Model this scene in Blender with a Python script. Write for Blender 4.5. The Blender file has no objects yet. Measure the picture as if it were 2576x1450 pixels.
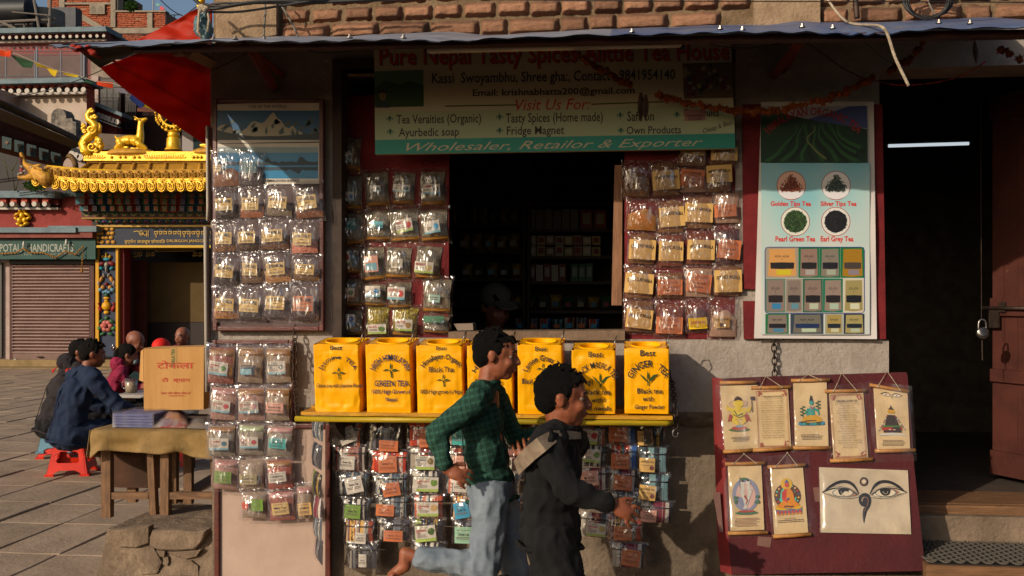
import bpy,math,random
import numpy as np
from mathutils import Vector,Matrix,noise
R=math.radians
rng=random.Random(7)
S=bpy.context.scene
COL=S.collection
# ---------------------------------------------------------------- camera, world, sun, exposure
F,CX,HY=2504.0,1288.0,757.0  # lens in photo pixels (2576 wide), horizon row
EYE=1.515
YAW=0.11
cd=bpy.data.cameras.new('camera'); cam=bpy.data.objects.new('camera',cd); COL.objects.link(cam)
cam.location=(0,0,EYE); cam.rotation_euler=(R(90),0,math.atan(YAW))
cd.sensor_width=36.0; cd.lens=36.0 * F / 2576.0; cd.shift_y=(HY - 724.5) / 2576.0
cd.clip_start=0.05; cd.clip_end=500
S.camera=cam
SUND=Vector((0.80,1.0,-0.52)).normalized()  # the way sunlight travels
w=bpy.data.worlds.new('World'); S.world=w; w.use_nodes=True
nt=w.node_tree; bg=nt.nodes['Background']
sky=nt.nodes.new('ShaderNodeTexSky'); sky.sky_type='NISHITA'; sky.sun_disc=False
sky.sun_elevation=math.asin(-SUND.z); sky.sun_rotation=math.atan2(-SUND.x,-SUND.y) % (2 * math.pi)
sky.air_density=1.0; sky.dust_density=3.0; sky.ozone_density=1.5
nt.links.new(sky.outputs[0],bg.inputs[0]); bg.inputs[1].default_value=0.11
sl=bpy.data.lights.new('sun','SUN'); sl.energy=4.3; sl.angle=R(0.53); sl.color=(1.0,0.87,0.69)
so=bpy.data.objects.new('sun',sl); COL.objects.link(so); so.rotation_euler=SUND.to_track_quat('-Z','Y').to_euler()
so.location=(-6,-8,9)
S.view_settings.view_transform='Standard'; S.view_settings.look='None'
S.view_settings.exposure=-0.12; S.view_settings.gamma=1.0; S.view_settings.use_curve_mapping=False
S.cycles.max_bounces=8; S.cycles.transparent_max_bounces=24; S.cycles.diffuse_bounces=4
S.cycles.caustics_reflective=False; S.cycles.caustics_refractive=False
# ---------------------------------------------------------------- geometry helpers
W=4.70  # the plane of the shop front
cth,sth=math.cos(math.atan(YAW)),math.sin(math.atan(YAW))
O0=Vector((0,0,EYE))
def ray(x,y):
 a=(x - CX) / F
 return Vector((a * cth - sth,a * sth +cth,(HY - y) / F))
def at(x,y,Y=W):
 d=ray(x,y); return O0 +d * (Y / d.y)
def gnd(x,y,z=0.0):
 d=ray(x,y); return O0 +d * ((z - EYE) / d.z)
def ppm(x,Y=W):  # photo pixels per metre at that place
 return F * ray(x,HY).y / Y
def WP(Y=W,up=0):  # mapping of the photo's columns and rows onto an upright plane
 return lambda x,y,off=0.0:at(x,y,Y - off)
def PP(p,n):
 n=Vector(n).normalized()
 if n.y > 0:n=-n
 def f(x,y,off=0.0):
  d=ray(x,y); q=p +n * off
  return O0 +d * ((q - O0).dot(n) / d.dot(n))
 f.n=n
 return f
WL={}
def loc_of(o):return WL[o.name]
def meta(o,label=None,cat=None,group=None,kind=None):
 if label:o['label']=label
 if cat:o['category']=cat
 if group:o['group']=group
 if kind:o['kind']=kind
 return o
def thing(name,loc,label,cat,group=None):
 o=bpy.data.objects.new(name,None); COL.objects.link(o); o.location=loc; o.empty_display_size=.1
 WL[o.name]=Vector(loc); return meta(o,label,cat,group)
def link(name,me,parent,M=None):
 """object of mesh ME placed by world matrix M under PARENT"""
 o=bpy.data.objects.new(name,me); COL.objects.link(o)
 M=M or Matrix.Identity(4)
 if parent:
  o.parent=parent
  # parents never carry rotation or scale here unless noted in PM
  o.matrix_basis=PM.get(parent.name,Matrix.Translation(loc_of(parent))).inverted() @ M
 else:
  o.matrix_basis=M
 WL[o.name]=M.to_translation(); PM[o.name]=M
 return o
PM={}
class MB:
 def __init__(s):s.V=[]; s.F=[]; s.M=[]; s.mi=0
 def add(s,vs,fs):
  n=len(s.V); s.V.extend([tuple(v) for v in vs])
  s.F.extend([tuple(i +n for i in f) for f in fs]); s.M.extend([s.mi] * len(fs)); return s
 def box(s,a,b,M=None):
  x0,y0,z0=a; x1,y1,z1=b
  v=[Vector(p) for p in ((x0,y0,z0),(x1,y0,z0),(x1,y1,z0),(x0,y1,z0),(x0,y0,z1),(x1,y0,z1),(x1,y1,z1),(x0,y1,z1))]
  if M is not None:v=[M @ p for p in v]
  return s.add(v,[(0,3,2,1),(4,5,6,7),(0,1,5,4),(1,2,6,5),(2,3,7,6),(3,0,4,7)])
 def prism(s,pts,d):
  """polygon PTS (world points) pushed by vector D"""
  n=len(pts); d=Vector(d); a=[Vector(p) for p in pts]; b=[p +d for p in a]
  return s.add(a +b,[tuple(range(n)),tuple(range(2*n-1,n-1,-1))] +[(i,i+n,(i+1) % n +n,(i+1) % n) for i in range(n)])
 def slab(s,pts,Y,t):
  """outline in photo pixels on the plane Y, T metres thick away from the viewer"""
  return s.prism([at(x,y,Y) for x,y in pts],(0,t,0))
 def pbox(s,x0,y0,x1,y1,Y,t):return s.slab([(x0,y0),(x1,y0),(x1,y1),(x0,y1)],Y,t)
 def rect(s,f,x0,y0,x1,y1,off=0):return s.poly(f,[(x0,y0),(x1,y0),(x1,y1),(x0,y1)],off)
 def poly(s,f,pts,off=0):
  return s.add([f(x,y,off) for x,y in pts],[tuple(range(len(pts)))[::-1]])
 def disc(s,f,cx,cy,rx,ry,off=0,n=20,a0=0,a1=360):
  pts=[(cx +rx*math.cos(R(a0+(a1-a0)*i/n)),cy +ry*math.sin(R(a0+(a1-a0)*i/n))) for i in range(n +(a1-a0 < 360))]
  return s.poly(f,pts,off)
 def stroke(s,f,pts,wd,off=0,w1=None):
  """a painted stroke of width WD pixels along photo points, tapering to W1"""
  n=len(pts); L=[]; Rr=[]
  for i,(x,y) in enumerate(pts):
   x0,y0=pts[max(0,i-1)]; x1,y1=pts[min(n-1,i+1)]
   l=math.hypot(x1-x0,y1-y0) or 1; k=i/(n-1) if n > 1 else 0
   h=(wd if w1 is None else wd +(w1 - wd)*k)/2
   L.append((x-(y1-y0)/l*h,y+(x1-x0)/l*h)); Rr.append((x+(y1-y0)/l*h,y-(x1-x0)/l*h))
  v=[f(x,y,off) for x,y in L] +[f(x,y,off) for x,y in Rr]
  return s.add(v,[(i,i+1,i+1+n,i+n) for i in range(n-1)])
 def tube(s,pts,r,n=6,r1=None,cap=True,flat=1.0):
  pts=[Vector(p) for p in pts]; m=len(pts); vs=[]; fs=[]; up=None
  for i,p in enumerate(pts):
   t=(pts[min(i+1,m-1)] - pts[max(i-1,0)]).normalized()
   if up is None:up=Vector((0,0,1)) if abs(t.z) < .9 else Vector((1,0,0))
   a=t.cross(up); a=a.normalized() if a.length > 1e-6 else t.orthogonal().normalized()
   b=a.cross(t).normalized(); up=b
   q=r if r1 is None else r +(r1 - r)*i/(m-1)
   for k in range(n):
    g=2*math.pi*k/n; vs.append(p +a*(q*math.cos(g)) +b*(q*math.sin(g)*flat))
  for i in range(m-1):
   for k in range(n):fs.append((i*n+k,i*n+(k+1)%n,(i+1)*n+(k+1)%n,(i+1)*n+k))
  if cap:fs.append(tuple(range(n))[::-1]); fs.append(tuple((m-1)*n+k for k in range(n)))
  return s.add(vs,fs)
 def lathe(s,prof,c,n=16,M=None,sx=1,sy=1):
  """profile [(r,z)] turned about the upright axis at C"""
  vs=[]; fs=[]; c=Vector(c)
  for r,z in prof:
   for k in range(n):
    g=2*math.pi*k/n; v=Vector((r*math.cos(g)*sx,r*math.sin(g)*sy,z))
    vs.append(c +(M @ v if M is not None else v))
  for i in range(len(prof)-1):
   for k in range(n):fs.append((i*n+k,i*n+(k+1)%n,(i+1)*n+(k+1)%n,(i+1)*n+k))
  fs.append(tuple(range(n))[::-1]); fs.append(tuple((len(prof)-1)*n+k for k in range(n)))
  return s.add(vs,fs)
 def ball(s,c,r,n=10,M=None):
  if not hasattr(r,'__len__'):r=(r,r,r)
  c=Vector(c); vs=[]; fs=[]; m=max(4,n*2//3)
  for i in range(1,m):
   for k in range(n):
    v=Vector((r[0]*math.sin(math.pi*i/m)*math.cos(2*math.pi*k/n),r[1]*math.sin(math.pi*i/m)*math.sin(2*math.pi*k/n),r[2]*math.cos(math.pi*i/m)))
    vs.append(c +(M @ v if M is not None else v))
  for i in range(m-2):
   for k in range(n):fs.append((i*n+k,(i+1)*n+k,(i+1)*n+(k+1)%n,i*n+(k+1)%n))
  t=Vector((0,0,r[2])); b=-t
  vs.append(c +(M @ t if M is not None else t)); vs.append(c +(M @ b if M is not None else b)); T=len(vs)-2
  for k in range(n):fs.append((T,k,(k+1)%n)); fs.append((T+1,(m-2)*n+(k+1)%n,(m-2)*n+k))
  return s.add(vs,fs)
 def grid(s,fn,nu,nv):
  vs=[fn(i/nu,j/nv) for j in range(nv+1) for i in range(nu+1)]
  return s.add(vs,[(j*(nu+1)+i,j*(nu+1)+i+1,(j+1)*(nu+1)+i+1,(j+1)*(nu+1)+i) for j in range(nv) for i in range(nu)])
 def mesh(s,name,mats,smooth=False,off=Vector((0,0,0))):
  me=bpy.data.meshes.new(name)
  me.from_pydata([(v[0]-off.x,v[1]-off.y,v[2]-off.z) for v in s.V],[],s.F)
  for m in (mats if isinstance(mats,(list,tuple)) else [mats]):me.materials.append(m)
  if s.mi or any(s.M):me.polygons.foreach_set('material_index',s.M)
  if smooth:me.polygons.foreach_set('use_smooth',[True]*len(s.F))
  me.update(); return me
 def build(s,name,mats,parent=None,smooth=False,**kw):
  if parent is not None:off=loc_of(parent)
  else:
   a=np.array(s.V); off=Vector(((a[:,0].min()+a[:,0].max())/2,(a[:,1].min()+a[:,1].max())/2,a[:,2].min()))
  me=s.mesh(name,mats,smooth,off)
  o=bpy.data.objects.new(name,me); COL.objects.link(o)
  if parent is not None:o.parent=parent
  else:o.location=off
  WL[o.name]=off.copy(); PM[o.name]=Matrix.Translation(off)
  return meta(o,**kw)
def smooth_by(o,ang=40):
 me=o.data; me.polygons.foreach_set('use_smooth',[True]*len(me.polygons))
 try:me.set_sharp_from_angle(angle=R(ang))
 except Exception:pass
 return o
# ---------------------------------------------------------------- materials
def lin(c):
 if isinstance(c,str):
  c=[int(c[i:i+2],16)/255 for i in (0,2,4)]
  return tuple(v/12.92 if v <= .04045 else ((v+.055)/1.055)**2.4 for v in c)
 return tuple(c)
MC={}
def mat(name,c1,c2=None,rough=.7,sc=12,bump=0,bsc=None,spec=.3,metal=0,rnd=0,det=5,coat=0,stretch=None,dirt=None,kind='noise',trans=0):
 key=(name,c1,c2,rough,sc,bump)
 if key in MC:return MC[key]
 m=bpy.data.materials.new(name); m.use_nodes=True; N=m.node_tree.nodes; L=m.node_tree.links
 b=N['Principled BSDF']; b.inputs['Roughness'].default_value=rough; b.inputs['Metallic'].default_value=metal
 b.inputs['Specular IOR Level'].default_value=spec
 if coat:b.inputs['Coat Weight'].default_value=coat; b.inputs['Coat Roughness'].default_value=.15
 tc=N.new('ShaderNodeTexCoord'); mp=N.new('ShaderNodeMapping'); L.new(tc.outputs['Object'],mp.inputs[0])
 if stretch:mp.inputs['Scale'].default_value=stretch
 col=lin(c1) +(1,); out=None
 if c2:
  if kind == 'voronoi':
   t=N.new('ShaderNodeTexVoronoi'); t.inputs['Scale'].default_value=sc; src=t.outputs['Color']
  else:
   t=N.new('ShaderNodeTexNoise'); t.inputs['Scale'].default_value=sc; t.inputs['Detail'].default_value=det; t.inputs['Roughness'].default_value=.62; src=t.outputs['Fac']
  L.new(mp.outputs[0],t.inputs['Vector'])
  rp=N.new('ShaderNodeValToRGB'); rp.color_ramp.elements[0].position=.36; rp.color_ramp.elements[1].position=.64
  if kind == 'voronoi':rp.color_ramp.elements[0].position=.2; rp.color_ramp.elements[1].position=.8
  rp.color_ramp.elements[0].color=col; rp.color_ramp.elements[1].color=lin(c2) +(1,)
  L.new(src,rp.inputs[0]); out=rp.outputs[0]
 if dirt:
  t2=N.new('ShaderNodeTexNoise'); t2.inputs['Scale'].default_value=dirt[1]; t2.inputs['Detail'].default_value=8; t2.inputs['Roughness'].default_value=.7
  L.new(tc.outputs['Object'],t2.inputs['Vector'])
  r2=N.new('ShaderNodeValToRGB'); r2.color_ramp.elements[0].position=dirt[2] if len(dirt) > 2 else .52; r2.color_ramp.elements[1].position=(dirt[2] if len(dirt) > 2 else .52) +.14
  L.new(t2.outputs['Fac'],r2.inputs[0])
  mx=N.new('ShaderNodeMix'); mx.data_type='RGBA'; L.new(r2.outputs[0],mx.inputs[0])
  if out:L.new(out,mx.inputs[6])
  else:mx.inputs[6].default_value=col
  mx.inputs[7].default_value=lin(dirt[0]) +(1,); out=mx.outputs[2]
 if rnd:
  oi=N.new('ShaderNodeObjectInfo'); hs=N.new('ShaderNodeHueSaturation'); mr=N.new('ShaderNodeMapRange')
  mr.inputs[3].default_value=1 - rnd; mr.inputs[4].default_value=1 +rnd; L.new(oi.outputs['Random'],mr.inputs[0])
  L.new(mr.outputs[0],hs.inputs['Value'])
  if out:L.new(out,hs.inputs['Color'])
  else:hs.inputs['Color'].default_value=col
  out=hs.outputs[0]
 if out:L.new(out,b.inputs['Base Color'])
 else:b.inputs['Base Color'].default_value=col
 if bump:
  t3=N.new('ShaderNodeTexNoise'); t3.inputs['Scale'].default_value=bsc or sc*3; t3.inputs['Detail'].default_value=6; t3.inputs['Roughness'].default_value=.65
  L.new(mp.outputs[0],t3.inputs['Vector']); bp=N.new('ShaderNodeBump'); bp.inputs['Strength'].default_value=min(bump,1); bp.inputs['Distance'].default_value=.012*max(1,bump)
  L.new(t3.outputs['Fac'],bp.inputs['Height']); L.new(bp.outputs[0],b.inputs['Normal'])
 if trans:
  tr=N.new('ShaderNodeBsdfTranslucent'); ms=N.new('ShaderNodeMixShader'); ms.inputs[0].default_value=trans
  if out:L.new(out,tr.inputs[0])
  else:tr.inputs[0].default_value=col
  L.new(b.outputs[0],ms.inputs[1]); L.new(tr.outputs[0],ms.inputs[2]); L.new(ms.outputs[0],N['Material Output'].inputs[0])
 MC[key]=m; return m
def fm(c,rough=.6,**k):return mat('paint_' +(c if isinstance(c,str) else 'x'),c,rough=rough,**k)
def emis(name,c,s):
 m=bpy.data.materials.new(name); m.use_nodes=True; b=m.node_tree.nodes['Principled BSDF']
 b.inputs['Base Color'].default_value=lin(c)+(1,); b.inputs['Emission Color'].default_value=lin(c)+(1,); b.inputs['Emission Strength'].default_value=s
 return m
def film(name,tint='ffffff',haze=.10,glint_streak=.5,rough=.17,sc=2.6,gl_=.26,hz='84767a',base=.05):
 """clear crinkled plastic: see-through, with glossy folds and whitish creases painted in for glints"""
 m=bpy.data.materials.new(name); m.use_nodes=True; N=m.node_tree.nodes; L=m.node_tree.links
 N.remove(N['Principled BSDF'])
 tr=N.new('ShaderNodeBsdfTransparent'); gl=N.new('ShaderNodeBsdfAnisotropic'); gl.inputs['Roughness'].default_value=rough
 df=N.new('ShaderNodeBsdfDiffuse'); tr.inputs[0].default_value=lin(tint)+(1,)
 gl.inputs[0].default_value=(1,.97,.94,1)
 tc=N.new('ShaderNodeTexCoord'); mp=N.new('ShaderNodeMapping'); mp.inputs['Scale'].default_value=(2.4,1,.8)
 L.new(tc.outputs['Object'],mp.inputs[0])
 oi=N.new('ShaderNodeObjectInfo'); cx=N.new('ShaderNodeCombineXYZ'); mu=N.new('ShaderNodeMath'); mu.operation='MULTIPLY'; mu.inputs[1].default_value=37
 L.new(oi.outputs['Random'],mu.inputs[0]); L.new(mu.outputs[0],cx.inputs[1]); L.new(cx.outputs[0],mp.inputs['Location'])
 n1=N.new('ShaderNodeTexNoise'); n1.noise_type='RIDGED_MULTIFRACTAL' if hasattr(n1,'noise_type') else n1.noise_type
 n1.inputs['Scale'].default_value=sc*1.2; n1.inputs['Detail'].default_value=2; L.new(mp.outputs[0],n1.inputs['Vector'])
 bp=N.new('ShaderNodeBump'); bp.inputs['Strength'].default_value=.5; bp.inputs['Distance'].default_value=.03
 L.new(n1.outputs['Fac'],bp.inputs['Height']); L.new(bp.outputs[0],gl.inputs['Normal'])
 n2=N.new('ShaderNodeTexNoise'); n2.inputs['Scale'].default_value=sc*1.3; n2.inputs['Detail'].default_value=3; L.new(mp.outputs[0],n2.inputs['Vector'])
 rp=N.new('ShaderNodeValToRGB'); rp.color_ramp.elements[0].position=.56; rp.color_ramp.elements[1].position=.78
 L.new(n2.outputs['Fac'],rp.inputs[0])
 ma=N.new('ShaderNodeMath'); ma.operation='MULTIPLY_ADD'; ma.inputs[1].default_value=glint_streak; ma.inputs[2].default_value=haze; L.new(rp.outputs[0],ma.inputs[0])
 dc=N.new('ShaderNodeMix'); dc.data_type='RGBA'; dc.inputs[6].default_value=lin(hz)+(1,); dc.inputs[7].default_value=(.7,.66,.63,1); L.new(rp.outputs[0],dc.inputs[0]); L.new(dc.outputs[2],df.inputs[0])  # diffuse colour goes white along the streaks: glints painted into the film
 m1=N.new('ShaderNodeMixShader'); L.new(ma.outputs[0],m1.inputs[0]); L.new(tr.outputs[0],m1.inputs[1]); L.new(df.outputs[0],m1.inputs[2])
 n3=N.new('ShaderNodeTexNoise'); n3.inputs['Scale'].default_value=sc*1.1; n3.inputs['Detail'].default_value=2; n3.inputs['Distortion'].default_value=1.2; L.new(mp.outputs[0],n3.inputs['Vector'])
 r3=N.new('ShaderNodeValToRGB'); r3.color_ramp.elements[0].position=.55; r3.color_ramp.elements[1].position=.66; L.new(n3.outputs['Fac'],r3.inputs[0])
 fa=N.new('ShaderNodeMath'); fa.operation='MULTIPLY_ADD'; fa.inputs[1].default_value=gl_; fa.inputs[2].default_value=base; L.new(r3.outputs[0],fa.inputs[0])
 m2=N.new('ShaderNodeMixShader'); L.new(fa.outputs[0],m2.inputs[0]); L.new(m1.outputs[0],m2.inputs[1]); L.new(gl.outputs[0],m2.inputs[2])
 L.new(m2.outputs[0],N['Material Output'].inputs[0]); return m
def stripes(name,cols,n=14,seed=1,rough=.85,diamonds=False,horiz=False):
 """woven cloth: constant-colour stripes across the unit pouch"""
 r=random.Random(seed); m=bpy.data.materials.new(name); m.use_nodes=True; N=m.node_tree.nodes; L=m.node_tree.links; b=N['Principled BSDF']
 b.inputs['Roughness'].default_value=rough; b.inputs['Specular IOR Level'].default_value=.1
 tc=N.new('ShaderNodeTexCoord'); sp=N.new('ShaderNodeSeparateXYZ'); L.new(tc.outputs['Object'],sp.inputs[0])
 ad=N.new('ShaderNodeMath'); ad.operation='ADD'; ad.inputs[1].default_value=.5; L.new(sp.outputs[0],ad.inputs[0])
 rp=N.new('ShaderNodeValToRGB'); rp.color_ramp.interpolation='CONSTANT'; e=rp.color_ramp.elements
 pos=sorted(r.random() for _ in range(n)); e[0].position=0; e[0].color=lin(r.choice(cols))+(1,); e[1].position=pos[0]; e[1].color=lin(r.choice(cols))+(1,)
 for p in pos[1:]:q=e.new(p); q.color=lin(r.choice(cols))+(1,)
 L.new(ad.outputs[0],rp.inputs[0]); out=rp.outputs[0]
 # woven zigzag columns
 wv=N.new('ShaderNodeTexWave'); wv.bands_direction='Z'; wv.inputs['Scale'].default_value=5; wv.inputs['Distortion'].default_value=0
 ck=N.new('ShaderNodeTexChecker'); ck.inputs['Scale'].default_value=13; L.new(tc.outputs['Object'],ck.inputs[0])
 cl=N.new('ShaderNodeValToRGB'); cl.color_ramp.interpolation='CONSTANT'; c=cl.color_ramp.elements
 a=r.uniform(.05,.3); bb=r.uniform(.6,.8); c[0].position=0; c[0].color=(0,0,0,1); c[1].position=a; c[1].color=(1,1,1,1)
 for p,v in ((a+.1,0),(bb,1),(bb+.11,0)):q=c.new(p); q.color=(v,v,v,1)
 L.new(ad.outputs[0],cl.inputs[0])
 mm=N.new('ShaderNodeMath'); mm.operation='MULTIPLY'; L.new(cl.outputs[0],mm.inputs[0]); L.new(ck.outputs['Fac'],mm.inputs[1])
 mx=N.new('ShaderNodeMix'); mx.data_type='RGBA'; L.new(mm.outputs[0],mx.inputs[0]); L.new(out,mx.inputs[6]); mx.inputs[7].default_value=lin(r.choice(('c8c0b4','d0c8bc','1a1818')))+(1,)
 L.new(mx.outputs[2],b.inputs['Base Color']); return m
# ---------------------------------------------------------------- lettering
TC={}
def tmesh(s,bold=0.0,shear=0.0,sp=1.0):
 k=(s,bold,shear,sp)
 if k not in TC:
  c=bpy.data.curves.new('t','FONT'); c.body=s; c.offset=bold; c.shear=shear; c.resolution_u=2; c.fill_mode='FRONT'; c.space_character=sp
  o=bpy.data.objects.new('t',c); me=bpy.data.meshes.new_from_object(o)
  v=np.array([tuple(q.co)[:2] for q in me.vertices]) if len(me.vertices) else np.zeros((1,2))
  f=[tuple(p.vertices) for p in me.polygons]
  bpy.data.objects.remove(o); bpy.data.curves.remove(c); bpy.data.meshes.remove(me)
  lo=v.min(0); hi=v.max(0); v=(v - lo)/np.maximum(hi - lo,1e-6); TC[k]=(v,f)
 return TC[k]
def text(parent,s,box,f,m,bold=0.0,shear=0.0,off=.0015,arc=None,slope=0,bow=0,sp=1.0,name='lettering',mb=None):
 """S set into BOX (photo pixels x0,y0,x1,y1) on surface F; ARC=(cx,cy,r,half angle) bends it, SLOPE tilts it"""
 v,fa=tmesh(s,bold,shear,sp); x0,y0,x1,y1=box; P=[]
 for u,t in v:
  if arc:
   cx,cy,r,h=arc; a=R((u - .5)*2*h); q=r +t*(y1 - y0); P.append((cx +q*math.sin(a),cy - q*math.cos(a)))
  else:
   P.append((x0 +u*(x1-x0),y1 - t*(y1-y0) +slope*(u-.5)*(x1-x0) - bow*(1-(2*u-1)**2)))
 q=mb or MB(); q.add([f(x,y,off) for x,y in P],fa)
 if mb is None:return q.build(name,m,parent)
# ---------------------------------------------------------------- solid figures from blended rounds (one closed skin)
def remesh(mb,name,m,parent=None,vox=.007,sm=6,push=None,**kw):
 me=mb.mesh('tmp',m); o=bpy.data.objects.new('tmp',me); COL.objects.link(o)
 r=o.modifiers.new('r','REMESH'); r.mode='VOXEL'; r.voxel_size=vox; r.use_smooth_shade=True
 s=o.modifiers.new('s','SMOOTH'); s.factor=.5; s.iterations=sm
 dg=bpy.context.evaluated_depsgraph_get(); me2=bpy.data.meshes.new_from_object(o.evaluated_get(dg))
 bpy.data.objects.remove(o)
 n=len(me2.vertices); co=np.empty(n*3); me2.vertices.foreach_get('co',co); co=co.reshape(-1,3)
 if push:
  no=np.empty(n*3); me2.vertices.foreach_get('normal',no); no=no.reshape(-1,3)
  d=np.array([push(Vector(c)) for c in co]); co=co +no*d[:,None]
 off=loc_of(parent) if parent is not None else Vector(((co[:,0].min()+co[:,0].max())/2,(co[:,1].min()+co[:,1].max())/2,co[:,2].min()))
 co -= np.array(off); me2.vertices.foreach_set('co',co.ravel()); me2.name=name
 if not me2.materials:me2.materials.append(m)
 me2.polygons.foreach_set('use_smooth',[True]*len(me2.polygons)); me2.update()
 o=bpy.data.objects.new(name,me2); COL.objects.link(o)
 if parent is not None:o.parent=parent
 else:o.location=off
 WL[o.name]=off.copy(); PM[o.name]=Matrix.Translation(off); return meta(o,**kw)
def limb(mb,pts,n=10):
 """rounded tapering limb through [(point, radius)]"""
 for i,(p,r) in enumerate(pts):
  mb.ball(p,r,n)
  if i:
   q,s=pts[i-1]; p=Vector(p); q=Vector(q)
   if (p-q).length > 1e-4:mb.tube([q,p],s,n,r)
 return mb
def frame(c,fwd,up=(0,0,1)):
 f=Vector(fwd).normalized(); u=Vector(up); s=f.cross(u).normalized(); u=s.cross(f)
 return Matrix(((s.x,f.x,u.x,c[0]),(s.y,f.y,u.y,c[1]),(s.z,f.z,u.z,c[2]),(0,0,0,1)))
def hand(mb,wrist,fwd,up,s=1.0,curl=.5,side=1):
 M=frame(wrist,fwd,up); P=lambda *a:M @ (Vector(a)*s)
 mb.ball(P(0,.045,0),(.036*s,.046*s,.016*s),10,M.to_3x3())
 for k,(x,l) in enumerate(((-.036,.060),(-.012,.070),(.013,.066),(.037,.052))):
  x *= side; c=curl
  a=P(x,.078,0); b=P(x*1.1,.078+l*.45*math.cos(c*.5),-l*.45*math.sin(c*.5)); d=b - P(0,0,0) +P(0,l*.3*math.cos(c),-l*.3*math.sin(c)); e=d - P(0,0,0) +P(0,l*.25*math.cos(c*1.5),-l*.25*math.sin(c*1.5))
  limb(mb,[(a,.009*s),(b,.0085*s),(d,.0078*s),(e,.007*s)],7)
 limb(mb,[(P(-.026*side,.02,-.004),.012*s),(P(-.05*side,.045,-.012),.010*s),(P(-.058*side,.072,-.018),.0085*s)],7)
def head(mb,M,s=1.0,neck=None):
 T=lambda *a:M @ (Vector(a)*s); m3=M.to_3x3()
 E=lambda c,r,n=12:mb.ball(T(*c),tuple(v*s for v in r),n,m3)
 E((0,-.008,.025),(.076,.096,.084)); E((0,.022,-.03),(.062,.068,.078)); E((0,.052,-.083),(.03,.03,.024))
 E((0,.075,.018),(.052,.018,.014)); E((.034,.06,-.028),(.024,.026,.024)); E((-.034,.06,-.028),(.024,.026,.024))
 limb(mb,[(T(0,.088,.008),.008*s),(T(0,.104,-.026),.013*s)],8); E((.012,.094,-.03),(.008,.01,.007)); E((-.012,.094,-.03),(.008,.01,.007))
 E((0,.085,-.053),(.024,.012,.006)); E((0,.083,-.063),(.02,.012,.007))
 for q in (1,-1):E((q*.077,-.010,-.006),(.009,.018,.028)); E((q*.082,-.016,.006),(.007,.011,.015))
def face_bits(parent,M,s=1.0,lips='7a3a30'):
 T=lambda *a:M @ (Vector(a)*s); mb=MB()
 for q in (1,-1):
  mb.mi=0; mb.ball(T(q*.031,.0665,.002),.0135*s,10); mb.mi=1; mb.ball(T(q*.031,.0725,.001),.0085*s,8)
  mb.mi=2; mb.tube([T(q*.012,.089,.020),T(q*.032,.088,.027),T(q*.052,.074,.021)],.0035*s,6)
 mb.build('eyes',[fm('7d6a5e',.3),fm('120c0a',.2),fm('120d0b')],parent,True)
 mb=MB(); mb.tube([T(-.02,.0905,-.0575),T(0,.0975,-.0565),T(.02,.0905,-.0575)],.0042*s,6); mb.build('mouth',fm(lips,.5),parent,True)
def wr(amp,sc,seed=0,amp2=0):
 """cloth folds as a displacement field"""
 def f(c):
  q=Vector((c.x*sc,c.y*sc,c.z*sc*.6)) +Vector((seed,0,0))
  v=noise.noise(q); v2=1 - abs(noise.noise(Vector((q.x*1.6+q.z*1.1,q.y*1.6,q.z*2.6-q.x)) +Vector((5,5,5))))*2.6
  return amp*(v*.5 +max(v2,-.4)*.7 - .25)
 return f
# ================================================================= materials of the place
M_pl=mat('plaster','9a8f86','8a7e74',.9,7,.9,34,dirt=('746860',2.5,.56))
M_pll=mat('rough_render','7a6a59','66584a',.95,5,.9,45,dirt=('54473b',3,.5))
M_mort=mat('mortar','7d6850','66523c',1,14,1.0,50)
M_brick=mat('brick_face','a0775c','8a6048',.92,9,.7,40,rnd=.3,dirt=('6e4c38',7,.54))
M_conc=mat('concrete','9c8368','846c54',.95,9,.8,70)
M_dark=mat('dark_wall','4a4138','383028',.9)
M_redb=mat('red_baize','6c191c','581214',.8,9,.35,50,dirt=('571013',5,.6))
M_frame=mat('varnished_wood','5a2318','451a12',.38,10,.2,30,spec=.5,stretch=(1,1,6))
M_wood=mat('old_wood','7d5a3c','5c4029',.75,8,.5,30,stretch=(6,6,.6))
M_woodh=mat('old_wood_along','7d5a3c','5c4029',.75,8,.5,30,stretch=(.6,6,6))
M_brown=mat('brown_paint','4c261e','3c1d17',.6,6,.25,30,dirt=('7b5443',9,.66),spec=.3)
M_yel=mat('yellow_paint','eaa600','e09800',.36,5,.2,9,spec=.45,dirt=('a06a08',5,.60))
M_yel2=mat('yellow_shelf_paint','c48c14','9c6c14',.5,9,.4,30,dirt=('7b5a18',8,.6),stretch=(.6,6,6))
M_sheet=mat('galvanised_sheet','8a8f9c','70737c',.42,6,.2,14,spec=.5,dirt=('5d5a58',5,.57),stretch=(.7,2,1))
M_sheetb=mat('blue_sheet','3f5278','5c6a84',.42,5,.2,14,spec=.5,dirt=('75706c',4,.55),stretch=(.7,3,1))
M_metal=mat('bare_metal','8c8680','6a6460',.4,20,0,metal=.9)
M_iron=mat('rusty_iron','4b3c33','2f2723',.55,30,.3,metal=.6)
M_cable=mat('black_cable','201d1c',rough=.5,spec=.4)
M_cabg=mat('grey_cable','6d675e',rough=.6)
M_rope=mat('rope','b0a08a','8c7c68',.9,60,.5,200)
M_stone=mat('paving_sandstone','98836e','87725e',.93,3.5,.6,25,rnd=.10,dirt=('776656',1.8,.55))
M_clay=mat('old_clay_masonry','7d6a58','655444',.95,6,1.6,16,dirt=('8f7b64',4,.56))
M_paper=mat('nepali_paper','b89f78','a68c66',.8,7,.4,18)
M_white=fm('c9c0b4',.6)
M_ink=fm('17161a',.7)
F_clear=film('clear_plastic',haze=.18,glint_streak=.20)
F_foil=film('clear_foil',haze=.10,glint_streak=.16,rough=.2,hz='6e6258')
F_strip=film('strip_plastic',haze=.07,glint_streak=.10,gl_=.2,sc=2)
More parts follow.
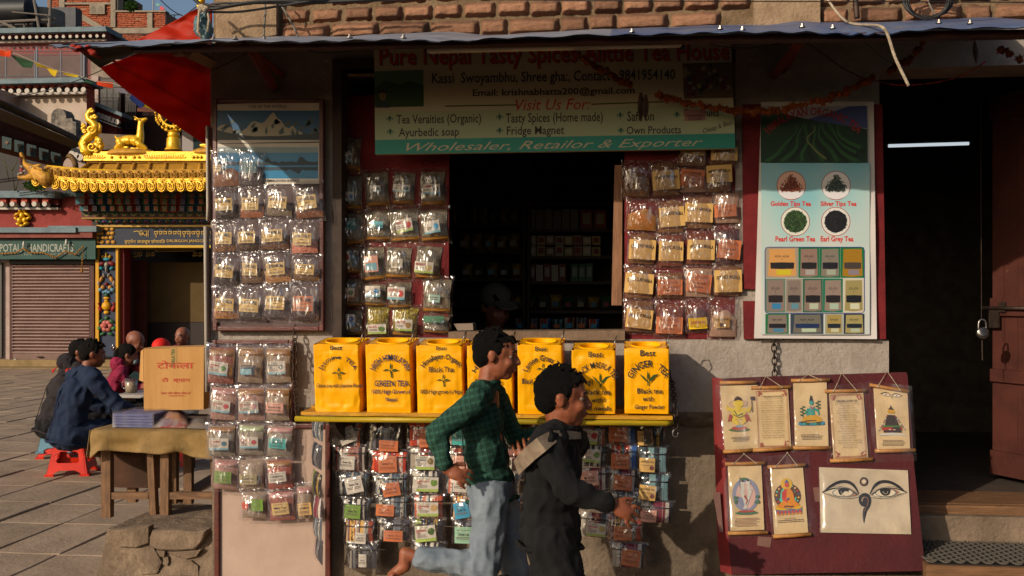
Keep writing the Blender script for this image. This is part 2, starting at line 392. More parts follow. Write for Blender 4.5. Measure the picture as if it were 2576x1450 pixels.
F_sleeve=film('scroll_sleeve',haze=.05,glint_streak=.14,gl_=.07,base=.012)
# ================================================================= ground
def ground():
 mb=MB(); mb.grid(lambda u,v:(-300 +600*u,-100 +600*v,-.045),8,8)
 mb.build('ground',mat('earth_joint','3a2d22','2c2219',1,8,.8,30),kind='structure')
ground()
def paving():
 pv=thing('pavement',(-4,10,0),None,None); pv['kind']='structure'
 cells=[]
 x=-15.0
 while x < 6:
  wd=rng.uniform(.42,.54); y=2.6 +rng.uniform(0,.6)
  while y < 25:
   ln=rng.uniform(.5,.95)
   cells.append((x,y,wd,ln)); y += ln
  x += wd
 def vis(c):
  x,y,wd,ln=c; cx,cy=x +wd/2,y +ln/2
  d=Vector((cx,cy,0)) - O0; depth=-d.x*0 +(cx*-sth +cy*cth)
  if depth < 1:return None
  a=(cx*cth +cy*sth)/depth; px=CX +a*F; py=HY +EYE/depth*F
  if not (-90 < px < 620 and py < 1560):return None
  return (depth,px)
 A,B=[],[]
 for c in cells:
  (A if vis(c) else B).append(c)
 A.sort(key=lambda c:vis(c)[0]); B += A[295:]; A=A[:295]
 def stone(mb,x,y,wd,ln):
  g=.012 +rng.random()*.010; g2=.003 +rng.random()*.006; h=rng.uniform(-.004,.002); n=3; tx=rng.uniform(-.004,.004); ty=rng.uniform(-.003,.003)
  x0,x1,y0,y1=x+g/2,x+wd-g/2,y+g2/2,y+ln-g2/2; ring=[]
  for i in range(n*4):
   s,k=divmod(i,n); t=k/n
   p=[(x0+(x1-x0)*t,y0),(x1,y0+(y1-y0)*t),(x1-(x1-x0)*t,y1),(x0,y1-(y1-y0)*t)][s]
   ring.append((p[0]+rng.uniform(-.007,.007),p[1]+rng.uniform(-.007,.007)))
  zz=lambda a,b:h +tx*(a-x)/wd +ty*(b-y)/ln
  top=[(a,b,zz(a,b)-.006) for a,b in ring]; bot=[(a,b,-.06) for a,b in ring]
  cx,cy=(x0+x1)/2,(y0+y1)/2; inn=[(cx+(a-cx)*.965,cy+(b-cy)*.965,zz(a,b)) for a,b in ring]
  m=len(ring); mb.add(bot+top+inn,[(i,(i+1) % m,(i+1) % m+m,i+m) for i in range(m)] +[(i+m,(i+1) % m+m,(i+1) % m+2*m,i+2*m) for i in range(m)] +[tuple(range(2*m,3*m))])
 for c in A:
  mb=MB(); stone(mb,*c); mb.build('paving_stone',M_stone,pv)
 mb=MB()
 for c in B:stone(mb,*c)
 mb.build('far_paving',M_stone,pv,kind='stuff')
paving()
# ================================================================= the shop building
XL=at(530,700).x; XD=at(2212,400).x; XD2=at(2236,1000).x
ZT=3.3
win=(838,152,1868,853)
shop=thing('shop_building',(XL +2,W +1.2,0),'brick and plaster shop with a wide window and a dark doorway under the metal awning','shop')
def zof(y,x=1500,Y=W):return at(x,y,Y).z
zw0,zw1=zof(853),zof(158); xw0,xw1=at(838,500).x,at(1850,500).x
zl=zof(168,2300); zb=zof(95,1000)
XR=at(2576,500).x +1.3; XDR=at(2576,500).x +.42
TH=.26
mb=MB()
for a in (((XL,W,zw1),(xw1+.4,W+TH,zb)),((XL,W,zw0),(xw0,W+TH,zw1)),((xw1,W,zw0),(XD,W+TH,zw1)),((xw1+.4,W,zw1),(XD,W+TH,zb)),
    ((XD,W+.015,zl),(XDR,W+TH,zb)),((XDR,W,0),(XR,W+TH,zb))):mb.box(*a)
mb.build('upper_plaster_wall',M_pl,shop)
mb=MB()
zs=zof(1052)
mb.box((XL,W,zs),(XD2,W+TH,zw0)); mb.build('sill_wall',M_pl,shop)
mb=MB(); mb.box((XL,W+.02,0),(XD2-.01,W+TH,zs)); mb.build('base_wall',M_pll,shop)
# rough ledge band at shelf height
mb=MB()
def band(u,v):
 x=XL +.3 +(XD2-XL-.32)*u; n=noise.noise(Vector((x*9,v*3,1)))
 return (x,W - .018*math.sin(math.pi*v) - .012*n,zs - .03 +.065*v)
mb.grid(band,120,5); smooth_by(mb.build('rough_band',mat('rough_band','7d6a55','4f4031',1,22,1,60),shop))
mb=MB(); mb.box((XL,W+TH+.002,0),(XL+.2,W+3.1,zb+.9)); mb.build('side_wall',M_pll,shop)
# brick storey above the awning
mb=MB(); mb.box((XL,W+.035,zb),(XR,W+TH,ZT)); mb.build('mortar_bed',M_mort,shop)
def brickmesh(k):
 mb=MB(); r=random.Random(k); nx,nz=8,4
 def pt(u,v):
  x=(u-.5); z=(v-.5); e=min(u,1-u,10); g=min(v,1-v)
  ed=min(1,min(e*16,g*7)); rr=.025*(1-min(1,e*8))*(1-min(1,g*5))
  n=noise.noise(Vector((u*5,v*3,k*9.1)))*.018 +noise.noise(Vector((u*13,v*8,k*3.1)))*.008
  n2=noise.noise(Vector((u*4,k*5,v*4)))
  return (x*(1-rr) +n2*.012*(1-ed),-(.0 +.017*(ed**.6)) +n*.7,z*(1-rr*1.5) +n2*.09*(1-ed))
 mb.grid(pt,nx,nz)
 ring=[i for i in range(nx+1)] +[(j)*(nx+1)+nx for j in range(1,nz+1)] +[nz*(nx+1)+i for i in range(nx-1,-1,-1)] +[j*(nx+1) for j in range(nz-1,0,-1)]
 b=len(mb.V); mb.V += [(mb.V[i][0],.04,mb.V[i][2]) for i in ring]; m=len(ring)
 for i in range(m):mb.F.append((ring[i],b+i,b+(i+1) % m,ring[(i+1) % m])); mb.M.append(0)
 return mb.mesh('brick',M_brick,True)
BR=[brickmesh(k) for k in range(7)]
def bricks():
 zz=zb +.012; row=0
 xp=[(at(545,30).x,at(697,30).x),(at(1897,30).x,at(2062,30).x)]
 for a,b in xp:
  mb=MB(); mb.box((a,W-.012,zb-.01),(b,W+.034,ZT)); mb.build('concrete_post',M_conc,shop)
 hs=(.080,.066,.082,.074,.080,.08); z=zb +.004
 while z < ZT - .03:
  h=hs[row % 6]; x=at(703,30).x
  while x < XR - .1:
   l=rng.uniform(.125,.15) if row == 1 else rng.choice((.235,.225,.24,.12)) ; gp=.010 +rng.random()*.010
   if not any(x +l > a and x < b for a,b in xp):
    M=Matrix.Translation((x+l/2,W+.030+rng.uniform(-.006,.006),z+h/2+rng.uniform(-.004,.004))) @ Matrix.Rotation(rng.uniform(-.02,.02),4,'Y') @ Matrix.Diagonal((l,1,h,1))
    link('brick',rng.choice(BR),shop,M); x += l +gp
   else:
    nx=min(b for a,b in xp if x < b) +.012; x=max(nx,x +.01)
  z += h +.013; row += 1
bricks()
# window frame: reveal, red-brown jambs
mb=MB(); mb.box((xw0,W-.012,zw0),(xw0+.045,W+.10,zw1)); mb.box((xw0,W-.012,zw1),(xw1,W+.10,zw1+.05)); mb.build('window_frame',mat('brown_jamb','3f3028','2f231d',.7),shop)
mb=MB(); mb.slab([(1128,835),(1572,831),(1572,856),(1128,856)],W-.03,.25); mb.build('window_sill',mat('sill_concrete','76604f','63503f',.9,15,.4,60),shop)
# dark room behind: one closed shell
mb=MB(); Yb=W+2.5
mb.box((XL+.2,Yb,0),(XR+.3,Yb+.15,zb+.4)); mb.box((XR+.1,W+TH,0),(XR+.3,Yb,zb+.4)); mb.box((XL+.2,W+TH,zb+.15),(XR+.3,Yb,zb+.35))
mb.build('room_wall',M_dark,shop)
zfl=.607
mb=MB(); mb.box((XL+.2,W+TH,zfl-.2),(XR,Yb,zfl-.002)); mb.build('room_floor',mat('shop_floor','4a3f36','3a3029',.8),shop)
# threshold, beam, stone riser, platform of planks
mb=MB(); mb.slab([(2238,1236),(2640,1236),(2640,1240),(2238,1240)],W,.01)
mb=MB(); mb.box((XD2,W-.04,zfl-.005),(XR,W+TH,zfl)); mb.box((XD2+.003,W-.06,.562),(XR,W+TH,zfl-.006)); mb.build('threshold',M_woodh,shop)
mb=MB(); mb.box((XD2+.01,W-.10,.30),(XR,W+.02,.561)); smooth_by(mb.build('stone_step',M_clay,shop))
xm0=at(2330,1440,4.2).x
plat=thing('door_platform',(XR-.8,4.4,0),'low wooden plank step in front of the dark doorway, under the rubber mat','step')
mb=MB(); mb.box((xm0,4.2,.385),(XR,4.245,.442)); mb.build('edge_plank',M_woodh,plat)
mb=MB(); mb.box((xm0+.01,4.25,.40),(XR,W-.102,.438)); mb.build('deck',M_woodh,plat)
mb=MB(); mb.box((xm0+.03,4.23,0),(XR,W-.102,.398)); mb.build('stone_base',M_clay,plat)
# rubber tyre-link mat
mt=thing('rubber_mat',(XR-.8,4.45,.443),'dark grey mat of woven rubber links on the step before the doorway','mat')
mb=MB(); mb.box((xm0+.02,4.22,.4425),(XR-.05,W-.11,.446)); mb.build('mat_back',fm('1b1917',.8),mt)
mb=MB(); y=4.225; k=0
while y < W-.13:
 x=xm0 +.03 +(k % 2)*.028
 while x < XR-.1:
  pts=[(x+.022*math.cos(a),y+.012*math.sin(a)+.012,.452+.004*math.cos(a*2)) for a in [i*math.pi/5 for i in range(10)]]
  mb.tube(pts +[pts[0]],.0042,4,cap=False); x += .056
 y += .024; k += 1
mb.build('rubber_link',fm('4a443c',.65),mt,True,kind='stuff')
# door leaf, hinged on the right jamb, swung into the room
dl=thing('door_leaf',(XDR,W+.02,zfl),'brown plank door standing open at the right edge with a sliding bolt','door')
A=at(2497,1232,W+.62); B=Vector((XDR-.01,W-.03,0)); A.z=0; ax=(B-A); dlen=ax.length; ax.normalize(); nn=Vector((ax.y,-ax.x,0)); nn=nn if nn.y < 0 else -nn
def DL(u,z,o=0):return A +ax*u +nn*o +Vector((0,0,z))
def dbox(mb,u0,u1,z0,z1,o0,o1):
 v=[DL(u,z,o) for z in (z0,z1) for u,o in ((u0,o0),(u1,o0),(u1,o1),(u0,o1))]
 mb.add(v,[(0,1,2,3),(4,7,6,5),(0,4,5,1),(1,5,6,2),(2,6,7,3),(3,7,4,0)])
zd0,zd1=zfl+.03,zl-.03
sc_=(zd1-zd0)
for k,(a,b) in enumerate(((0,.155),(.157,.42),(.422,.58),(.582,dlen))):
 mb=MB(); dbox(mb,a,b,zd0,zd1,-.03,0); mb.build('plank',M_brown,dl)
pz=[at(2520,y,W+.45).z for y in (615,760,795,938,960,1212)]
for z0,z1 in ((zd0,zd0+.12),(pz[4]-.01,pz[3]+.01),(pz[2],pz[1]+.02),(zd1-.12,zd1)):
 mb=MB(); dbox(mb,.004,dlen,z0,z1,.001,.022); mb.build('rail',M_brown,dl)
mb=MB(); zc=pz[1]-.03
mb.tube([DL(-.03,zc,.04),DL(.26,zc,.04)],.009,8); mb.build('bolt',M_iron,dl,True)
mb=MB(); dbox(mb,.01,.07,zc-.10,zc-.005,.024,.036); dbox(mb,.07,.11,zc-.02,zc+.03,.024,.036); mb.build('hasp',M_iron,dl)
# padlock hanging in the doorway
pc=at(2471,838,W+.3)
pl=thing('padlock',pc,'round steel padlock hanging from a wire in the dark doorway','padlock')
mb=MB(); mb.lathe([(.0,-.014),(.026,-.013),(.03,-.008),(.03,.008),(.026,.013),(0,.014)],pc,18,Matrix.Rotation(R(90),3,'X')); mb.build('lock_body',fm('6a6560',.25,metal=.9),pl,True)
mb=MB(); mb.tube([pc +Vector((.018*math.cos(R(a)),0,.022 +.026*math.sin(R(a)) +(.018 if 0 < a < 180 else 0))) for a in range(-20,201,20)],.0045,6); mb.build('shackle',fm('8a8580',.3,metal=.9),pl,True)
mb=MB(); mb.tube([pc +Vector((0,.003,-.03)),pc +Vector((.002,.003,-.13))],.0025,5); mb.tube([pc +Vector((0,.01,.06)),Vector((pc.x,pc.y+.02,zl+.02))],.0015,4); mb.build('wire',M_iron,pl)
# lit tube lamp inside
tl=thing('tube_light',at(2336,364,W+1.6),'thin lit white tube lamp inside the dark doorway','lamp')
mb=MB(); a,b=at(2235,367,W+1.6),at(2437,361,W+1.6); mb.tube([a,b],.010,8); mb.build('lit_tube',emis('lit_tube','c8d4dc',1.0),tl,True)
mb=MB(); mb.tube([a+Vector((-.01,.03,.012)),b+Vector((.02,.03,.012))],.016,4); mb.build('lamp_body',fm('3a3a3a'),tl)
# ================================================================= awning of sheet metal
front=[(115,113),(190,118),(330,114),(530,104),(700,104),(855,101),(1000,100),(1140,103),(1300,94),(1534,88),(1700,84),(1858,80),(2012,80),(2141,84),(2209,84),(2362,73),(2576,68),(2760,62)]
back=[(150,107),(200,108),(340,102),(530,97),(700,97),(855,88),(1000,85),(1140,90),(1300,82),(1534,73),(1700,67),(1858,62),(2012,60),(2141,49),(2209,52),(2362,50),(2576,43),(2760,36)]
YF=W - .98
aw=thing('metal_awning',at(1288,90,W-.5),'long buckled sheet metal awning over the shop front, worn blue on the right','awning')
def sheet(i0,i1,m,nm):
 mb=MB(); n=(i1-i0)*8
 def ip(L,t):
  k=min(int(t),len(L)-2); q=t-k; q=q*q*(3-2*q); return L[k][0]*(1-q)+L[k+1][0]*q if False else L[k][0]+(L[k+1][0]-L[k][0])*(t-k),L[k][1]+(L[k+1][1]-L[k][1])*q
 for s in (0,.004):
  def f(u,v,s=s):
   t=i0 +(i1-i0)*u; fx,fy=ip(front,t); bx,by=ip(back,t)
   a=at(fx,fy,YF) +Vector((0,0,.004*math.sin(t*11)))
   x=a.x +(at(bx,by,W).x - a.x)*v*0 ; b=at(bx,by,W-.01); b.x=a.x
   p=a.lerp(b,v); p.z += -s +.006*noise.noise(Vector((p.x*3,v*5,2))) ; return p
  mb.grid(f,n,8)
 return smooth_by(mb.build(nm,m,aw))
sheet(0,9,M_sheet,'grey_sheet'); sheet(9,len(front)-1,M_sheetb,'blue_sheet')
for x,y in ((537,100),(592,98),(665,99),(880,94),(1015,95),(1590,80),(1812,72),(1868,74),(2018,67),(2095,70),(2362,57),(2440,58)):
 mb=MB(); p=at(x,y+2,YF+.12 if y > 60 else YF+.2); mb.lathe([(.012,0),(.012,.004),(.006,.006),(.006,.014),(0,.015)],p,8); mb.build('bolt',M_metal,aw)
# timber edge beam and rafters below
mb=MB(); mb.prism([at(330,118,YF+.05),at(2760,70,YF+.05),at(2760,88,YF+.05),at(1700,104,YF+.05),at(530,124,YF+.05),at(330,127,YF+.05)],(0,.05,0)); mb.build('edge_beam',mat('awning_wood','3c1a14','2c1511',.8),aw)
for px,a,b in ((640,(631,111),(690,222)),(2012,(2012,93),(1947,190))):
 p0=at(a[0],a[1]+14,W-.42); p1=at(b[0],b[1],W-.01)
 mb=MB(); mb.tube([p0,p1],.024,4); mb.tube([Vector((p0.x,W-.5,p0.z+.0)),Vector((p0.x,W,p0.z-.02))],.02,4); mb.build('brace',mat('brace_wood','6b2a1c','4f2016',.7),aw)
mb=MB(); p0=at(400,130,YF+.1); mb.tube([at(470,127,YF+.1),at(531,157,W-.3)],.03,4); mb.tube([at(440,124,YF+.1),at(531,124,W+.1)],.03,4); mb.build('brace',M_wood,aw)
mb=MB(); mb.tube([at(180,119,YF+.02),at(215,132,YF+.02),at(328,167,W+.1),at(352,172,W+.2)],.006,6)
for x,y in ((185,118),(192,124),(200,121),(230,127),(222,120),(235,133)):mb.ball(at(x,y,YF+.02),(.018,.014,.012),6)
mb.build('tied_rope',fm('8c2a1f',.9),aw,True)
# ================================================================= packets
def pillow(k,ny=6,flat=.0,name='pouch',sag=0,wrk=1.0):
 """unit pouch, 1 wide, 1 high, 1 deep, front towards -Y"""
 mb=MB(); nx=8; nz=9; s=k*7.3
 def f(u,v,side=-1):
  x=u-.5; z=v-.5; e=(min(u,1-u)*2)**.45 if 0 < u < 1 else 0; g=(min(v,1-v)*2)**.45 if 0 < v < 1 else 0
  low=1 +.25*(1-v)
  n=noise.noise(Vector((u*2.5+s,v*2.5,s)))*.25*wrk +(1-abs(noise.noise(Vector((u*6+s,v*3,s+4))))*2)*.09*wrk
  d=e*g*(.75+n)*low
  wx=1 - .05*math.sin(math.pi*v)*(1 if 0 < v < 1 else 1)
  return (x*wx +.02*noise.noise(Vector((s,v*3,1))),side*max(d,0) if side < 0 else 0.02,z +.015*noise.noise(Vector((u*3,s,9))))
 mb.grid(f,nx,nz); n1=len(mb.V)
 mb.grid(lambda u,v:f(u,v,1),nx,nz)
 return mb,name
def pillow_mesh(k,m,name,smooth=True):return pillow(k)[0].mesh(name,m,smooth)
def film_mesh(k,m=None,seals=True,strong=1.0):
 """unit plastic bag: crinkled sheet with flat seals at head and foot"""
 mb=MB(); nx,nz=16,20; s=k*5.1
 def f(u,v):
  x=(u-.5); z=v-.5
  e=math.sin(math.pi*u)**.5 if 0 < u < 1 else 0; g=min(1,max(0,(min(v,1-v)-.045)*6))**.6
  up=max(0,v-.5)*2
  r=(1-abs(noise.noise(Vector((u*4.5+s,v*1.3,s))))*2); r2=(1-abs(noise.noise(Vector((u*3+v*4+s,v*2-u*3,s+3))))*2)
  d=e*g*(.95 - .35*up) +g*(.22*r*(.3+up) +.10*r2)*strong*e +.03*noise.noise(Vector((u*14,s,v*2)))
  return (x*(1-.06*g*math.sin(math.pi*v)*abs(math.sin(s))) ,-d - .02,z +.012*math.sin(u*9+s)*(1 if v < .06 or v > .94 else .3))
 mb.grid(f,nx,nz)
 return mb.mesh('plastic_bag',m or F_clear,True)
FB=[film_mesh(k) for k in range(8)]; FM=[film_mesh(k+60,film('brownish_plastic',haze=.26,glint_streak=.16,hz='6a4c46',gl_=.2)) for k in range(5)]; FF=[film_mesh(k+20,F_foil) for k in range(6)]; FS=[film_mesh(k+40,F_strip,strong=.7) for k in range(5)]
def gran(name,c1,c2,sc,bump=.9):return mat(name,c1,c2,.8,sc*1.2,bump,sc,kind='voronoi')
def heap_mesh(k,m,top=.55):
 """loose contents: fills the lower part of the bag with an uneven surface"""
 mb=MB(); nx,nz=10,7; s=k*3.7
 def f(u,v):
  zt=top*(.75+.25*math.sin(math.pi*u)) +.10*noise.noise(Vector((u*3+s,s,0)))
  z=-.5 +.06 +v*(zt-.06); e=(min(u,1-u)*2)**.5 if 0 < u < 1 else 0; g=(min(v+.1,1-v)*2)**.5 if v < 1 else 0
  return ((u-.5)*.94,-e*min(g,1)*(.8+.2*noise.noise(Vector((u*9+s,v*7,s)))) ,z)
 mb.grid(f,nx,nz); mb.grid(lambda u,v:(f(u,v)[0],.01,f(u,v)[2]),nx,nz)
 return mb.mesh('contents',m,True)
def box_M(x0,y0,x1,y1,Y,d,tilt=0,dy=0):
 c=at((x0+x1)/2,(y0+y1)/2,Y-dy); a=at(x0,(y0+y1)/2,Y); b=at(x1,(y0+y1)/2,Y)
 w_=(b-a).length; h_=(at((x0+x1)/2,y0,Y)-at((x0+x1)/2,y1,Y)).length
 return Matrix.Translation(c) @ Matrix.Rotation(tilt,4,'Y') @ Matrix.Diagonal((w_,d,h_,1))
MESHC={}
def shared(key,fn):
 if key not in MESHC:MESHC[key]=fn()
 return MESHC[key]
def packet(name,box,Y,d,label,cat,group,back=None,contents=None,bands=(),lab=None,bag=None,tilt=None,top=.55,zip_=None):
 """a hanging packet: pouch or loose contents, printed label with its words, clear plastic round it"""
 x0,y0,x1,y1=box; tl=(rng.uniform(-.045,.045) if tilt is None else tilt)*1.7; x0 += (jx := rng.uniform(-2,2)); x1 += jx; y0 += (jy := rng.uniform(-1.5,2)); y1 += jy; d *= rng.uniform(.8,1.25)
 k=rng.randrange(6); root=thing(name,at((x0+x1)/2,y1,Y),label,cat,group)
 Mx=box_M(x0,y0,x1,y1,Y,d,tl)
 def sub(fx0,fy0,fx1,fy1,dd,oy=0.0):
  return Mx @ Matrix.Translation(((fx0+fx1)/2-.5,oy,.5-(fy0+fy1)/2)) @ Matrix.Diagonal((fx1-fx0,dd,fy1-fy0,1))
 if back:link('pouch',shared(('p',k % 4,back.name),lambda:pillow_mesh(k,back,'pouch')),root,sub(.06,.07,.94,.94,.62))
 if contents:link('contents',shared(('c',k % 3,contents.name,top),lambda:heap_mesh(k,contents,top)),root,sub(.02,.0,.98,1,.66))
 for m,a,b in bands:
  link('band',shared(('b',m.name),lambda:pillow_mesh(1,m,'band')),root,sub(.055,a,.945,b,.74 if b-a < .5 else .66))
 if zip_:link('zipper',shared(('z',1),lambda:pillow_mesh(2,fm('141314',.5),'zipper')),root,sub(.04,zip_,.97,zip_+.07,.80))
 if lab:
  q=lab; a0,b0,a1,b1=q['r']; tt=q.get('t',rng.uniform(-.06,.06))
  LM=Mx @ Matrix.Translation(((a0+a1)/2-.5,0,.5-(b0+b1)/2)); c=LM.to_translation(); sx=Mx.to_scale()
  hw,hh=(a1-a0)*sx.x/2,(b1-b0)*sx.z/2; rot=Matrix.Rotation(tl+tt,3,'Y'); dy=-d*(.80 if back or contents else .5)
  def g(u,v,o=0.0):  # label surface, u,v in 0..1 from the top left
   p=rot @ Vector(((u-.5)*2*hw,0,(.5-v)*2*hh)); bw=.10*d*math.cos((u-.5)*2.6)
   return c +p +Vector((0,dy - bw - o,0))
  mb=MB(); mb.grid(lambda u,v:g(u,v),6,3); mb.mi=1; mats=[q['c']]
  mb.V += [tuple(Vector(v) +Vector((0,.0015,0))) for v in mb.V];
  n=7*4; mb.F += [tuple(i+n for i in fc)[::-1] for fc in mb.F]; mb.M += [0]*(len(mb.F)-len(mb.M))
  for (u0,v0,u1,v1,mm) in q.get('b',()):
   mats.append(mm); mb.mi=len(mats)-1; b_=(u0,v0,u1,v1)
   mb.grid(lambda u,v,b_=b_:g(b_[0]+(b_[2]-b_[0])*u,b_[1]+(b_[3]-b_[1])*v,.0008),4,1)
  for (u0,v0,ru,rv,mm) in q.get('d',()):
   mats.append(mm); mb.mi=len(mats)-1; sd=rng.random()*9
   pts=[(u0+ru*(1+.3*noise.noise(Vector((i*1.7,sd,0))))*math.cos(i*math.pi/8),v0+rv*(1+.3*noise.noise(Vector((i*1.7,sd,4))))*math.sin(i*math.pi/8)) for i in range(16)]
   mb.add([g(a,b,.0012) for a,b in pts],[tuple(range(16))])
  lo=mb.build('label',mats,root)
  for tx in q.get('x',()):
   s,(u0,v0,u1,v1),mm=tx[:3]; kw=tx[3] if len(tx) > 3 else {}
   text(lo,s,(u0,v0,u1,v1),lambda x,y,o=0.0:g(x,y,.0016),mm,**kw)
 F_={'m':FM,'c':FB,'f':FF,'s':FS}[bag or 'c']
 link('plastic_bag',rng.choice(F_),root,Mx @ Matrix.Diagonal((1.08,1.15,1.07,1)))
 return root
K=fm('1c1a1c',.7); KR=fm('9c2a20',.7); KB=fm('26384f',.7); KG=fm('3f6f3a',.7)
L_yel=mat('label_buff','c9a662','bd9956',.6,6); L_wht=mat('label_white','c2b8ac','b5ab9f',.5,6); L_org=mat('label_orange','b8683f','a85c36',.6,6)
L_lb=fm('6f9fae',.6); L_gr=fm('93a64f',.6); L_pk=fm('c98f7c',.6); L_tan=mat('label_tan','c49c5c','b88f50',.6,6); L_lime=fm('6a8a34',.6); L_aqua=fm('2f9c97',.6); L_bl=fm('2f87a8',.6)
def fine(n,y0,y1,c='5c5048',u0=.08,u1=.92):
 """rows of print too small to read"""
 return [(u0+rng.random()*.05,y0+(y1-y0)*i/n,u1-rng.random()*.12,y0+(y1-y0)*(i+.45)/n,fm(c,.8)) for i in range(n)]
# ---------------------------------------------------------------- boards on the left pillar
def fr_board(nm,x0,y0,x1,y1,Y,wd,panel,label,sides='ltrb'):
 r=thing(nm,at((x0+x1)/2,y1,Y),label,'board'); b=wd
 mb=MB(); mb.pbox(x0+b,y0+b,x1-b,y1-b,Y,.012); mb.build('panel',panel,r)
 def bar(a,c,e,g):
  mb=MB(); mb.pbox(a,c,e,g,Y-.016,.03); o=mb.build('frame_bar',M_frame,r)
  bv=o.modifiers.new('b','BEVEL'); bv.width=.005; bv.segments=2
 if 'l' in sides:bar(x0,y0,x0+b,y1)
 if 'r' in sides:bar(x1-b,y0,x1,y1)
 if 't' in sides:bar(x0+b,y0,x1-b,y0+b)
 if 'b' in sides:bar(x0+b,y1-b,x1-b,y1)
 return r
fr_board('framed_board',534,247,814,833,W-.035,12,mat('faded_board','5e4a48','493a3a',.6,3),'tall framed board with two mountain posters at the top and rows of spice bags')
fr_board('framed_board',533,855,737,1072,W-.035,11,mat('faded_board','5e4a48','493a3a',.6,3),'small framed board on the pillar behind the top rows of brocade tea packets','ltr')
fr_board('framed_board',538,1066,831,1475,W-.03,13,mat('pinkish_board','ab9284','9c8374',.55,3,.2,20,dirt=('8c6f52',4,.6)),'large pinkish framed board standing at the foot of the left pillar')
# mountain posters
p1=thing('mountain_poster',at(675,355,W-.045),'poster of snowy mountains headed TOP OF THE WORLD on the left board','poster'); f=WP(W-.047)
mb=MB(); mb.slab([(537,262),(809,256),(807,356),(537,361)],W-.047,.0015); mb.build('sheet',L_wht,p1)
mats=[fm('0e4a74',.35),fm('9a917e',.4),fm('3b4a4c',.4),fm('1e2c30',.4)]
mb=MB(); mb.rect(f,544,278,803,352,.001); mb.mi=1; rg=[0,6,14,10,2,-4,-8,-3,4,12,22,16,12,24,32,42,30,18,8,2,6,0,-8,-14,-16,-12,-16,-18]
mb.poly(f,[(544,352)] +[(544+i*9.6,324-rg[i]-3*math.sin(i*2.3)) for i in range(28)] +[(803,352)],.0015)
mb.mi=2; r5=random.Random(5)
for i in range(26):
 x=548+r5.random()*245; y=305+r5.random()*36; mb.poly(f,[(x,y),(x+4+r5.random()*10,y-5-r5.random()*9),(x+8+r5.random()*9,y+3),(x+3,y+8)],.002)
mb.mi=3; mb.poly(f,[(544,352),(544,326),(570,333),(600,339),(640,343),(700,342),(760,338),(803,334),(803,352)],.0022); mb.build('picture',mats,p1)
text(p1,'TOP OF THE WORLD',(625,264,721,272),f,K,.01,slope=-.01)
p2=thing('lake_poster',at(735,460,W-.045),'poster of a blue lake and trees headed HIMALAYAN RANGE on the left board','poster')
mb=MB(); mb.slab([(539,362),(805,359),(804,462),(541,466)],W-.047,.0015); mb.build('sheet',L_wht,p2)
mb=MB(); mb.rect(f,548,370,800,449,.001); mb.mi=1; mb.rect(f,548,370,800,384,.0013); mb.mi=2
mb.poly(f,[(548,416)] +[(548+i*9,410-5*abs(math.sin(i*1.3))-(12 if i in (23,24,14) else 0)) for i in range(29)] +[(800,416)],.0016)
mb.poly(f,[(640,420)] +[(640+i*8,425+5*abs(math.sin(i*1.7))+(8 if i in (13,14) else 0)) for i in range(21)] +[(800,420)],.0016); mb.build('picture',[fm('0f6c96',.3),fm('7a8a8c',.4),fm('0b2c3c',.4)],p2)
text(p2,'HIMALAYAN RANGE',(668,451,753,458),f,K,.01)
G1='spice bags on the left board'
spc={'ginger':gran('dry_ginger','cc8d4b','82542e',12),'pepper':gran('pepper','4c4441','292423',30),'fenu':gran('fenugreek','c37546','a15934',40),'wp':gran('white_pepper','a8947c','6d5c4b',34),
    'cor':gran('coriander','aa6a44','70412a',30),'nut':gran('nutmeg','976844','4c3322',9),'car':gran('cardamom_pod','664e39','35281e',13),'cin':gran('cinnamon','825a3f','442e22',10),'salt':gran('pink_salt','e6947c','b56652',8),
    'cum':gran('cumin','917052','6a4f39',45),'seed':gran('cardamom_seed','d69c64','98653b',17),'clv':gran('cloves','966d46','67492f',30),'bs':gran('black_salt','5a5455','33292b',9),'anis':gran('star_anise','4a3533','2b1f1f',22),'brn':gran('brown_spice','aa7355','815440',25)}
def slab_label(t,c=L_yel,r=(.16,.36,.80,.72),bold=.02,tt=None,ink=K):
 return dict(r=r,c=c,t=rng.uniform(-.08,.08) if tt is None else tt,x=[(t,(.08,.20,.92,.46),ink,dict(bold=bold,bow=.10))],b=fine(1,.52,.62,u0=.35,u1=.65) +fine(2,.76,.93))
rows=[((533,379,604,475),'brown spice in a half-filled crumpled bag, far left of the top row','brn',None),((604,381,667,471),'dark seeds in a bag lying over the lake poster','bs','x'),
 ((539,470,603,554),'LONG PEPPER','pepper',0),((603,468,668,553),'FENUGREEK SEED','fenu',0),((668,464,739,547),'WHITE PEPPER','wp',0),((739,457,813,552),'CORIANDER SEED','cor',0),
 ((535,554,599,637),'NUT MEG','nut',0),((596,552,661,633),'CARDAMOM','car',0),((653,547,731,632),'CINNAMON','cin',0),((728,554,800,640),'PINK SALT','salt',0),
 ((536,637,606,723),'HIMALAYAN PEPPER','pepper',0),((606,632,663,718),'CUMIN SEED','cum',0),((661,630,733,715),'CARDAMOM','seed',0),((736,640,810,710),'CLOVES','clv',0),
 ((535,720,607,808),'DRY GINGER','ginger',0),((597,720,671,810),'BLACK PEPPER','pepper',0),((661,711,732,804),'BLACK SALT','bs',0),((729,707,806,812),'STAR ANIS','anis',0)]
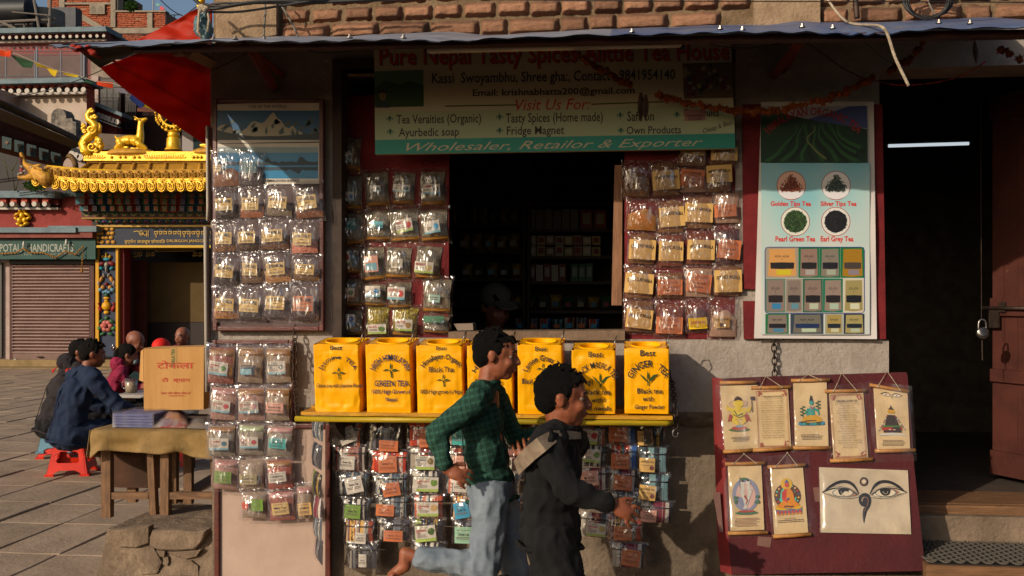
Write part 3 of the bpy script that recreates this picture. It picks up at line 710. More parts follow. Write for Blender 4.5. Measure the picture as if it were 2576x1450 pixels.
for bx,t,c,m in rows:
 if m is None:lb=dict(r=(.12,.38,.4,.56),c=L_yel,b=fine(2,.2,.8)); lab_='clear bag of ' +t
 elif m == 'x':lb=dict(r=(.18,.3,.75,.6),c=fm('2f5c63',.5)); lab_='clear bag of ' +t
 else:
  lb=slab_label(t,L_org if t == 'STAR ANIS' else L_yel)
  hu=dict(salt='pink lumps',seed='pale brown seeds',car='dark pods').get(c,'spice')
  lab_='clear plastic bag of %s labelled %s on the left board' % (hu,t)
 packet('spice_bag',bx,W-.06,.030,lab_,'spice bag',G1,contents=spc[c],lab=lb,top={'fenu':.5,'wp':.46,'cor':.44}.get(c,.56))
# ---------------------------------------------------------------- brocade tea packets
G2='brocade tea packets on the left pillar'
def broc(nm,a,b,c,sc=20):
 m=mat(nm,a,b,.5,sc,.4,60,kind='voronoi',spec=.4,dirt=(c,sc*.5,.55)); return m
BC={'red':broc('brocade_red','7c352b','a35c4a','4f3a34'),'cream':broc('brocade_cream','a18a72','86705c','566064'),'pink':broc('brocade_pink','b08878','9a6e62','8c5048'),'orange':broc('brocade_orange','a5442c','8c3424','5c4a44'),'grey':broc('brocade_grey','8f8372','776b5d','4a5c60')}
BD={'gold':mat('band_gold','a08a35','8a3530',.35,30,.2,kind='voronoi',spec=.6),'red':mat('band_red','b3343c','b5aa9c',.4,26,.2,kind='voronoi',spec=.6),'lime':mat('band_lime','8fa070','b0b890',.4,26,.2,kind='voronoi',spec=.6)}
def tealab(t1,pic='4f7a3a',r=(.18,.40,.82,.72),ink=KR,foot=None,head='Pure Himalayan',tt=None):
 return dict(r=r,c=L_wht,t=rng.uniform(-.05,.05) if tt is None else tt,b=[(0,.84,1,1,foot or L_lb)] +fine(3,.56,.8,u0=.06,u1=.6),d=[(.78,.45,.14,.2,fm(pic,.6))],
    x=[(head,(.05,.06,.62,.17),KG,{}),(t1,(.05,.20,.6,.36),ink,dict(bold=.02)),('TEA',(.05,.39,.28,.52),ink,dict(bold=.02))])
def z3(*a):return (503+a[0]*.436,817.6+a[1]*.436,503+a[2]*.436,817.6+a[3]*.436)
simple=lambda t,c,r,ink=K:dict(r=r,c=c,b=fine(1,.12,.2)+fine(2,.66,.86),x=[(t,(.15,.32,.85,.52),ink,dict(bold=.01))])
for bx,lab_,bc,bd,lb in (
 ((35,112,205,347),'red brocade packet of HERBAL TEA, leftmost of the top row','red','gold',tealab('HERBAL','4f7a3a',tt=.08)),
 ((208,112,372,345),'cream brocade packet labelled DARJEELING TEA on the left pillar','cream','gold',dict(r=(.22,.50,.78,.74),c=fm('233a4c',.5),b=[(.05,.35,.75,.95,L_lb)],x=[('DARJEELING TEA',(.06,.08,.8,.28),L_wht,{})])),
 ((374,112,535,342),'orange-banded brocade packet labelled MASALA TEA beside the hanging chain','cream','gold',tealab('MASALA','4a5560',ink=KB,head='Milk')),
 ((58,348,222,560),'brocade packet of RHODODENDRON TEA with a red band and pink flower','pink','red',tealab('RHODODENDRON','b3434c')),
 ((206,348,382,562),'pale pink brocade packet labelled HIBISCUS TEA','pink','gold',tealab('HIBISCUS','c47a78')),
 ((374,348,526,562),'brocade packet with a plain salmon label below MASALA TEA','cream','gold',simple('Green Tea',L_pk,(.14,.44,.80,.72))),
 ((35,562,210,768),'dark-banded brocade packet labelled CHAMOMILE TEA','grey','gold',tealab('CHAMOMILE','3d6878')),
 ((212,562,376,765),'beige packet of ROSE TEA with a pale green glitter band','grey','lime',tealab('ROSE','a8303a')),
 ((380,562,545,770),'brocade packet with a turquoise BEST QUALITY YOGI TEA label','grey','red',dict(r=(.20,.40,.80,.68),c=L_aqua,b=fine(2,.66,.9,'184c4c'),x=[('BEST QUALITY',(.18,.12,.82,.27),K,{}),('YOGI TEA',(.18,.33,.82,.52),K,dict(bold=.02))])),
 ((68,765,224,962),'red-banded brocade packet with a bright green Cinnamon Tea label','pink','red',simple('Cinnamon Tea',L_lime,(.20,.38,.82,.72),KG)),
 ((214,765,380,960),'beige brocade packet labelled ASSAM TEA','cream',None,simple('ASSAM TEA',mat('label_khaki','a89a72','9c8e68',.6),(.18,.45,.78,.75))),
 ((382,765,548,958),'orange brocade packet with a cream CINNAMON TEA label','orange','gold',simple('CINNAMON TEA',L_wht,(.18,.40,.80,.70))),
 ((236,950,392,1128),'packet of pink and green tea with a crumpled green label','cream',None,dict(r=(.48,.28,.92,.66),c=L_lime,d=[(-.5,.5,.3,.35,fm('c4452c',.7))])),
 ((384,948,552,1140),'red-banded brocade packet labelled Mint Tea','red','red',simple('Mint Tea',L_yel,(.22,.38,.80,.74))),
 ((558,915,662,1135),'brocade packet labelled JASMINE, half behind the side-hung pouches','cream','red',simple('JASMINE',L_tan,(.2,.48,.95,.80)))):
 packet('tea_packet',z3(*bx),W-.075,.042,lab_,'tea packet',G2,back=BC[bc],bands=[(BD[bd],.10,.30)] if bd else (),lab=lb,tilt=rng.uniform(-.05,.05))
# ---------------------------------------------------------------- side-hung strip of pouches, seen edge on
G3='pouches hung side-on by the left board'
ST=[]
pals=[('6c3028','8f8578','2b3138','b0a590','a0522e'),('7a2a26','8c5a50','b5a89a','45201e'),('23262c','3c4653','9a938a','6c7a84','15171b'),('171617','b9b0a4','232122','c6bdb0'),('8c3e2c','d0a050','8c7c70','4c2c38','b0a598'),
  ('3c3a40','8c8478','1d1c20','5b5a5e'),('a8301c','c24a22','86201a','3a4a50','d06028'),('8a3a34','c2b5a5','4a5a68','b0502f'),('191a1c','b08a1e','c4bcae','6c7a28','1c1e24'),('a03028','d0c020','1f7a4a','2a5a9a','c04820'),('2a4a58','1d3038','6c8c90','2a1c34'),('6c2030','3c2838','9a8f84','20242c')]
for i,p in enumerate(pals):ST.append(stripes('woven_stripe_%s' % 'abcdefghijkl'[i],p,15,i+3))
nth=('topmost','second from the top','third from the top','fourth from the top','fifth from the top','lowest')
for k,(x0,y0,x1,y1) in enumerate(((648,530,715,648),(645,690,708,815),(648,848,705,985),(648,985,715,1120),(645,1085,720,1240),(650,1225,732,1370))):
 bx=z3(x0,y0,x1,y1); c=at((bx[0]+bx[2])/2,(bx[1]+bx[3])/2,W-.16)
 r=thing('tea_pouch',at((bx[0]+bx[2])/2,bx[3],W-.16),'striped pouch hung side-on on the pinkish board, %s of six' % nth[k],'tea pouch',G3)
 M=Matrix.Translation(c) @ Matrix.Rotation(R(-48-2*k),4,'Z') @ Matrix.Rotation(.12,4,'Y') @ Matrix.Diagonal((.115,.022,.115,1))
 link('pouch',shared(('p',k % 4,ST[(k*3+2) % 12].name),lambda:pillow_mesh(k,ST[(k*3+2) % 12],'pouch')),r,M)
 link('plastic_bag',FS[k % 5],r,M @ Matrix.Diagonal((1.14,1.1,1.16,1)))
# ---------------------------------------------------------------- woven pouches below the yellow shelf
def W4(*a):return (779.9+a[0]*.2884,1031.4+a[1]*.2884,779.9+a[2]*.2884,1031.4+a[3]*.2884)
def W5(*a):return (1195+a[0]*.2884,1031.4+a[1]*.2884,1195+a[2]*.2884,1031.4+a[3]*.2884)
def W6(*a):return (1408.8+a[0]*.2884,1031.4+a[1]*.2884,1408.8+a[2]*.2884,1031.4+a[3]*.2884)
G4='woven tea pouches hung in strips under the yellow shelf'
gt=lambda tt=0,r=(.28,.22,.80,.82),c=L_wht,t='Green Tea':dict(r=r,c=c,t=tt,b=fine(1,.2,.26)+fine(2,.62,.8),x=[(t,(.22,.36,.78,.54),K,dict(bold=.01))])
hm=lambda t,pic,tt=0,r=(.20,.30,.82,.84),ink=KR,head='Pure Himalayan':dict(r=r,c=L_wht,t=tt,b=[(0,.80,1,1,L_gr)] +fine(3,.54,.76,u0=.05,u1=.6),d=[(.80,.38,.16,.24,fm(pic,.6))],x=[(head,(.04,.05,.62,.17),KG,{}),(t,(.04,.21,.58,.35),ink,dict(bold=.02)),('TEA',(.04,.38,.26,.50),ink,dict(bold=.02))])
og=lambda t='Lemon Tea',tt=0,r=(.22,.42,.66,.92):dict(r=r,c=L_org,t=tt,b=fine(1,.12,.18,'7c3c22')+fine(2,.66,.84,'7c3c22'),x=[(t,(.2,.36,.8,.52),fm('5a2a1c',.7),{})])
jm=lambda tt=0:dict(r=(.03,.42,.55,.92),c=L_tan,t=tt,b=fine(1,.50,.58),d=[(.8,.7,.14,.16,fm('6c3a34'))],x=[('JASMINE TEA',(.1,.2,.92,.36),K,{})])
col=[
 (W4(190,95,465,305),0,gt(-.45),'Green Tea label set askew, top of the first strip'),(W4(200,310,490,535),1,gt(.05,(.2,.38,.66,.86)),'red striped with a Green Tea label, second in the first strip'),
 (W4(230,540,515,745),2,gt(-.22,(.32,.2,.84,.82)),'blue striped with a Green Tea label, third in the first strip'),(W4(265,765,540,950),3,gt(.05,(.16,.28,.66,.86),L_lime),'black and white with a lime green label'),
 (W4(300,955,570,1150),4,gt(.05,(.38,.52,.74,.96)),'maroon and ochre striped with a small label, fifth in the first strip'),(W4(320,1150,600,1385),5,gt(.0,(.38,.42,.62,.86)),'grey striped, lowest of the first strip'),
 (W4(490,90,795,345),5,og('Lemon Tea',0,(.38,.62,.92,.96)),'dark striped in torn plastic, top of the second strip'),(W4(510,350,855,540),6,og('Lemon Tea',-.08,(.25,.25,.72,.92)),'red with an orange Lemon Tea label, second in the second strip'),
 (W4(545,540,860,740),2,og('Lemon Tea',-.18,(.3,.42,.78,.95)),'grey striped with two orange labels, third in the second strip'),(W4(575,745,870,930),2,og('Lemon Tea',0,(.05,.42,.58,.9)),'blue and grey striped with an orange label, fourth in the second strip'),
 (W4(585,940,880,1130),5,og('Lemon Tea',0,(.22,.5,.78,.95)),'charcoal with an orange label, lowest of the second strip'),
 (W4(840,80,1165,310),6,og('Lemon Tea',0,(.35,.4,.75,.95)),'bright red and orange, top of the third strip'),(W4(850,310,1165,515),0,hm('MASALA','6c5a2c',0,(.24,.38,.76,.90),KB,'Milk'),'brown striped labelled Milk MASALA TEA'),
 (W4(865,515,1175,725),3,hm('LEMON GRASS','5a7c24'),'black and white zigzag labelled LEMON GRASS TEA'),(W4(880,730,1175,935),7,hm('GINGER','b08a54'),'pale striped labelled GINGER TEA beside the boys'),
 (W4(875,940,1185,1140),8,hm('HERBAL','35521c',-.14,(.18,.30,.75,.92)),'black and yellow labelled HERBAL TEA'),(W4(890,1140,1190,1300),3,None,'black and white, lowest of the third strip'),
 (W4(1165,95,1440,310),1,gt(0,(.3,.3,.8,.9),L_aqua),'maroon striped with a turquoise label, top of the fourth strip'),(W4(1180,325,1440,520),0,gt(0,(.3,.35,.8,.9),L_pk),'brown striped, second in the fourth strip'),
 (W4(1190,530,1440,730),7,gt(),'pale striped, third in the fourth strip'),(W4(1230,740,1500,945),4,gt(-.2,(.12,.3,.6,.9),L_bl),'ochre striped with a sky blue label'),
 (W4(1245,950,1510,1150),5,gt(0,(.1,.3,.7,.95),fm('7fa48a',.6)),'grey striped with a pale green label, lowest of the fourth strip'),
 (W5(180,80,390,320),3,gt(0,(.1,.4,.5,.9)),'black and white, top of the fifth strip'),(W5(150,335,400,525),1,hm('GINGER','54401c',0,(.2,.35,.68,.9)),'red woven with a picture label, second in the fifth strip'),
 (W5(160,530,395,730),3,gt(-.15,(.2,.25,.8,.85),L_pk,'Masala Tea'),'black and white with a tilted salmon Masala Tea label'),(W5(150,730,400,950),9,gt(0,(.14,.16,.84,.70),L_pk,'Masala Tea'),'dark striped with an upright salmon Masala Tea label'),
 (W5(150,950,400,1110),9,None,'dark with a red stripe, lowest of the fifth strip'),
 (W5(460,85,740,320),7,gt(0,(.5,.45,.9,.95)),'cream and red striped, top of the sixth strip'),(W5(460,330,740,525),6,gt(0,(.3,.4,.8,.95)),'red woven, second in the sixth strip'),(W5(460,530,740,720),2,gt(),'grey striped, third in the sixth strip'),
 (W6(140,100,415,295),0,hm('ROSE','a8161c',.06,(.14,.36,.72,.92)),'multicoloured labelled ROSE TEA'),(W6(150,300,420,490),3,hm('LEMON GRASS','5a7c24',0,(.14,.22,.74,.74)),'black and white striped labelled LEMON GRASS TEA'),
 (W6(170,490,435,690),11,gt(-.08,(.05,.16,.64,.74),L_pk,'Masala Tea'),'plum striped with a salmon label in the shade'),(W6(170,690,430,860),5,None,'grey striped, fourth in the seventh strip'),
 (W6(160,880,480,1105),0,hm('GINGER','a8925c',.02,(.24,.40,.76,.86)),'red and grey labelled GINGER TEA, lowest of the seventh strip'),
 (W6(415,90,675,290),9,og('Green Tea',0,(.04,.28,.64,.84)),'red and blue with a big orange label, top of the eighth strip'),(W6(430,300,680,510),9,og('Green Tea',0,(.04,.38,.68,.94)),'rainbow with an orange label, second in the eighth strip'),
 (W6(430,510,690,700),11,og('Green Tea',.05,(.18,.28,.78,.88)),'maroon with an orange label, third in the eighth strip'),(W6(440,700,700,930),2,og('Green Tea',-.1,(.1,.38,.72,.88)),'grey striped with an orange label, fourth in the eighth strip'),
 (W6(410,930,730,1130),4,og('Green Tea',0,(.2,.36,.68,.9)),'red and yellow with an orange label, fifth in the eighth strip'),(W6(430,1150,750,1370),11,og('Green Tea',.1,(.32,.24,.82,.84)),'plum woven with an orange label, lowest of the eighth strip'),
 (W6(670,80,925,310),8,jm(-.1),'olive and white striped labelled JASMINE TEA'),(W6(680,320,940,540),10,jm(.04),'teal with black diamonds labelled JASMINE TEA'),(W6(685,545,965,780),10,jm(.06),'dark green labelled JASMINE TEA, third in the last strip'),
 (W6(685,790,985,975),11,gt(0,(.03,.4,.5,.9),L_pk),'crimson striped with a pink label, lowest of the last strip')]
for bx,st,lb,ds in col:
 dd=(bx[3]-bx[1])*.0; packet('woven_pouch',(bx[0],bx[1]-2,bx[2],bx[3]+4),W-.10,.028,'woven tea pouch, ' +ds,'tea pouch',G4,back=ST[st],lab=lb,bag='s',zip_=.27,tilt=rng.uniform(-.03,.03)+.02)
# ---------------------------------------------------------------- red boards and packets in the window
def rboard(nm,pts,Y,t,label,edge=None):
 o=MB().slab(pts,Y,t).build(nm,M_redb,None,label=label,cat='board'); return o
def meta2(o,label,cat):return meta(o,label,cat)
o=MB().slab([(842,240),(1130,240),(1128,852),(842,852)],W+.12,.03).build('red_board',M_redb); meta(o,'dark red cloth board inside the window on the left, hung with foil tea','board')
o=MB().slab([(1571,372),(1868,372),(1868,853),(1571,853)],W+.01,.03).build('red_board',M_redb); meta(o,'red cloth board on the right of the window, hung with masala packets','board')
o=MB().slab([(1546,415),(1566,415),(1564,768),(1538,768)],W+.02,.03).build('wood_plank',mat('worn_plank','8a6348','6c4a35',.8,9,.4,stretch=(5,5,.7))); meta(o,'worn upright plank with scribbles left of the masala packets','plank')
fo=thing('poster_backing',at(2050,853,W-.02),'red cloth-covered panel behind the tall tea poster','board')
for pts in ([(1868,262),(1905,262),(1905,727),(1871,727)],[(1870,757),(1905,757),(1905,853),(1872,853)],[(2190,262),(2220,262),(2229,853),(2190,853)],[(1905,262),(2190,262),(2190,851),(1905,851)]):
 mb=MB(); mb.slab(pts,W-.022,.02); mb.build('cloth_strip',M_redb,fo)
G5='foil tea packets on the dark red board'
M_fd=mat('dark_foil','7a6c58','3e3830',.3,3,.8,7,metal=.35,spec=.6); M_fg=mat('gold_foil','8c7a2c','6a5a1c',.25,6,.6,9,metal=.7); M_go=mat('gold_fold','b0741c','8c5a14',.35,9,.4,metal=.4)
def z5(*a):return (817.6+a[0]*.3816,314.5+a[1]*.3816,817.6+a[2]*.3816,314.5+a[3]*.3816)
w_lab=lambda pic,t=None,r=(.30,.50,.72,.74),tt=None,foot=None:dict(r=r,c=L_wht,t=rng.uniform(-.1,.1) if tt is None else tt,b=[(0,.82,1,1,foot or L_lb)]+fine(2,.5,.74,u0=.06,u1=.55),d=[(.76,.5,.17,.26,fm(pic,.5))],x=[(t,(.05,.12,.6,.36),KR,dict(bold=.02))] if t else [])
FT=[((70,70,245,315),w_lab('3d6a78'),'highest, alone above the rest'),((85,325,255,575),w_lab('2a5a9a'),'far left of the second row'),((260,295,435,545),w_lab('3c6a70',r=(.3,.42,.7,.6)),'shiny silvery, second row'),
 ((440,300,600,540),w_lab('233f33',r=(.1,.42,.8,.62)),'third in the second row'),((615,285,800,540),w_lab('4a5a48','CHAMOMILE',(.2,.42,.8,.66),0),'labelled CHAMOMILE TEA, right of the second row'),
 ((65,570,265,800),dict(r=(.2,.25,.75,.55),c=fm('2c6c68',.5)),'with a dull green label, left of the third row'),((265,545,445,775),dict(r=(.35,.40,.75,.58),c=fm('5fa8b4',.5),b=[(.0,.5,1,.9,fm('3d8a8c'))]),'with a small turquoise landscape label'),
 ((415,535,630,780),w_lab('b03a34','HIBISCUS',(.28,.36,.78,.70),-.16,L_gr),'labelled HIBISCUS with a red flower, tilted'),((615,545,820,780),w_lab('2585b0',None,(.22,.40,.72,.74),-.12),'with a white label and blue corner picture'),
 ((65,790,245,985),w_lab('a8302c',None,(.2,.2,.66,.62),-.08,L_gr),'with a red flower, left of the fourth row'),((215,790,400,1040),dict(r=(.28,.30,.76,.72),c=L_pk,b=[(.08,.45,.9,.9,L_lb)]),'with a pink and pale blue label'),
 ((395,790,585,1020),dict(r=(.3,.4,.7,.66),c=L_wht,b=[(.1,.35,.75,.8,fm('857a66'))],x=[('GREEN TEA',(.1,.08,.8,.28),K,{})]),'labelled GREEN TEA, third in the fourth row'),((590,780,780,1025),w_lab('a89050','MASALA',(.1,.50,.74,.80),.02,L_gr),'labelled Milk MASALA TEA at the right of the fourth row'),
 ((80,1000,255,1205),w_lab('4f7a3a',None,(.2,.36,.74,.66),0,L_pk),'gold-topped with a pinkish label, left of the fifth row'),((250,1035,415,1200),w_lab('3a78a8',None,(.2,.15,.78,.58),-.05),'with a blue and black label in the fifth row'),
 ((410,1020,585,1215),w_lab('c0382c','RHODODENDRON',(.12,.24,.76,.66),.04),'labelled RHODODENDRON TEA with a red blossom'),((640,1000,845,1250),dict(r=(.26,.48,.64,.68),c=fm('8aa89c',.5),b=fine(2,.3,.8)),'with a pale green label at the right edge'),
 ((95,1210,260,1400),w_lab('2a4a9a',None,(.2,.2,.72,.52),.05),'with a blue corner label, left of the bottom row'),((260,1180,430,1400),w_lab('456c1e','LEMON GRASS',(.2,.60,.9,.88),-.05,L_gr),'gold, labelled LEMON GRASS TEA'),
 ((430,1180,620,1400),w_lab('8a6a40','GOLDEN TIPS',(.24,.44,.82,.78),-.03,L_gr),'bright gold, labelled GOLDEN TIPS TEA'),((640,1250,830,1375),dict(r=(.1,.05,.8,.4),c=fm('3f6a50',.5)),'partly hidden under another, bottom right')]
for bx,lb,ds in FT:
 gold='gold,' in ds
 packet('foil_tea_packet',z5(*bx),W+.115,.05,'foil tea packet %s' % ds,'tea packet',G5,back=M_fg if gold else M_fd,bands=[(M_go,.82,.95)],lab=lb,bag='f')
G6='masala powder packets on the red board'
def z6(*a):return (1534.6+a[0]*.3557,352+a[1]*.3557,1534.6+a[2]*.3557,352+a[3]*.3557)
PW={'b':mat('brown_powder','7d5636','6a472c',.9,5),'r':mat('red_powder','7a3a28','682f22',.9,5),'y':mat('turmeric','b56a1c','9c7236',.9,2),'p':mat('pale_powder','ad8a74','a07c66',.9,5),'k':mat('plum_plastic','4c3038','3a242c',.4,4)}
hw=lambda t,r=(.1,.24,.92,.8),tt=0:dict(r=r,c=L_tan,t=tt,x=[(t,(.08,.28,.94,.46),K,dict(bold=.015,bow=.06))])
op=lambda t,r=(.06,.34,.92,.86),tt=0:dict(r=r,c=L_org,t=tt,b=fine(2,.14,.3,'7c3c22'),x=[(t,(.2,.42,.8,.58),fm('5a2a1c'),dict(shear=.2)),('Powder',(.3,.64,.7,.78),fm('5a2a1c'),dict(shear=.2))])
MP=[((485,0,695,200),hw('MASALA',(.1,.0,.9,.55),.1),'b','brown, half hidden under the signboard, third column'),((700,0,905,185),hw('MASALA',(.05,.3,.95,.8)),'b','tan, half hidden under the signboard, last column'),
 ((85,150,290,415),None,'b','crumpled empty-topped, top of the first column'),((285,150,490,410),hw('GARAM MASALA',(.05,.28,.98,.8)),'b','labelled GARAM MASALA'),((485,195,690,380),op('Cinnamon',(.02,.1,.84,.76),.1),'p','with an orange Cinnamon label in the shade'),
 ((675,180,855,375),hw('MEAT MASALA',(.0,.0,1,.62)),'b','labelled MEAT MASALA'),((120,425,345,655),None,'y','of orange turmeric without a label'),((320,420,525,665),hw('TEA & COFFEE MASALA',(.12,.22,.98,.78),-.08),'b','labelled TEA & COFFEE MASALA'),
 ((515,385,730,640),hw('CURRY MASALA',(.04,.26,.96,.78)),'b','labelled CURRY MASALA'),((730,360,930,605),op('Pink Salt',(.04,.42,.82,.78),-.06),'p','of pale salt with an orange label'),((130,660,330,890),hw('HOT CURRY MASALA',(.04,.22,.98,.82)),'b','labelled HOT CURRY MASALA'),
 ((330,660,525,905),hw('CHICKEN',(.08,.24,.96,.80)),'r','with a torn CHICKEN label'),((535,650,740,890),hw('VEGETABLE MASALA',(.04,.24,.98,.82)),'r','labelled VEGETABLE MASALA'),((735,610,930,890),op('Pepper',(.14,.34,.96,.82),.16),'k','of pepper powder with a tilted orange label'),
 ((105,890,315,1130),hw('CHICKEN CURRY MASALA',(.02,.22,.98,.8),.04),'b','labelled CHICKEN CURRY MASALA'),((320,925,525,1125),op('Cumin',(.08,.3,.92,.84)),'b','with a square orange Cumin label'),((525,890,735,1120),op('Turmeric',(.1,.24,.92,.8),.08),'p','with an orange Turmeric label'),
 ((730,880,935,1115),hw('FRY RICE MASALA',(.02,.18,.96,.84),-.06),'b','labelled FRY RICE MASALA'),((100,1130,320,1370),hw('DAL & SOUP MASALA',(.08,.28,.92,.84),.1),'b','labelled DAL & SOUP MASALA'),((310,1140,525,1395),op('Black Pepper',(.06,.42,.92,.88)),'r','with an orange Black Pepper label'),
 ((525,1130,715,1360),dict(r=(.12,.56,.80,.90),c=fm('d3a800',.5),t=0,x=[('SAFFRON',(.12,.3,.88,.56),KR,dict(bold=.01))]),'k','small, labelled SAFFRON in bright yellow'),((695,1120,905,1405),dict(r=(.16,.46,.70,.72),c=mat('label_ochre','a87c30','9c722a'),t=-.05,x=[('PURE HIMALAYAN',(.08,.12,.92,.32),K,dict(bold=.02))],d=[(.5,.7,.14,.2,K)]),'p','with a small ochre PURE HIMALAYAN label, bottom right')]
for bx,lb,pw,ds in MP:
 shade='masala packet ' +ds
 packet('masala_packet',z6(*bx),W-.005,.032,shade,'spice packet',G6,back=PW[pw] if lb and lb['c'] in (L_tan,L_org) else None,contents=PW[pw],bag='m',bands=(),lab=lb,tilt=rng.uniform(-.04,.04),top=1.0 if lb and lb['c'] == L_tan else .7)
# ================================================================= yellow shelf and tea tins
sh=thing('yellow_shelf',at(1220,1060,W-.2),'long worn yellow shelf on chains under the shop window, carrying seven tea tins','shelf')
YS=W - .32; TILT=R(6.0)
zA=at(1200,1040,YS).z
def shp(x,z0,z1,Y0,Y1):pass
xa,xb=at(757,1040,YS).x,at(1692,1040,YS).x
for k,(a,b) in enumerate(((xa,at(1395,1040,YS).x-.001),(at(1395,1040,YS).x+.001,xb))):
 mb=MB(); mb.box((a,YS,zA-.018),(b,YS+.14,zA-.002)); mb.build('plank',M_yel2,sh)
 mb=MB(); mb.box((a+.002,YS+.144,zA-.014),(b-.004,W-.03,zA+.010)); mb.build('plank',M_yel2,sh)
mb=MB(); pr=zA-.034
mb.tube([(xa-.03,YS+.012,pr-.002),(xa+.6,YS+.012,pr),(xb-.4,YS+.012,pr-.001),(xb-.03,YS+.012,pr),(xb,YS+.03,pr+.004)],.013,12); mb.build('front_rail',mat('rail_yellow','a88a10','7c6c14',.4,6,.2,20,stretch=(.5,5,5)),sh,True)
for x in (xa+.12,(xa+xb)/2,xb-.12):
 mb=MB(); mb.prism([(x,W-.001,zA-.22),(x,W-.001,zA-.05),(x,YS+.03,zA-.05),(x,YS+.05,zA-.08)],(.03,0,0)); mb.build('bracket',M_iron,sh)
# chains
def chain(px,pts,label,r=.011):
 L=[]; P=[Vector(p) for p in pts]
 for a,b in zip(P,P[1:]):
  n=max(1,round((b-a).length/.030)); L += [a.lerp(b,i/n) for i in range(n)]
 L.append(P[-1]); o=thing('chain',P[-1],label,'chain')
 ring=None
 for i in range(len(L)-1):
  c=(L[i]+L[i+1])/2; d=(L[i+1]-L[i]).normalized(); s=d.cross(Vector((0,1,0))).normalized(); s=s if i % 2 else (Vector((0,1,0))*.9 +s*.35).normalized()
  mb=MB(); q=[c +d*(.021*math.cos(a)*(1 if abs(math.cos(a)) > .3 else 1)) +s*(r*math.sin(a)) for a in [k*math.pi/5 for k in range(10)]]
  mb.tube(q+[q[0]],.0032,5,cap=False); mb.build('chain_link',M_iron,o,True)
 return o
a0=at(742,822,W-.04); a1=at(741,950,W-.10); a2=at(748,1043,YS+.03)
chain(0,[a0,a1,a2],'rusty chain holding up the left end of the yellow shelf')
chain(0,[at(1946,852,W-.035),at(1948,900,W-.03),at(1949,965,W-.03)],'short rusty chain hanging below the tall tea poster')
b0=at(1697,1012,YS+.05)
chain(0,[at(1655,880,W-.05),at(1690,960,W-.08),b0,at(1700,1060,YS+.04),at(1699,1078,YS+.04)],'bright chain with a hook at the right end of the yellow shelf')
mb=MB(); c=at(1699,1090,YS+.04); mb.tube([c +Vector((.012*math.cos(R(t)),0,.016*math.sin(R(t)))) for t in range(100,400,25)],.003,5); meta(mb.build('hook',M_metal,None,True),'small steel hook at the end of the chain beside the GINGER TEA tin','hook')
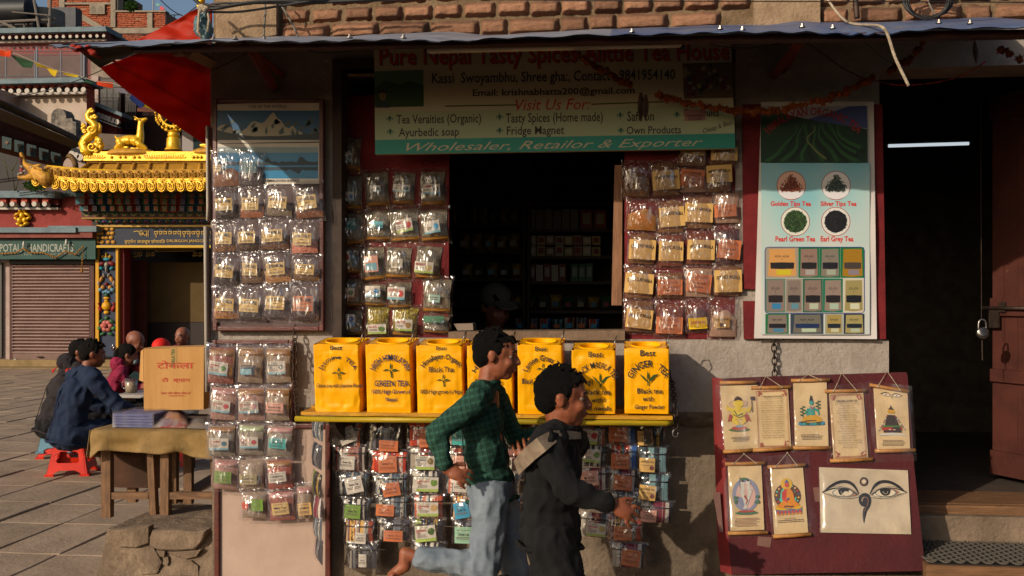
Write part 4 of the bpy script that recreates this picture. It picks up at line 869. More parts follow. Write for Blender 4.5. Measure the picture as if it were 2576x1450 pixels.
# the tins
def tin(x0,x1,x2,y0,y1,words,leaf,ink,label,dent=0,yb=0,seed=0,kink=0,rot=0):
 """x0..x1 front face, y0 its top edge, y1 its foot"""
 Y=YS +.015; p0=at(x0,y1,Y); p1=at(x1,y1,Y); wd=(p1-p0).length; top=at(x0,y0,Y); ht=(top.z-p0.z)/math.cos(TILT); dp=.215
 t=thing('tea_tin',(p0+p1)/2,label,'tin','yellow tea tins on the shelf')
 base=Vector((p0.x,Y,p0.z)); ax=Vector((1,0,0)); up=Vector((0,-math.sin(TILT)*0 +math.sin(TILT)*-1,math.cos(TILT))); bk=Vector((0,math.cos(TILT),math.sin(TILT)))
 if rot:Rm=Matrix.Rotation(rot,3,'Z'); ax=Rm @ ax; bk=Rm @ bk; up=Rm @ up
 T=lambda u,d,z:base +ax*(u*wd) +bk*(d) +up*(z*ht)
 rr=.035; nz=16; ring=[]
 n=6
 for (cx,cd,a0) in ((rr,rr*wd,180),(1-rr,rr*wd,270),(1-rr,dp-rr*wd,0),(rr,dp-rr*wd,90)):
  for i in range(n):
   a=R(a0 +90*i/(n-1)); ring.append((cx +rr*math.cos(a),cd +rr*wd*math.sin(a)))
 # denser ring on the front face so it can dent and carry the pressed panel
 pts=[]
 for i,(u,d) in enumerate(ring):
  pts.append((u,d)); nx=ring[(i+1) % len(ring)]
  if abs(nx[0]-u) > .3:
   for k in range(1,22):pts.append((u+(nx[0]-u)*k/22,d))
 m=len(pts)
 def dentf(u,z):
  q=Vector((u*2.3+seed*3.1,z*2.6,seed)); v=noise.noise(q)*.010*dent +noise.noise(q*2.5)*.004*(dent+.2)
  e=max(0,1-z*5)*max(0,noise.noise(Vector((u*4,seed,0)))) * .018*dent
  return v - e*0 +(.012*dent*max(0,noise.noise(Vector((u*7,z*7,seed*2))) - .25))
 def bead(u,z):
  a=0
  for (l,r_,b_,t_) in ((.17,.83,.09,.80),(.11,.89,.045,.86)):
   dx=max(l-u,u-r_); dz=max(b_-z,z-t_); dd=math.hypot(max(dx,0),max(dz,0)) if dx > 0 or dz > 0 else abs(max(dx,dz))
   a -= .0038*math.exp(-(dd/.013)**2)
  a -= .003*math.exp(-((z-.925)/.012)**2) if .15 < u < .85 else 0
  return a
 mb=MB(); NZ=34; vs=[]
 for j in range(NZ+1):
  z=j/NZ
  for (u,d) in pts:
   dd=0
   if d < rr*wd*1.01 and 0 <= u <= 1:k=max(0,1-d/(rr*wd))**.4; dd=(dentf(u,z) +bead(u,z))*k*min(1,(1-z)*14,z*14)
   dx=dentf(d*4+9,z)*.5*(1 if u > .5 else -1)*min(1,(1-z)*8) if d > rr*wd else 0
   dd=max(dd,-.0042); vs.append(T(u +dx/wd +kink*max(0,.15-z)*(.5-u)*.6,d +dd,z))
 fs=[(j*m+i,j*m+(i+1) % m,(j+1)*m+(i+1) % m,(j+1)*m+i) for j in range(NZ) for i in range(m)] +[tuple(range(m))[::-1]]
 mb.add(vs,fs); smooth_by(mb.build('body',M_yel,t),60)
 # top plate with rolled rim and round hole
 mb=MB(); nh=28; hc=(.5,dp/2); hr=(.33,dp*.36)
 def near(k):
  a=2*math.pi*k/nh; ca,sa=math.cos(a),math.sin(a); s=min((.5)/abs(ca) if abs(ca) > 1e-6 else 9,(dp/2)/abs(sa) if abs(sa) > 1e-6 else 9); e=.93
  if abs(ca)*s > .42 and abs(sa)*s > dp*.42:s *= e
  return hc[0]+ca*s*.995,hc[1]+sa*s*.995
 out=[near(k) for k in range(nh)]; inn=[(hc[0]+hr[0]*math.cos(2*math.pi*k/nh),hc[1]+hr[1]*math.sin(2*math.pi*k/nh)) for k in range(nh)]
 rows=[[T(u,d,.992) for u,d in out],[T(u,d,1.006) for u,d in out],[T(hc[0]+(u-hc[0])*.96,hc[1]+(d-hc[1])*.96,1.0) for u,d in out],[T(hc[0]+(u-hc[0])*1.1,hc[1]+(d-hc[1])*1.1,1.0) for u,d in inn],
   [T(hc[0]+(u-hc[0])*1.04,hc[1]+(d-hc[1])*1.04,1.014) for u,d in inn],[T(u,d,1.006) for u,d in inn],[T(u,d,.955) for u,d in inn]]
 v=[p for r_ in rows for p in r_]; mb.add(v,[(j*nh+i,j*nh+(i+1) % nh,(j+1)*nh+(i+1) % nh,(j+1)*nh+i) for j in range(len(rows)-1) for i in range(nh)] +[tuple((len(rows)-1)*nh+k for k in range(nh))])
 smooth_by(mb.build('lid',M_yel,t),35)
 # wire handle on the shoulder
 mb=MB(); h0=T(1.0-.03,dp*.45,1.01)
 mb.tube([T(.94,dp*.35,1.0),T(.99,dp*.33,1.10),T(1.02,dp*.45,1.17),T(1.0,dp*.58,1.10),T(.95,dp*.58,1.0)],.0028,6); mb.build('wire_handle',M_metal,t,True)
 f=PP(base,up.cross(ax)); fd=lambda x,y,o=0.0:f(x,y,.0062+o)
 for w_ in words:
  s,bx=w_[0],w_[1]; kw=w_[2] if len(w_) > 2 else {}
  text(t,s,bx,fd,ink,**kw)
 lx,ly,ls,kind=leaf; mb=MB()
 if kind == 0:
  mb.stroke(fd,[(lx+2*ls,ly+15*ls),(lx+2*ls,ly+8*ls),(lx-1*ls,ly+1*ls),(lx-4*ls,ly-2*ls)],3.2*ls,.0,1.6*ls)
  mb.stroke(fd,[(lx+1*ls,ly+4*ls),(lx+4*ls,ly-1*ls)],1.6*ls)
  mb.poly(fd,[(lx-18*ls,ly+1*ls),(lx-13*ls,ly-3*ls),(lx-7*ls,ly-4*ls),(lx-2*ls,ly),(lx-7*ls,ly-1*ls),(lx-12*ls,ly)])
  mb.poly(fd,[(lx+2*ls,ly+1*ls),(lx+6*ls,ly-4*ls),(lx+11*ls,ly-4*ls),(lx+18*ls,ly-1*ls),(lx+12*ls,ly),(lx+7*ls,ly+1*ls)])
  mb.poly(fd,[(lx-1*ls,ly-1*ls),(lx-2*ls,ly-9*ls),(lx,ly-18*ls),(lx+2*ls,ly-12*ls),(lx+1*ls,ly-6*ls)])
 else:
  mb.stroke(fd,[(lx,ly+18*ls),(lx,ly+8*ls)],3*ls)
  mb.poly(fd,[(lx,ly+12*ls),(lx-12*ls,ly+1*ls),(lx-22*ls,ly-12*ls),(lx-13*ls,ly-6*ls),(lx-4*ls,ly+4*ls)])
  mb.poly(fd,[(lx+1*ls,ly+12*ls),(lx+5*ls,ly),(lx+14*ls,ly-9*ls),(lx+29*ls,ly-12*ls),(lx+17*ls,ly-4*ls),(lx+8*ls,ly+6*ls)])
  mb.poly(fd,[(lx-1*ls,ly+6*ls),(lx-3*ls,ly-6*ls),(lx-1*ls,ly-20*ls),(lx+2*ls,ly-8*ls),(lx+1*ls,ly+4*ls)])
 mb.build('leaf_mark',fm('23401c',.7),t)
 return t
def c5(x,y):return (767.3+x*.1904,830+y*.1904)
def B5(x0,y0,x1,y1):a=c5(x0,y0); b=c5(x1,y1); return (a[0],a[1],b[0],b[1])
def c6(x,y):return (1257.9+x*.1904,830+y*.1904)
def B6(x0,y0,x1,y1):a=c6(x0,y0); b=c6(x1,y1); return (a[0],a[1],b[0],b[1])
def arc5(cx,top,bot,x0,x1,h,c=c5):
 """arc so that the string spans x0..x1 with crown at TOP and feet at BOT, letter height H (crop units)"""
 half=(x1-x0)/2; rise=bot-top; r=(half*half +rise*rise)/(2*rise); a=math.degrees(math.asin(min(1,half/r)))
 C=c((x0+x1)/2,top+r+0); return (C[0],C[1],(r-h)*.1904,a),(0,0,0,h*.1904)
def arct(s,x0,x1,top,bot,h,c=c5,**k):
 ar,bx=arc5(0,top,bot,x0,x1,h,c); return (s,bx,dict(arc=ar,bold=.015,**k))
K2=mat('sign_ink','1b2028','262c30',.6,20); K3=mat('sign_blue','252a55','1e2448',.6,20)
bo=dict(bold=.012)
tin(793,907,925,866,1038,[('Best',B5(332,205,490,265),bo),arct('Jasmine  TEA',170,695,330,520,72),
 ('Green tea with Jasmine flower',B5(150,705,765,775),bo)],(*c5(440,575),.95,0),K2,'yellow tin lettered Jasmine TEA, leftmost on the shelf',1,seed=1,kink=.3)
tin(923,1035,1054,866,1040,[arct('HIGH HIMALAYAN',850,1410,320,510,85),('GREEN TEA',B5(918,665,1368,745),bo),('100% High Grown of',B5(880,785,1395,860),bo),('Nepal',B5(1065,890,1210,960),bo)],(*c5(1130,540),1.15,0),K3,'clean yellow tin lettered HIGH HIMALAYAN GREEN TEA, second from the left',.25,seed=2)
tin(1050,1165,1177,869,1041,[('Best',B5(1730,215,1865,265),bo),arct('Himalayan Organic',1515,2095,310,460,95),('Black Tea',B5(1635,485,1965,555),bo),('100% High grown in Nepal',B5(1520,785,2085,860),bo)],(*c5(1825,670),1.0,0),K2,'dented yellow tin lettered Himalayan Organic Black Tea, third from the left',.8,seed=3)
tin(1177,1290,1302,869,1041,[arct('Himalayan',2200,2660,400,540,80),('Black Tea',B5(2250,650,2600,715),bo)],(*c5(2450,830),1.0,0),K2,'yellow tin lettered Black Tea mostly hidden behind the boy in green',1,seed=4)
tin(1303,1415,1429,867,1041,[('Best',B6(462,218,615,278),bo),arct('Lemon Grass Tea',295,840,330,530,78,c6),('Black Tea with',B6(290,640,700,710),bo)],(*c6(566,520),.95,0),K2,'yellow tin lettered Lemon Grass Tea behind the boy in black',.6,seed=5)
tin(1439,1548,1563,880,1040,[('Best',B6(1168,285,1355,358),bo),arct('BLACK MASALA TEA',985,1580,420,640,85,c6),('(Yogi)',B6(1060,650,1225,745),bo),('Black tea',B6(1118,785,1458,855),bo),('with',B6(1205,895,1352,960),bo),('tea masala',B6(1110,1005,1465,1065),bo)],(*c6(1325,665),.98,1),K2,'yellow tin lettered BLACK MASALA TEA, second from the right',.8,seed=6)
tin(1571,1683,1694,876,1040,[('Best',B6(1852,265,2055,345),bo),arct('GINGER   TEA',1672,2255,400,615,90,c6),('Black tea',B6(1812,770,2145,840),bo),('with',B6(1885,875,2028,940),bo),('Ginger Powder',B6(1778,985,2168,1060),bo)],(*c6(1955,640),1.0,1),K2,'yellow tin lettered GINGER TEA at the right end of the shelf',.5,seed=7)
# ================================================================= signboard
def zs1(x,y):return (1300+x/1.5153)/1.59,(100+y/1.5153)/1.59
def SB(a,b,c,d):p=zs1(a,b); q=zs1(c,d); return (p[0],p[1],q[0],q[1])
sg=thing('signboard',at(1396,387,W-.07),'large cream and green signboard reading Pure Nepal Tasty Spices Alittle Tea House','signboard')
YG=W-.10; fS=WP(YG)
SL=-.0165
corn=[(941,112),(1838,84),(1850,373),(944,388)]
mb=MB(); mb.slab(corn,YG,.035); mb.build('board',mat('sign_cream','b4ab94','aaa28a',.55,3),sg)
mb=MB(); mb.mi=0
def q4(u,v):  # board coordinates 0..1
 a,b,c,d=corn; x=(a[0]*(1-u)+b[0]*u)*(1-v) +(d[0]*(1-u)+c[0]*u)*v; y=(a[1]*(1-u)+b[1]*u)*(1-v) +(d[1]*(1-u)+c[1]*u)*v; return x,y
def sq(u0,v0,u1,v1,off=.0006):return mb.add([fS(*q4(u,v),off) for u,v in ((u0,v0),(u0,v1),(u1,v1),(u1,v0))],[(0,1,2,3)])
sq(0,.62,1,.87); mb.mi=1; sq(0,.87,1,1); mb.mi=2; sq(.0,.245,.137,.575,.001); mb.mi=3; sq(.862,.25,1,.56,.001)
mb.mi=4; mb.add([fS(*q4(u,v),.0012) for u,v in ((.001,.40),(.001,.57),(.136,.57),(.136,.38),(.1,.34),(.07,.37),(.03,.33))],[tuple(range(7))])
mb.mi=5; r8=random.Random(8)
for i in range(40):
 u,v=.866+r8.random()*.12,.27+r8.random()*.26; x,y=q4(u,v); mb.mi=5 +(i % 3); mb.disc(fS,x,y,4+r8.random()*5,4+r8.random()*5,.0013+i*.00003,7)
mb.build('print_field',[mat('sign_green','9aa486','a4aa8a',.55,2),fm('2c8476',.5),fm('4a6a50',.5),fm('5a4a3c',.5),fm('26401c',.5),fm('5c2030',.6),fm('8a8468',.6),fm('2c2e22',.6)],sg)
RD=fm('a82c22',.55); DB=fm('26343c',.55); DT=fm('35322a',.55); SH_=fm('4a4436',.6)
# face print on the farm picture: only plain shapes
mb=MB(); x,y=q4(.022,.52); mb.disc(fS,x,y-14,9,12,.0016); mb.mi=1; mb.poly(fS,[(x-14,y+16),(x-12,y+4),(x,y-2),(x+15,y+4),(x+18,y+16)],.0015); mb.mi=2; mb.disc(fS,x,y-22,10,6,.0018,a0=180,a1=360); mb.build('portrait_print',[fm('7a6650',.6),fm('2c3440',.6),fm('14120f',.6)],sg)
def stx(s,box,m,bold=.0,**k):return text(sg,s,SB(*box),fS,m,bold,slope=SL,off=k.pop('off',.0020),**k)
stx('Pure Nepal Tasty Spices Alittle Tea House',(336,123,2455,265),SH_,.012,off=.0016); stx('Pure Nepal Tasty Spices Alittle Tea House',(330,118,2449,260),RD,.01)
# slab serifs under the red heading
stx('Kassi  Swoyambhu, Shree gha:, Contact : 9841954140',(648,278,2122,362),DB,.012); stx('Email: krishnabhatta200@gmail.com',(895,380,1877,436),DT,.02)
stx('Visit Us For:',(1155,448,1610,515),RD,.0,shear=.25)
for a_,b_ in (((728,492),(1165,484)),((1615,480),(2055,465))):mb=MB(); mb.stroke(fS,[zs1(*a_),zs1(*b_)],3,.002); mb.build('rule',fm('33401f'),sg)
for s,b in (('Tea Veraities (Organic)',(433,540,946,612)),('Ayurbedic soap',(447,622,812,690)),('Tasty Spices (Home made)',(1095,530,1684,606)),('Fridge Magnet',(1102,612,1450,680)),('Saffron',(1832,522,1994,582)),('Dry fruits',(2176,508,2388,570)),('Own Products',(1828,612,2158,660))):stx(s,b,DT,.01)
for x,y in ((392,568),(395,648),(1058,558),(1058,640),(1789,547),(1793,640),(2133,544)):
 mb=MB(); a,b=zs1(x,y); mb.poly(fS,[(a,b-9),(a+3,b-4),(a+2,b),(a,b+2),(a-2,b),(a-3,b-4)],.002); mb.stroke(fS,[(a+1,b+2),(a+4,b-3),(a+8,b-1),(a+6,b+3)],2,.002); mb.stroke(fS,[(a-1,b+2),(a-4,b-3),(a-8,b-1),(a-6,b+3)],2,.002); mb.stroke(fS,[(a-4,b+3),(a+4,b+3)],1.6,.002); mb.stroke(fS,[(a,b+2),(a,b+9)],3,.002,.8); mb.build('lily_mark',fm('215a4c'),sg)
text(sg,'Wholesaler, Retailor & Exporter',SB(492,700,2290,765),fS,fm('b0a88e'),.0,.45,slope=SL*1.1,off=.002)
text(sg,'Cheap & Best',SB(2290,600,2470,640),fS,DT,0,0,slope=-.32,off=.002)
for s_,bx in (('HANDMADE INCENSE',SB(2178,516,2306,582)),):
 mb=MB(); mb.slab([(bx[0],bx[1]),(bx[2],bx[1]-2),(bx[2],bx[3]-2),(bx[0],bx[3])],YG-.004,.002); st=mb.build('sticker',fm('9a7068',.5),sg)
 text(st,'HANDMADE',(bx[0]+6,bx[1]+18/1.59,bx[2]-6,bx[1]+27/1.59),fS,K,off=.0055); text(st,'INCENSE',(bx[0]+10,bx[1]+30/1.59,bx[2]-10,bx[1]+40/1.59),fS,K,off=.0055)
# unlit fluorescent fitting across the sign's head
fl=thing('tube_fitting',at(1395,116,W-.25),'long unlit white fluorescent tube fitting under the awning, across the sign','lamp')
YT=W-.28
mb=MB(); mb.prism([at(1068,107,YT),at(1720,93,YT),at(1720,104,YT),at(1068,121,YT)],(0,.04,0)); mb.build('fitting_body',fm('d0ccc0',.4),fl)
mb=MB(); mb.tube([at(1075,128,YT-.012),at(1715,112,YT-.012)],.0135,12); mb.build('tube',fm('d8d2c4',.25),fl,True)
for x,y in ((1074,122),(1717,107)):mb=MB(); mb.prism([at(x-6,y-12,YT-.02),at(x+6,y-12,YT-.02),at(x+6,y+12,YT-.02),at(x-6,y+12,YT-.02)],(0,.03,0)); mb.build('end_cap',fm('26343c',.4),fl)
# ================================================================= marigold garlands
M_mg=mat('marigold','a85a1c','8c3a12',.8,60,.8,120,rnd=.25)
def flower_mesh():
 mb=MB(); r=random.Random(3)
 for i in range(26):
  a=r.random()*6.3; b=math.acos(2*r.random()-1); d=Vector((math.sin(b)*math.cos(a),math.sin(b)*math.sin(a),math.cos(b))); t=d.orthogonal().normalized()*.36; u=d.cross(t)
  p=d*.62; mb.add([p-t,p+u*.8,p+t,d*1.15+t*.4,d*1.2-t*.4],[(0,1,2),(0,1,4),(1,2,3),(1,3,4)])
 mb.ball((0,0,0),.8,8); return mb.mesh('marigold',M_mg)
FLW=flower_mesh()
def garland(pts,Y,label,step=11,r=.017,ys=None):
 P=[at(x,y,Y if ys is None else ys[i]) for i,(x,y) in enumerate(pts)]
 g=thing('marigold_garland',P[0],label,'garland'); mb=MB(); mb.tube(P,.0016,4); mb.build('string',M_rope,g)
 tot=0
 for a,b in zip(P,P[1:]):
  L=(b-a).length; n=max(1,int(L/.021))
  for i in range(n):
   p=a.lerp(b,i/n) +Vector((rng.uniform(-.005,.005),rng.uniform(-.008,.008),rng.uniform(-.006,.006))); s=r*rng.uniform(.75,1.15)
   link('marigold',FLW,g,Matrix.Translation(p) @ Matrix.Rotation(rng.random()*6,4,'X') @ Matrix.Rotation(rng.random()*6,4,'Z') @ Matrix.Scale(s,4))
 return g
garland([(1452,140),(1500,165),(1550,195),(1600,218)],W-.30,'short orange marigold garland slanting over the telephone number on the sign')
garland([(1656,240),(1720,258),(1800,272),(1880,281),(1960,277),(2012,266),(2070,252),(2122,232),(2170,208),(2209,188)],W-.24,'long marigold garland drooping across the sign and over the tea poster')
garland([(2240,178),(2262,162),(2290,145),(2310,120),(2332,96)],W-.30,'marigold garland piece rising to the awning in front of the doorway')
garland([(2405,80),(2430,92),(2456,102)],W-.4,'small clump of marigolds under the awning above the doorway')
garland([(2515,126),(2545,138),(2580,152)],W-.3,'marigold garland piece at the top right edge')
mb=MB();
for x,y,h in ((1612,232,74),(1624,238,66)):mb.grid(lambda u,v,x=x,y=y,h=h:at(x+(u-.5)*16*math.sin(math.pi*(v*.85+.12)),y+h*v,W-.27-.012*math.sin(u*3+v*3)),4,8)
meta(smooth_by(mb.build('dry_leaf',mat('dry_leaf','5a4636','3c2e24',.7,20,.5))),'withered brown mango leaves hanging in front of the word Saffron','leaf')
mb=MB(); mb.grid(lambda u,v:at(2452+(u-.5)*14*math.sin(math.pi*(v*.9+.08))+v*4,102+60*v,W-.4-.01*math.sin(u*3)),4,8); meta(smooth_by(mb.build('dry_leaf',mat('dry_leaf','5a4636','3c2e24',.7,20,.5))),'single withered leaf hanging below the small marigold clump','leaf')
# wires under the awning
def cable(pts,r,m,label,ys=None,Y=W-.2,name='cable',cat='cable',n=5):
 P=[Vector(at(x,y,Y if ys is None else ys[i])) for i,(x,y) in enumerate(pts)]
 Q=[]
 for i in range(len(P)-1):
  a,b,c,d=P[max(0,i-1)],P[i],P[i+1],P[min(len(P)-1,i+2)]
  for k in range(6):
   t=k/6; Q.append(.5*((2*b)+(c-a)*t+(2*a-5*b+4*c-d)*t*t+(3*b-a-3*c+d)*t**3))
 Q.append(P[-1]); mb=MB(); mb.tube(Q,r,n); return meta(mb.build(name,m,None,True),label,cat)
M_rw=fm('4c1812',.5)
cable([(530,178),(560,165),(600,145),(635,125)],.0022,M_cable,'thin dark wire slanting up the left pillar to the awning brace',Y=W-.02)
cable([(715,113),(760,125),(800,132),(840,133),(900,128),(943,126)],.0022,M_cable,'thin dark wire sagging from the pillar to the left edge of the sign',Y=W-.06)
cable([(1722,95),(1760,106),(1830,119),(1890,121),(1950,112),(2010,97)],.0028,M_rw,'dark red wire sagging from the tube fitting to the awning brace',Y=W-.25)
cable([(2012,96),(2060,128),(2110,165),(2160,192),(2200,202),(2240,212)],.0028,M_rw,'dark red wire running down from the brace towards the doorway',Y=W-.22)
cable([(2240,212),(2270,214),(2310,212),(2360,206),(2420,190),(2480,155)],.0030,mat('twisted_wire','b5281c','18120f',.5,14,stretch=(3,1,1)),'red and black twisted wire tied to the rope in the doorway',Y=W-.35)
cable([(2160,88),(2190,120),(2225,150),(2252,165)],.0028,M_cabg,'grey wire from the awning to the doorway garland',Y=W-.25)
ysr=[W-.10,W-.3,W-.62,W-.80,W-.9,W-1.0,W-1.0,W-1.0]
cable([(2078,-6),(2118,45),(2146,60),(2185,63),(2214,66),(2232,85),(2252,145),(2286,216)],.0058,M_rope,'pale twisted rope trailing over the blue awning and hanging down',ys=[W-.05,W-.12,W-.35,W-.6,W-.98,W-1.02,W-1.02,W-1.02],name='rope',cat='rope',n=7)
cable([(2152,-10),(2154,20),(2156,46)],.013,M_iron,'rusty pipe running down the brick wall beside the concrete post',Y=W-.05,name='pipe',cat='pipe',n=8)
cable([(664,-10),(668,30),(665,60),(664,92)],.0055,M_cabg,'grey cable hanging straight down the concrete post, left one',Y=W-.07)
cable([(690,-10),(712,20),(735,60),(750,92)],.0055,M_cabg,'grey cable hanging in a curve over the bricks, right one',Y=W-.07)
for k,(pts,Y) in enumerate((([(505,18),(540,22),(600,12),(680,4),(780,6),(880,2),(1000,-6)],W-.20),([(512,10),(560,16),(640,4),(760,0),(900,-8)],W-.26),([(500,28),(545,10),(620,8),(760,8),(900,3),(1050,-2)],W-.15),([(520,30),(600,30),(700,16),(820,-5)],W-.22))):
 cable(pts,.009 if k == 0 else .006,M_cable,('thickest black cable','upper thin black cable','lower long black cable','slanting black cable')[k] +' running along the top of the brick wall',Y=Y)
cable([(1050,-4),(1500,2),(2100,4),(2600,6)],.0025,M_cable,'thin straight wire along the top edge of the brick wall',Y=W-.3)
cable([(700,-30),(900,-34),(1300,-28),(1800,-34),(2300,-26),(2700,-30)],.010,M_cable,'heavy cable bundle above the frame along the brick wall',Y=W-.45)
cable([(520,-60),(800,-50),(1200,-58),(1700,-44),(2100,-62),(2700,-50)],.014,M_cable,'second heavy cable bundle above the frame along the brick wall',Y=W-.5)
# coil of cable
co=thing('cable_coil',at(2335,40,W-.1),'coil of black cable hanging on the brick wall above the doorway','cable coil')
for k in range(9):
 cx,cy=2334+rng.uniform(-3,3),0+rng.uniform(-3,3); rx,ry=50+rng.uniform(-4,12),43+rng.uniform(-2,9)
 mb=MB(); P=[at(cx+rx*math.cos(t),cy+ry*math.sin(t),W-.09-.008*k+.01*math.sin(t*2+k)) for t in [i*math.pi/14 for i in range(28)]]
 mb.tube(P+[P[0]],.0042,6,cap=False); mb.build('cable_loop',M_cable,co,True)
mb=MB(); mb.tube([at(2330,-10,W-.10),at(2340,15,W-.11),at(2350,35,W-.12),at(2366,46,W-.11)],.0038,6); mb.build('loose_end',M_cabg,co,True)
# bag, rope and gilt finial at the corner post
cb=thing('tied_bag',at(512,93,W-.2),'dirty blue-green plastic bag tied with rope at the corner above the awning','bag')
remesh(limb(MB(),[(at(514,36,W-.2),.018),(at(510,55,W-.2),.035),(at(512,75,W-.2),.042),(at(517,90,W-.2),.022)]),'bag',mat('dirty_bag','2c4a50','6a8488',.35,14,.8,30,spec=.5),cb,.006,3,wr(.012,40))
mb=MB(); mb.tube([at(503,10,W-.25),at(500,45,W-.25),at(498,80,W-.25),at(506,92,W-.25)],.006,6); mb.tube([at(522,25,W-.24),at(526,50,W-.24),at(522,80,W-.24)],.006,6)
for i in range(7):mb.ball(at(503+i*3,20+4*math.sin(i*2),W-.25),.014,6)
mb.build('knotted_rope',M_rope,cb,True)
o=MB()
for i,(x,y,r_) in enumerate(((503,-4,.022),(507,3,.018),(503,10,.016),(500,16,.012))):o.ball(at(x,y,W+.15),r_,10)
meta(o.build('gilt_finial',fm('c99a1c',.35,metal=.6),None,True),'small gilt finial at the very top left corner of the brick wall','finial')
cable([(485,-5),(500,8),(512,20),(528,35)],.008,M_cable,'thick black cable crossing behind the tied bag at the corner',Y=W-.16)
# ================================================================= tall tea poster
ps=thing('tea_poster',at(2050,852,W-.04),'tall white poster headed HIMALAYAN ORGANIC TEA with bowls of tea','poster')
YPo=W-.046; fP=WP(YPo)
def z1p(x,y):return (2960+x/2.5)/1.59,(380+y/2.5)/1.59
def z2p(x,y):return (2960+x/2.685)/1.59,(940+y/2.685)/1.59
def P1(a,b,c,d):return (*z1p(a,b),*z1p(c,d))
def P2(a,b,c,d):return (*z2p(a,b),*z2p(c,d))
mb=MB()
def sheetf(u,v,o=0.0):
 x=(1915+(1897-1915)*v)*(1-u) +(2198+(2206-2198)*v)*u; y=(256+(851-256)*v)*(1-u) +(256+(853-256)*v)*u
 return at(x,y,YPo +.002 - .004*math.sin(v*9+u*3)*math.sin(u*2) - .010*max(0,abs(u-.5)*2-.86)*math.sin(v*14)*3)
mb.grid(sheetf,14,30); b0_=len(mb.V); mb.V += [(v[0],v[1]+.002,v[2]) for v in mb.V]; mb.F += [tuple(i+b0_ for i in f)[::-1] for f in mb.F]; mb.M=[0]*len(mb.F)
smooth_by(mb.build('sheet',fm('bcb4b0',.4),ps))
fQ=WP(YPo-.007)
a=z1p(207,110); b=z1p(1275,675)
mb=MB(); sky_=mb.rect(fQ,a[0],a[1],b[0],b[1],0)
mb.mi=1; mb.poly(fQ,[z1p(*p) for p in ((620,260),(900,175),(1010,140),(1090,112),(1268,106),(1272,330),(620,330))],.0004)
mb.mi=2; mb.poly(fQ,[z1p(*p) for p in ((207,185),(380,170),(560,215),(740,255),(1272,340),(1275,675),(207,675))],.0008)
for i in range(15):  # tea rows
 mb.mi=3 +i % 2; t=i/15; x0=560+t*420; L=[z1p(x0+(k/8)*(-320+t*1000)*(k/8) +22*math.sin(k*1.1+i),290+k*47) for k in range(9)]
 L=[(x,min(y,b[1])) for x,y in L if a[0]+2 < x < b[0]-2]
 if len(L) > 2:mb.stroke(fQ,L,3,.0011+.0001*(i % 3),10)
mb.mi=5; mb.stroke(fQ,[z1p(755,310),z1p(740,360),z1p(665,430),z1p(680,470),z1p(760,560),z1p(860,640)],2,.0016,5)
mb.build('landscape_print',[fm('8f8a94',.4),fm('3a4272',.4),fm('16301a',.45),fm('285026',.45),fm('10220f',.45),fm('6a6a3c',.45)],ps)
mb=MB(); c0=z1p(212,680); c1=z2p(1384,1068); mb.mi=0
# pale blue field fading to paper: printed as a smooth graded material
def grad_mat():
 m=bpy.data.materials.new('poster_print_blue'); m.use_nodes=True; N=m.node_tree.nodes; L=m.node_tree.links; b_=N['Principled BSDF']; b_.inputs['Roughness'].default_value=.35
 tc=N.new('ShaderNodeTexCoord'); sp=N.new('ShaderNodeSeparateXYZ'); L.new(tc.outputs['Generated'],sp.inputs[0]); nz=N.new('ShaderNodeTexNoise'); nz.inputs['Scale'].default_value=2.2; L.new(tc.outputs['Generated'],nz.inputs[0])
 ad=N.new('ShaderNodeMath'); ad.operation='MULTIPLY_ADD'; ad.inputs[1].default_value=.6; L.new(nz.outputs['Fac'],ad.inputs[0]); ms=N.new('ShaderNodeMath'); ms.operation='MULTIPLY'; ms.inputs[1].default_value=.62; L.new(sp.outputs[2],ms.inputs[0]); L.new(ms.outputs[0],ad.inputs[2])
 rp=N.new('ShaderNodeValToRGB'); rp.color_ramp.elements[0].position=.55; rp.color_ramp.elements[0].color=lin('b0b4b0')+(1,); rp.color_ramp.elements[1].position=1.0; rp.color_ramp.elements[1].color=lin('4f9cae')+(1,); q=rp.color_ramp.elements.new(.75); q.color=lin('93b2b2')+(1,)
 L.new(ad.outputs[0],rp.inputs[0]); L.new(rp.outputs[0],b_.inputs['Base Color']); return m
mb.rect(fQ,c0[0],c0[1],c1[0]+2,c1[1],0); mb.build('blue_field',grad_mat(),ps)
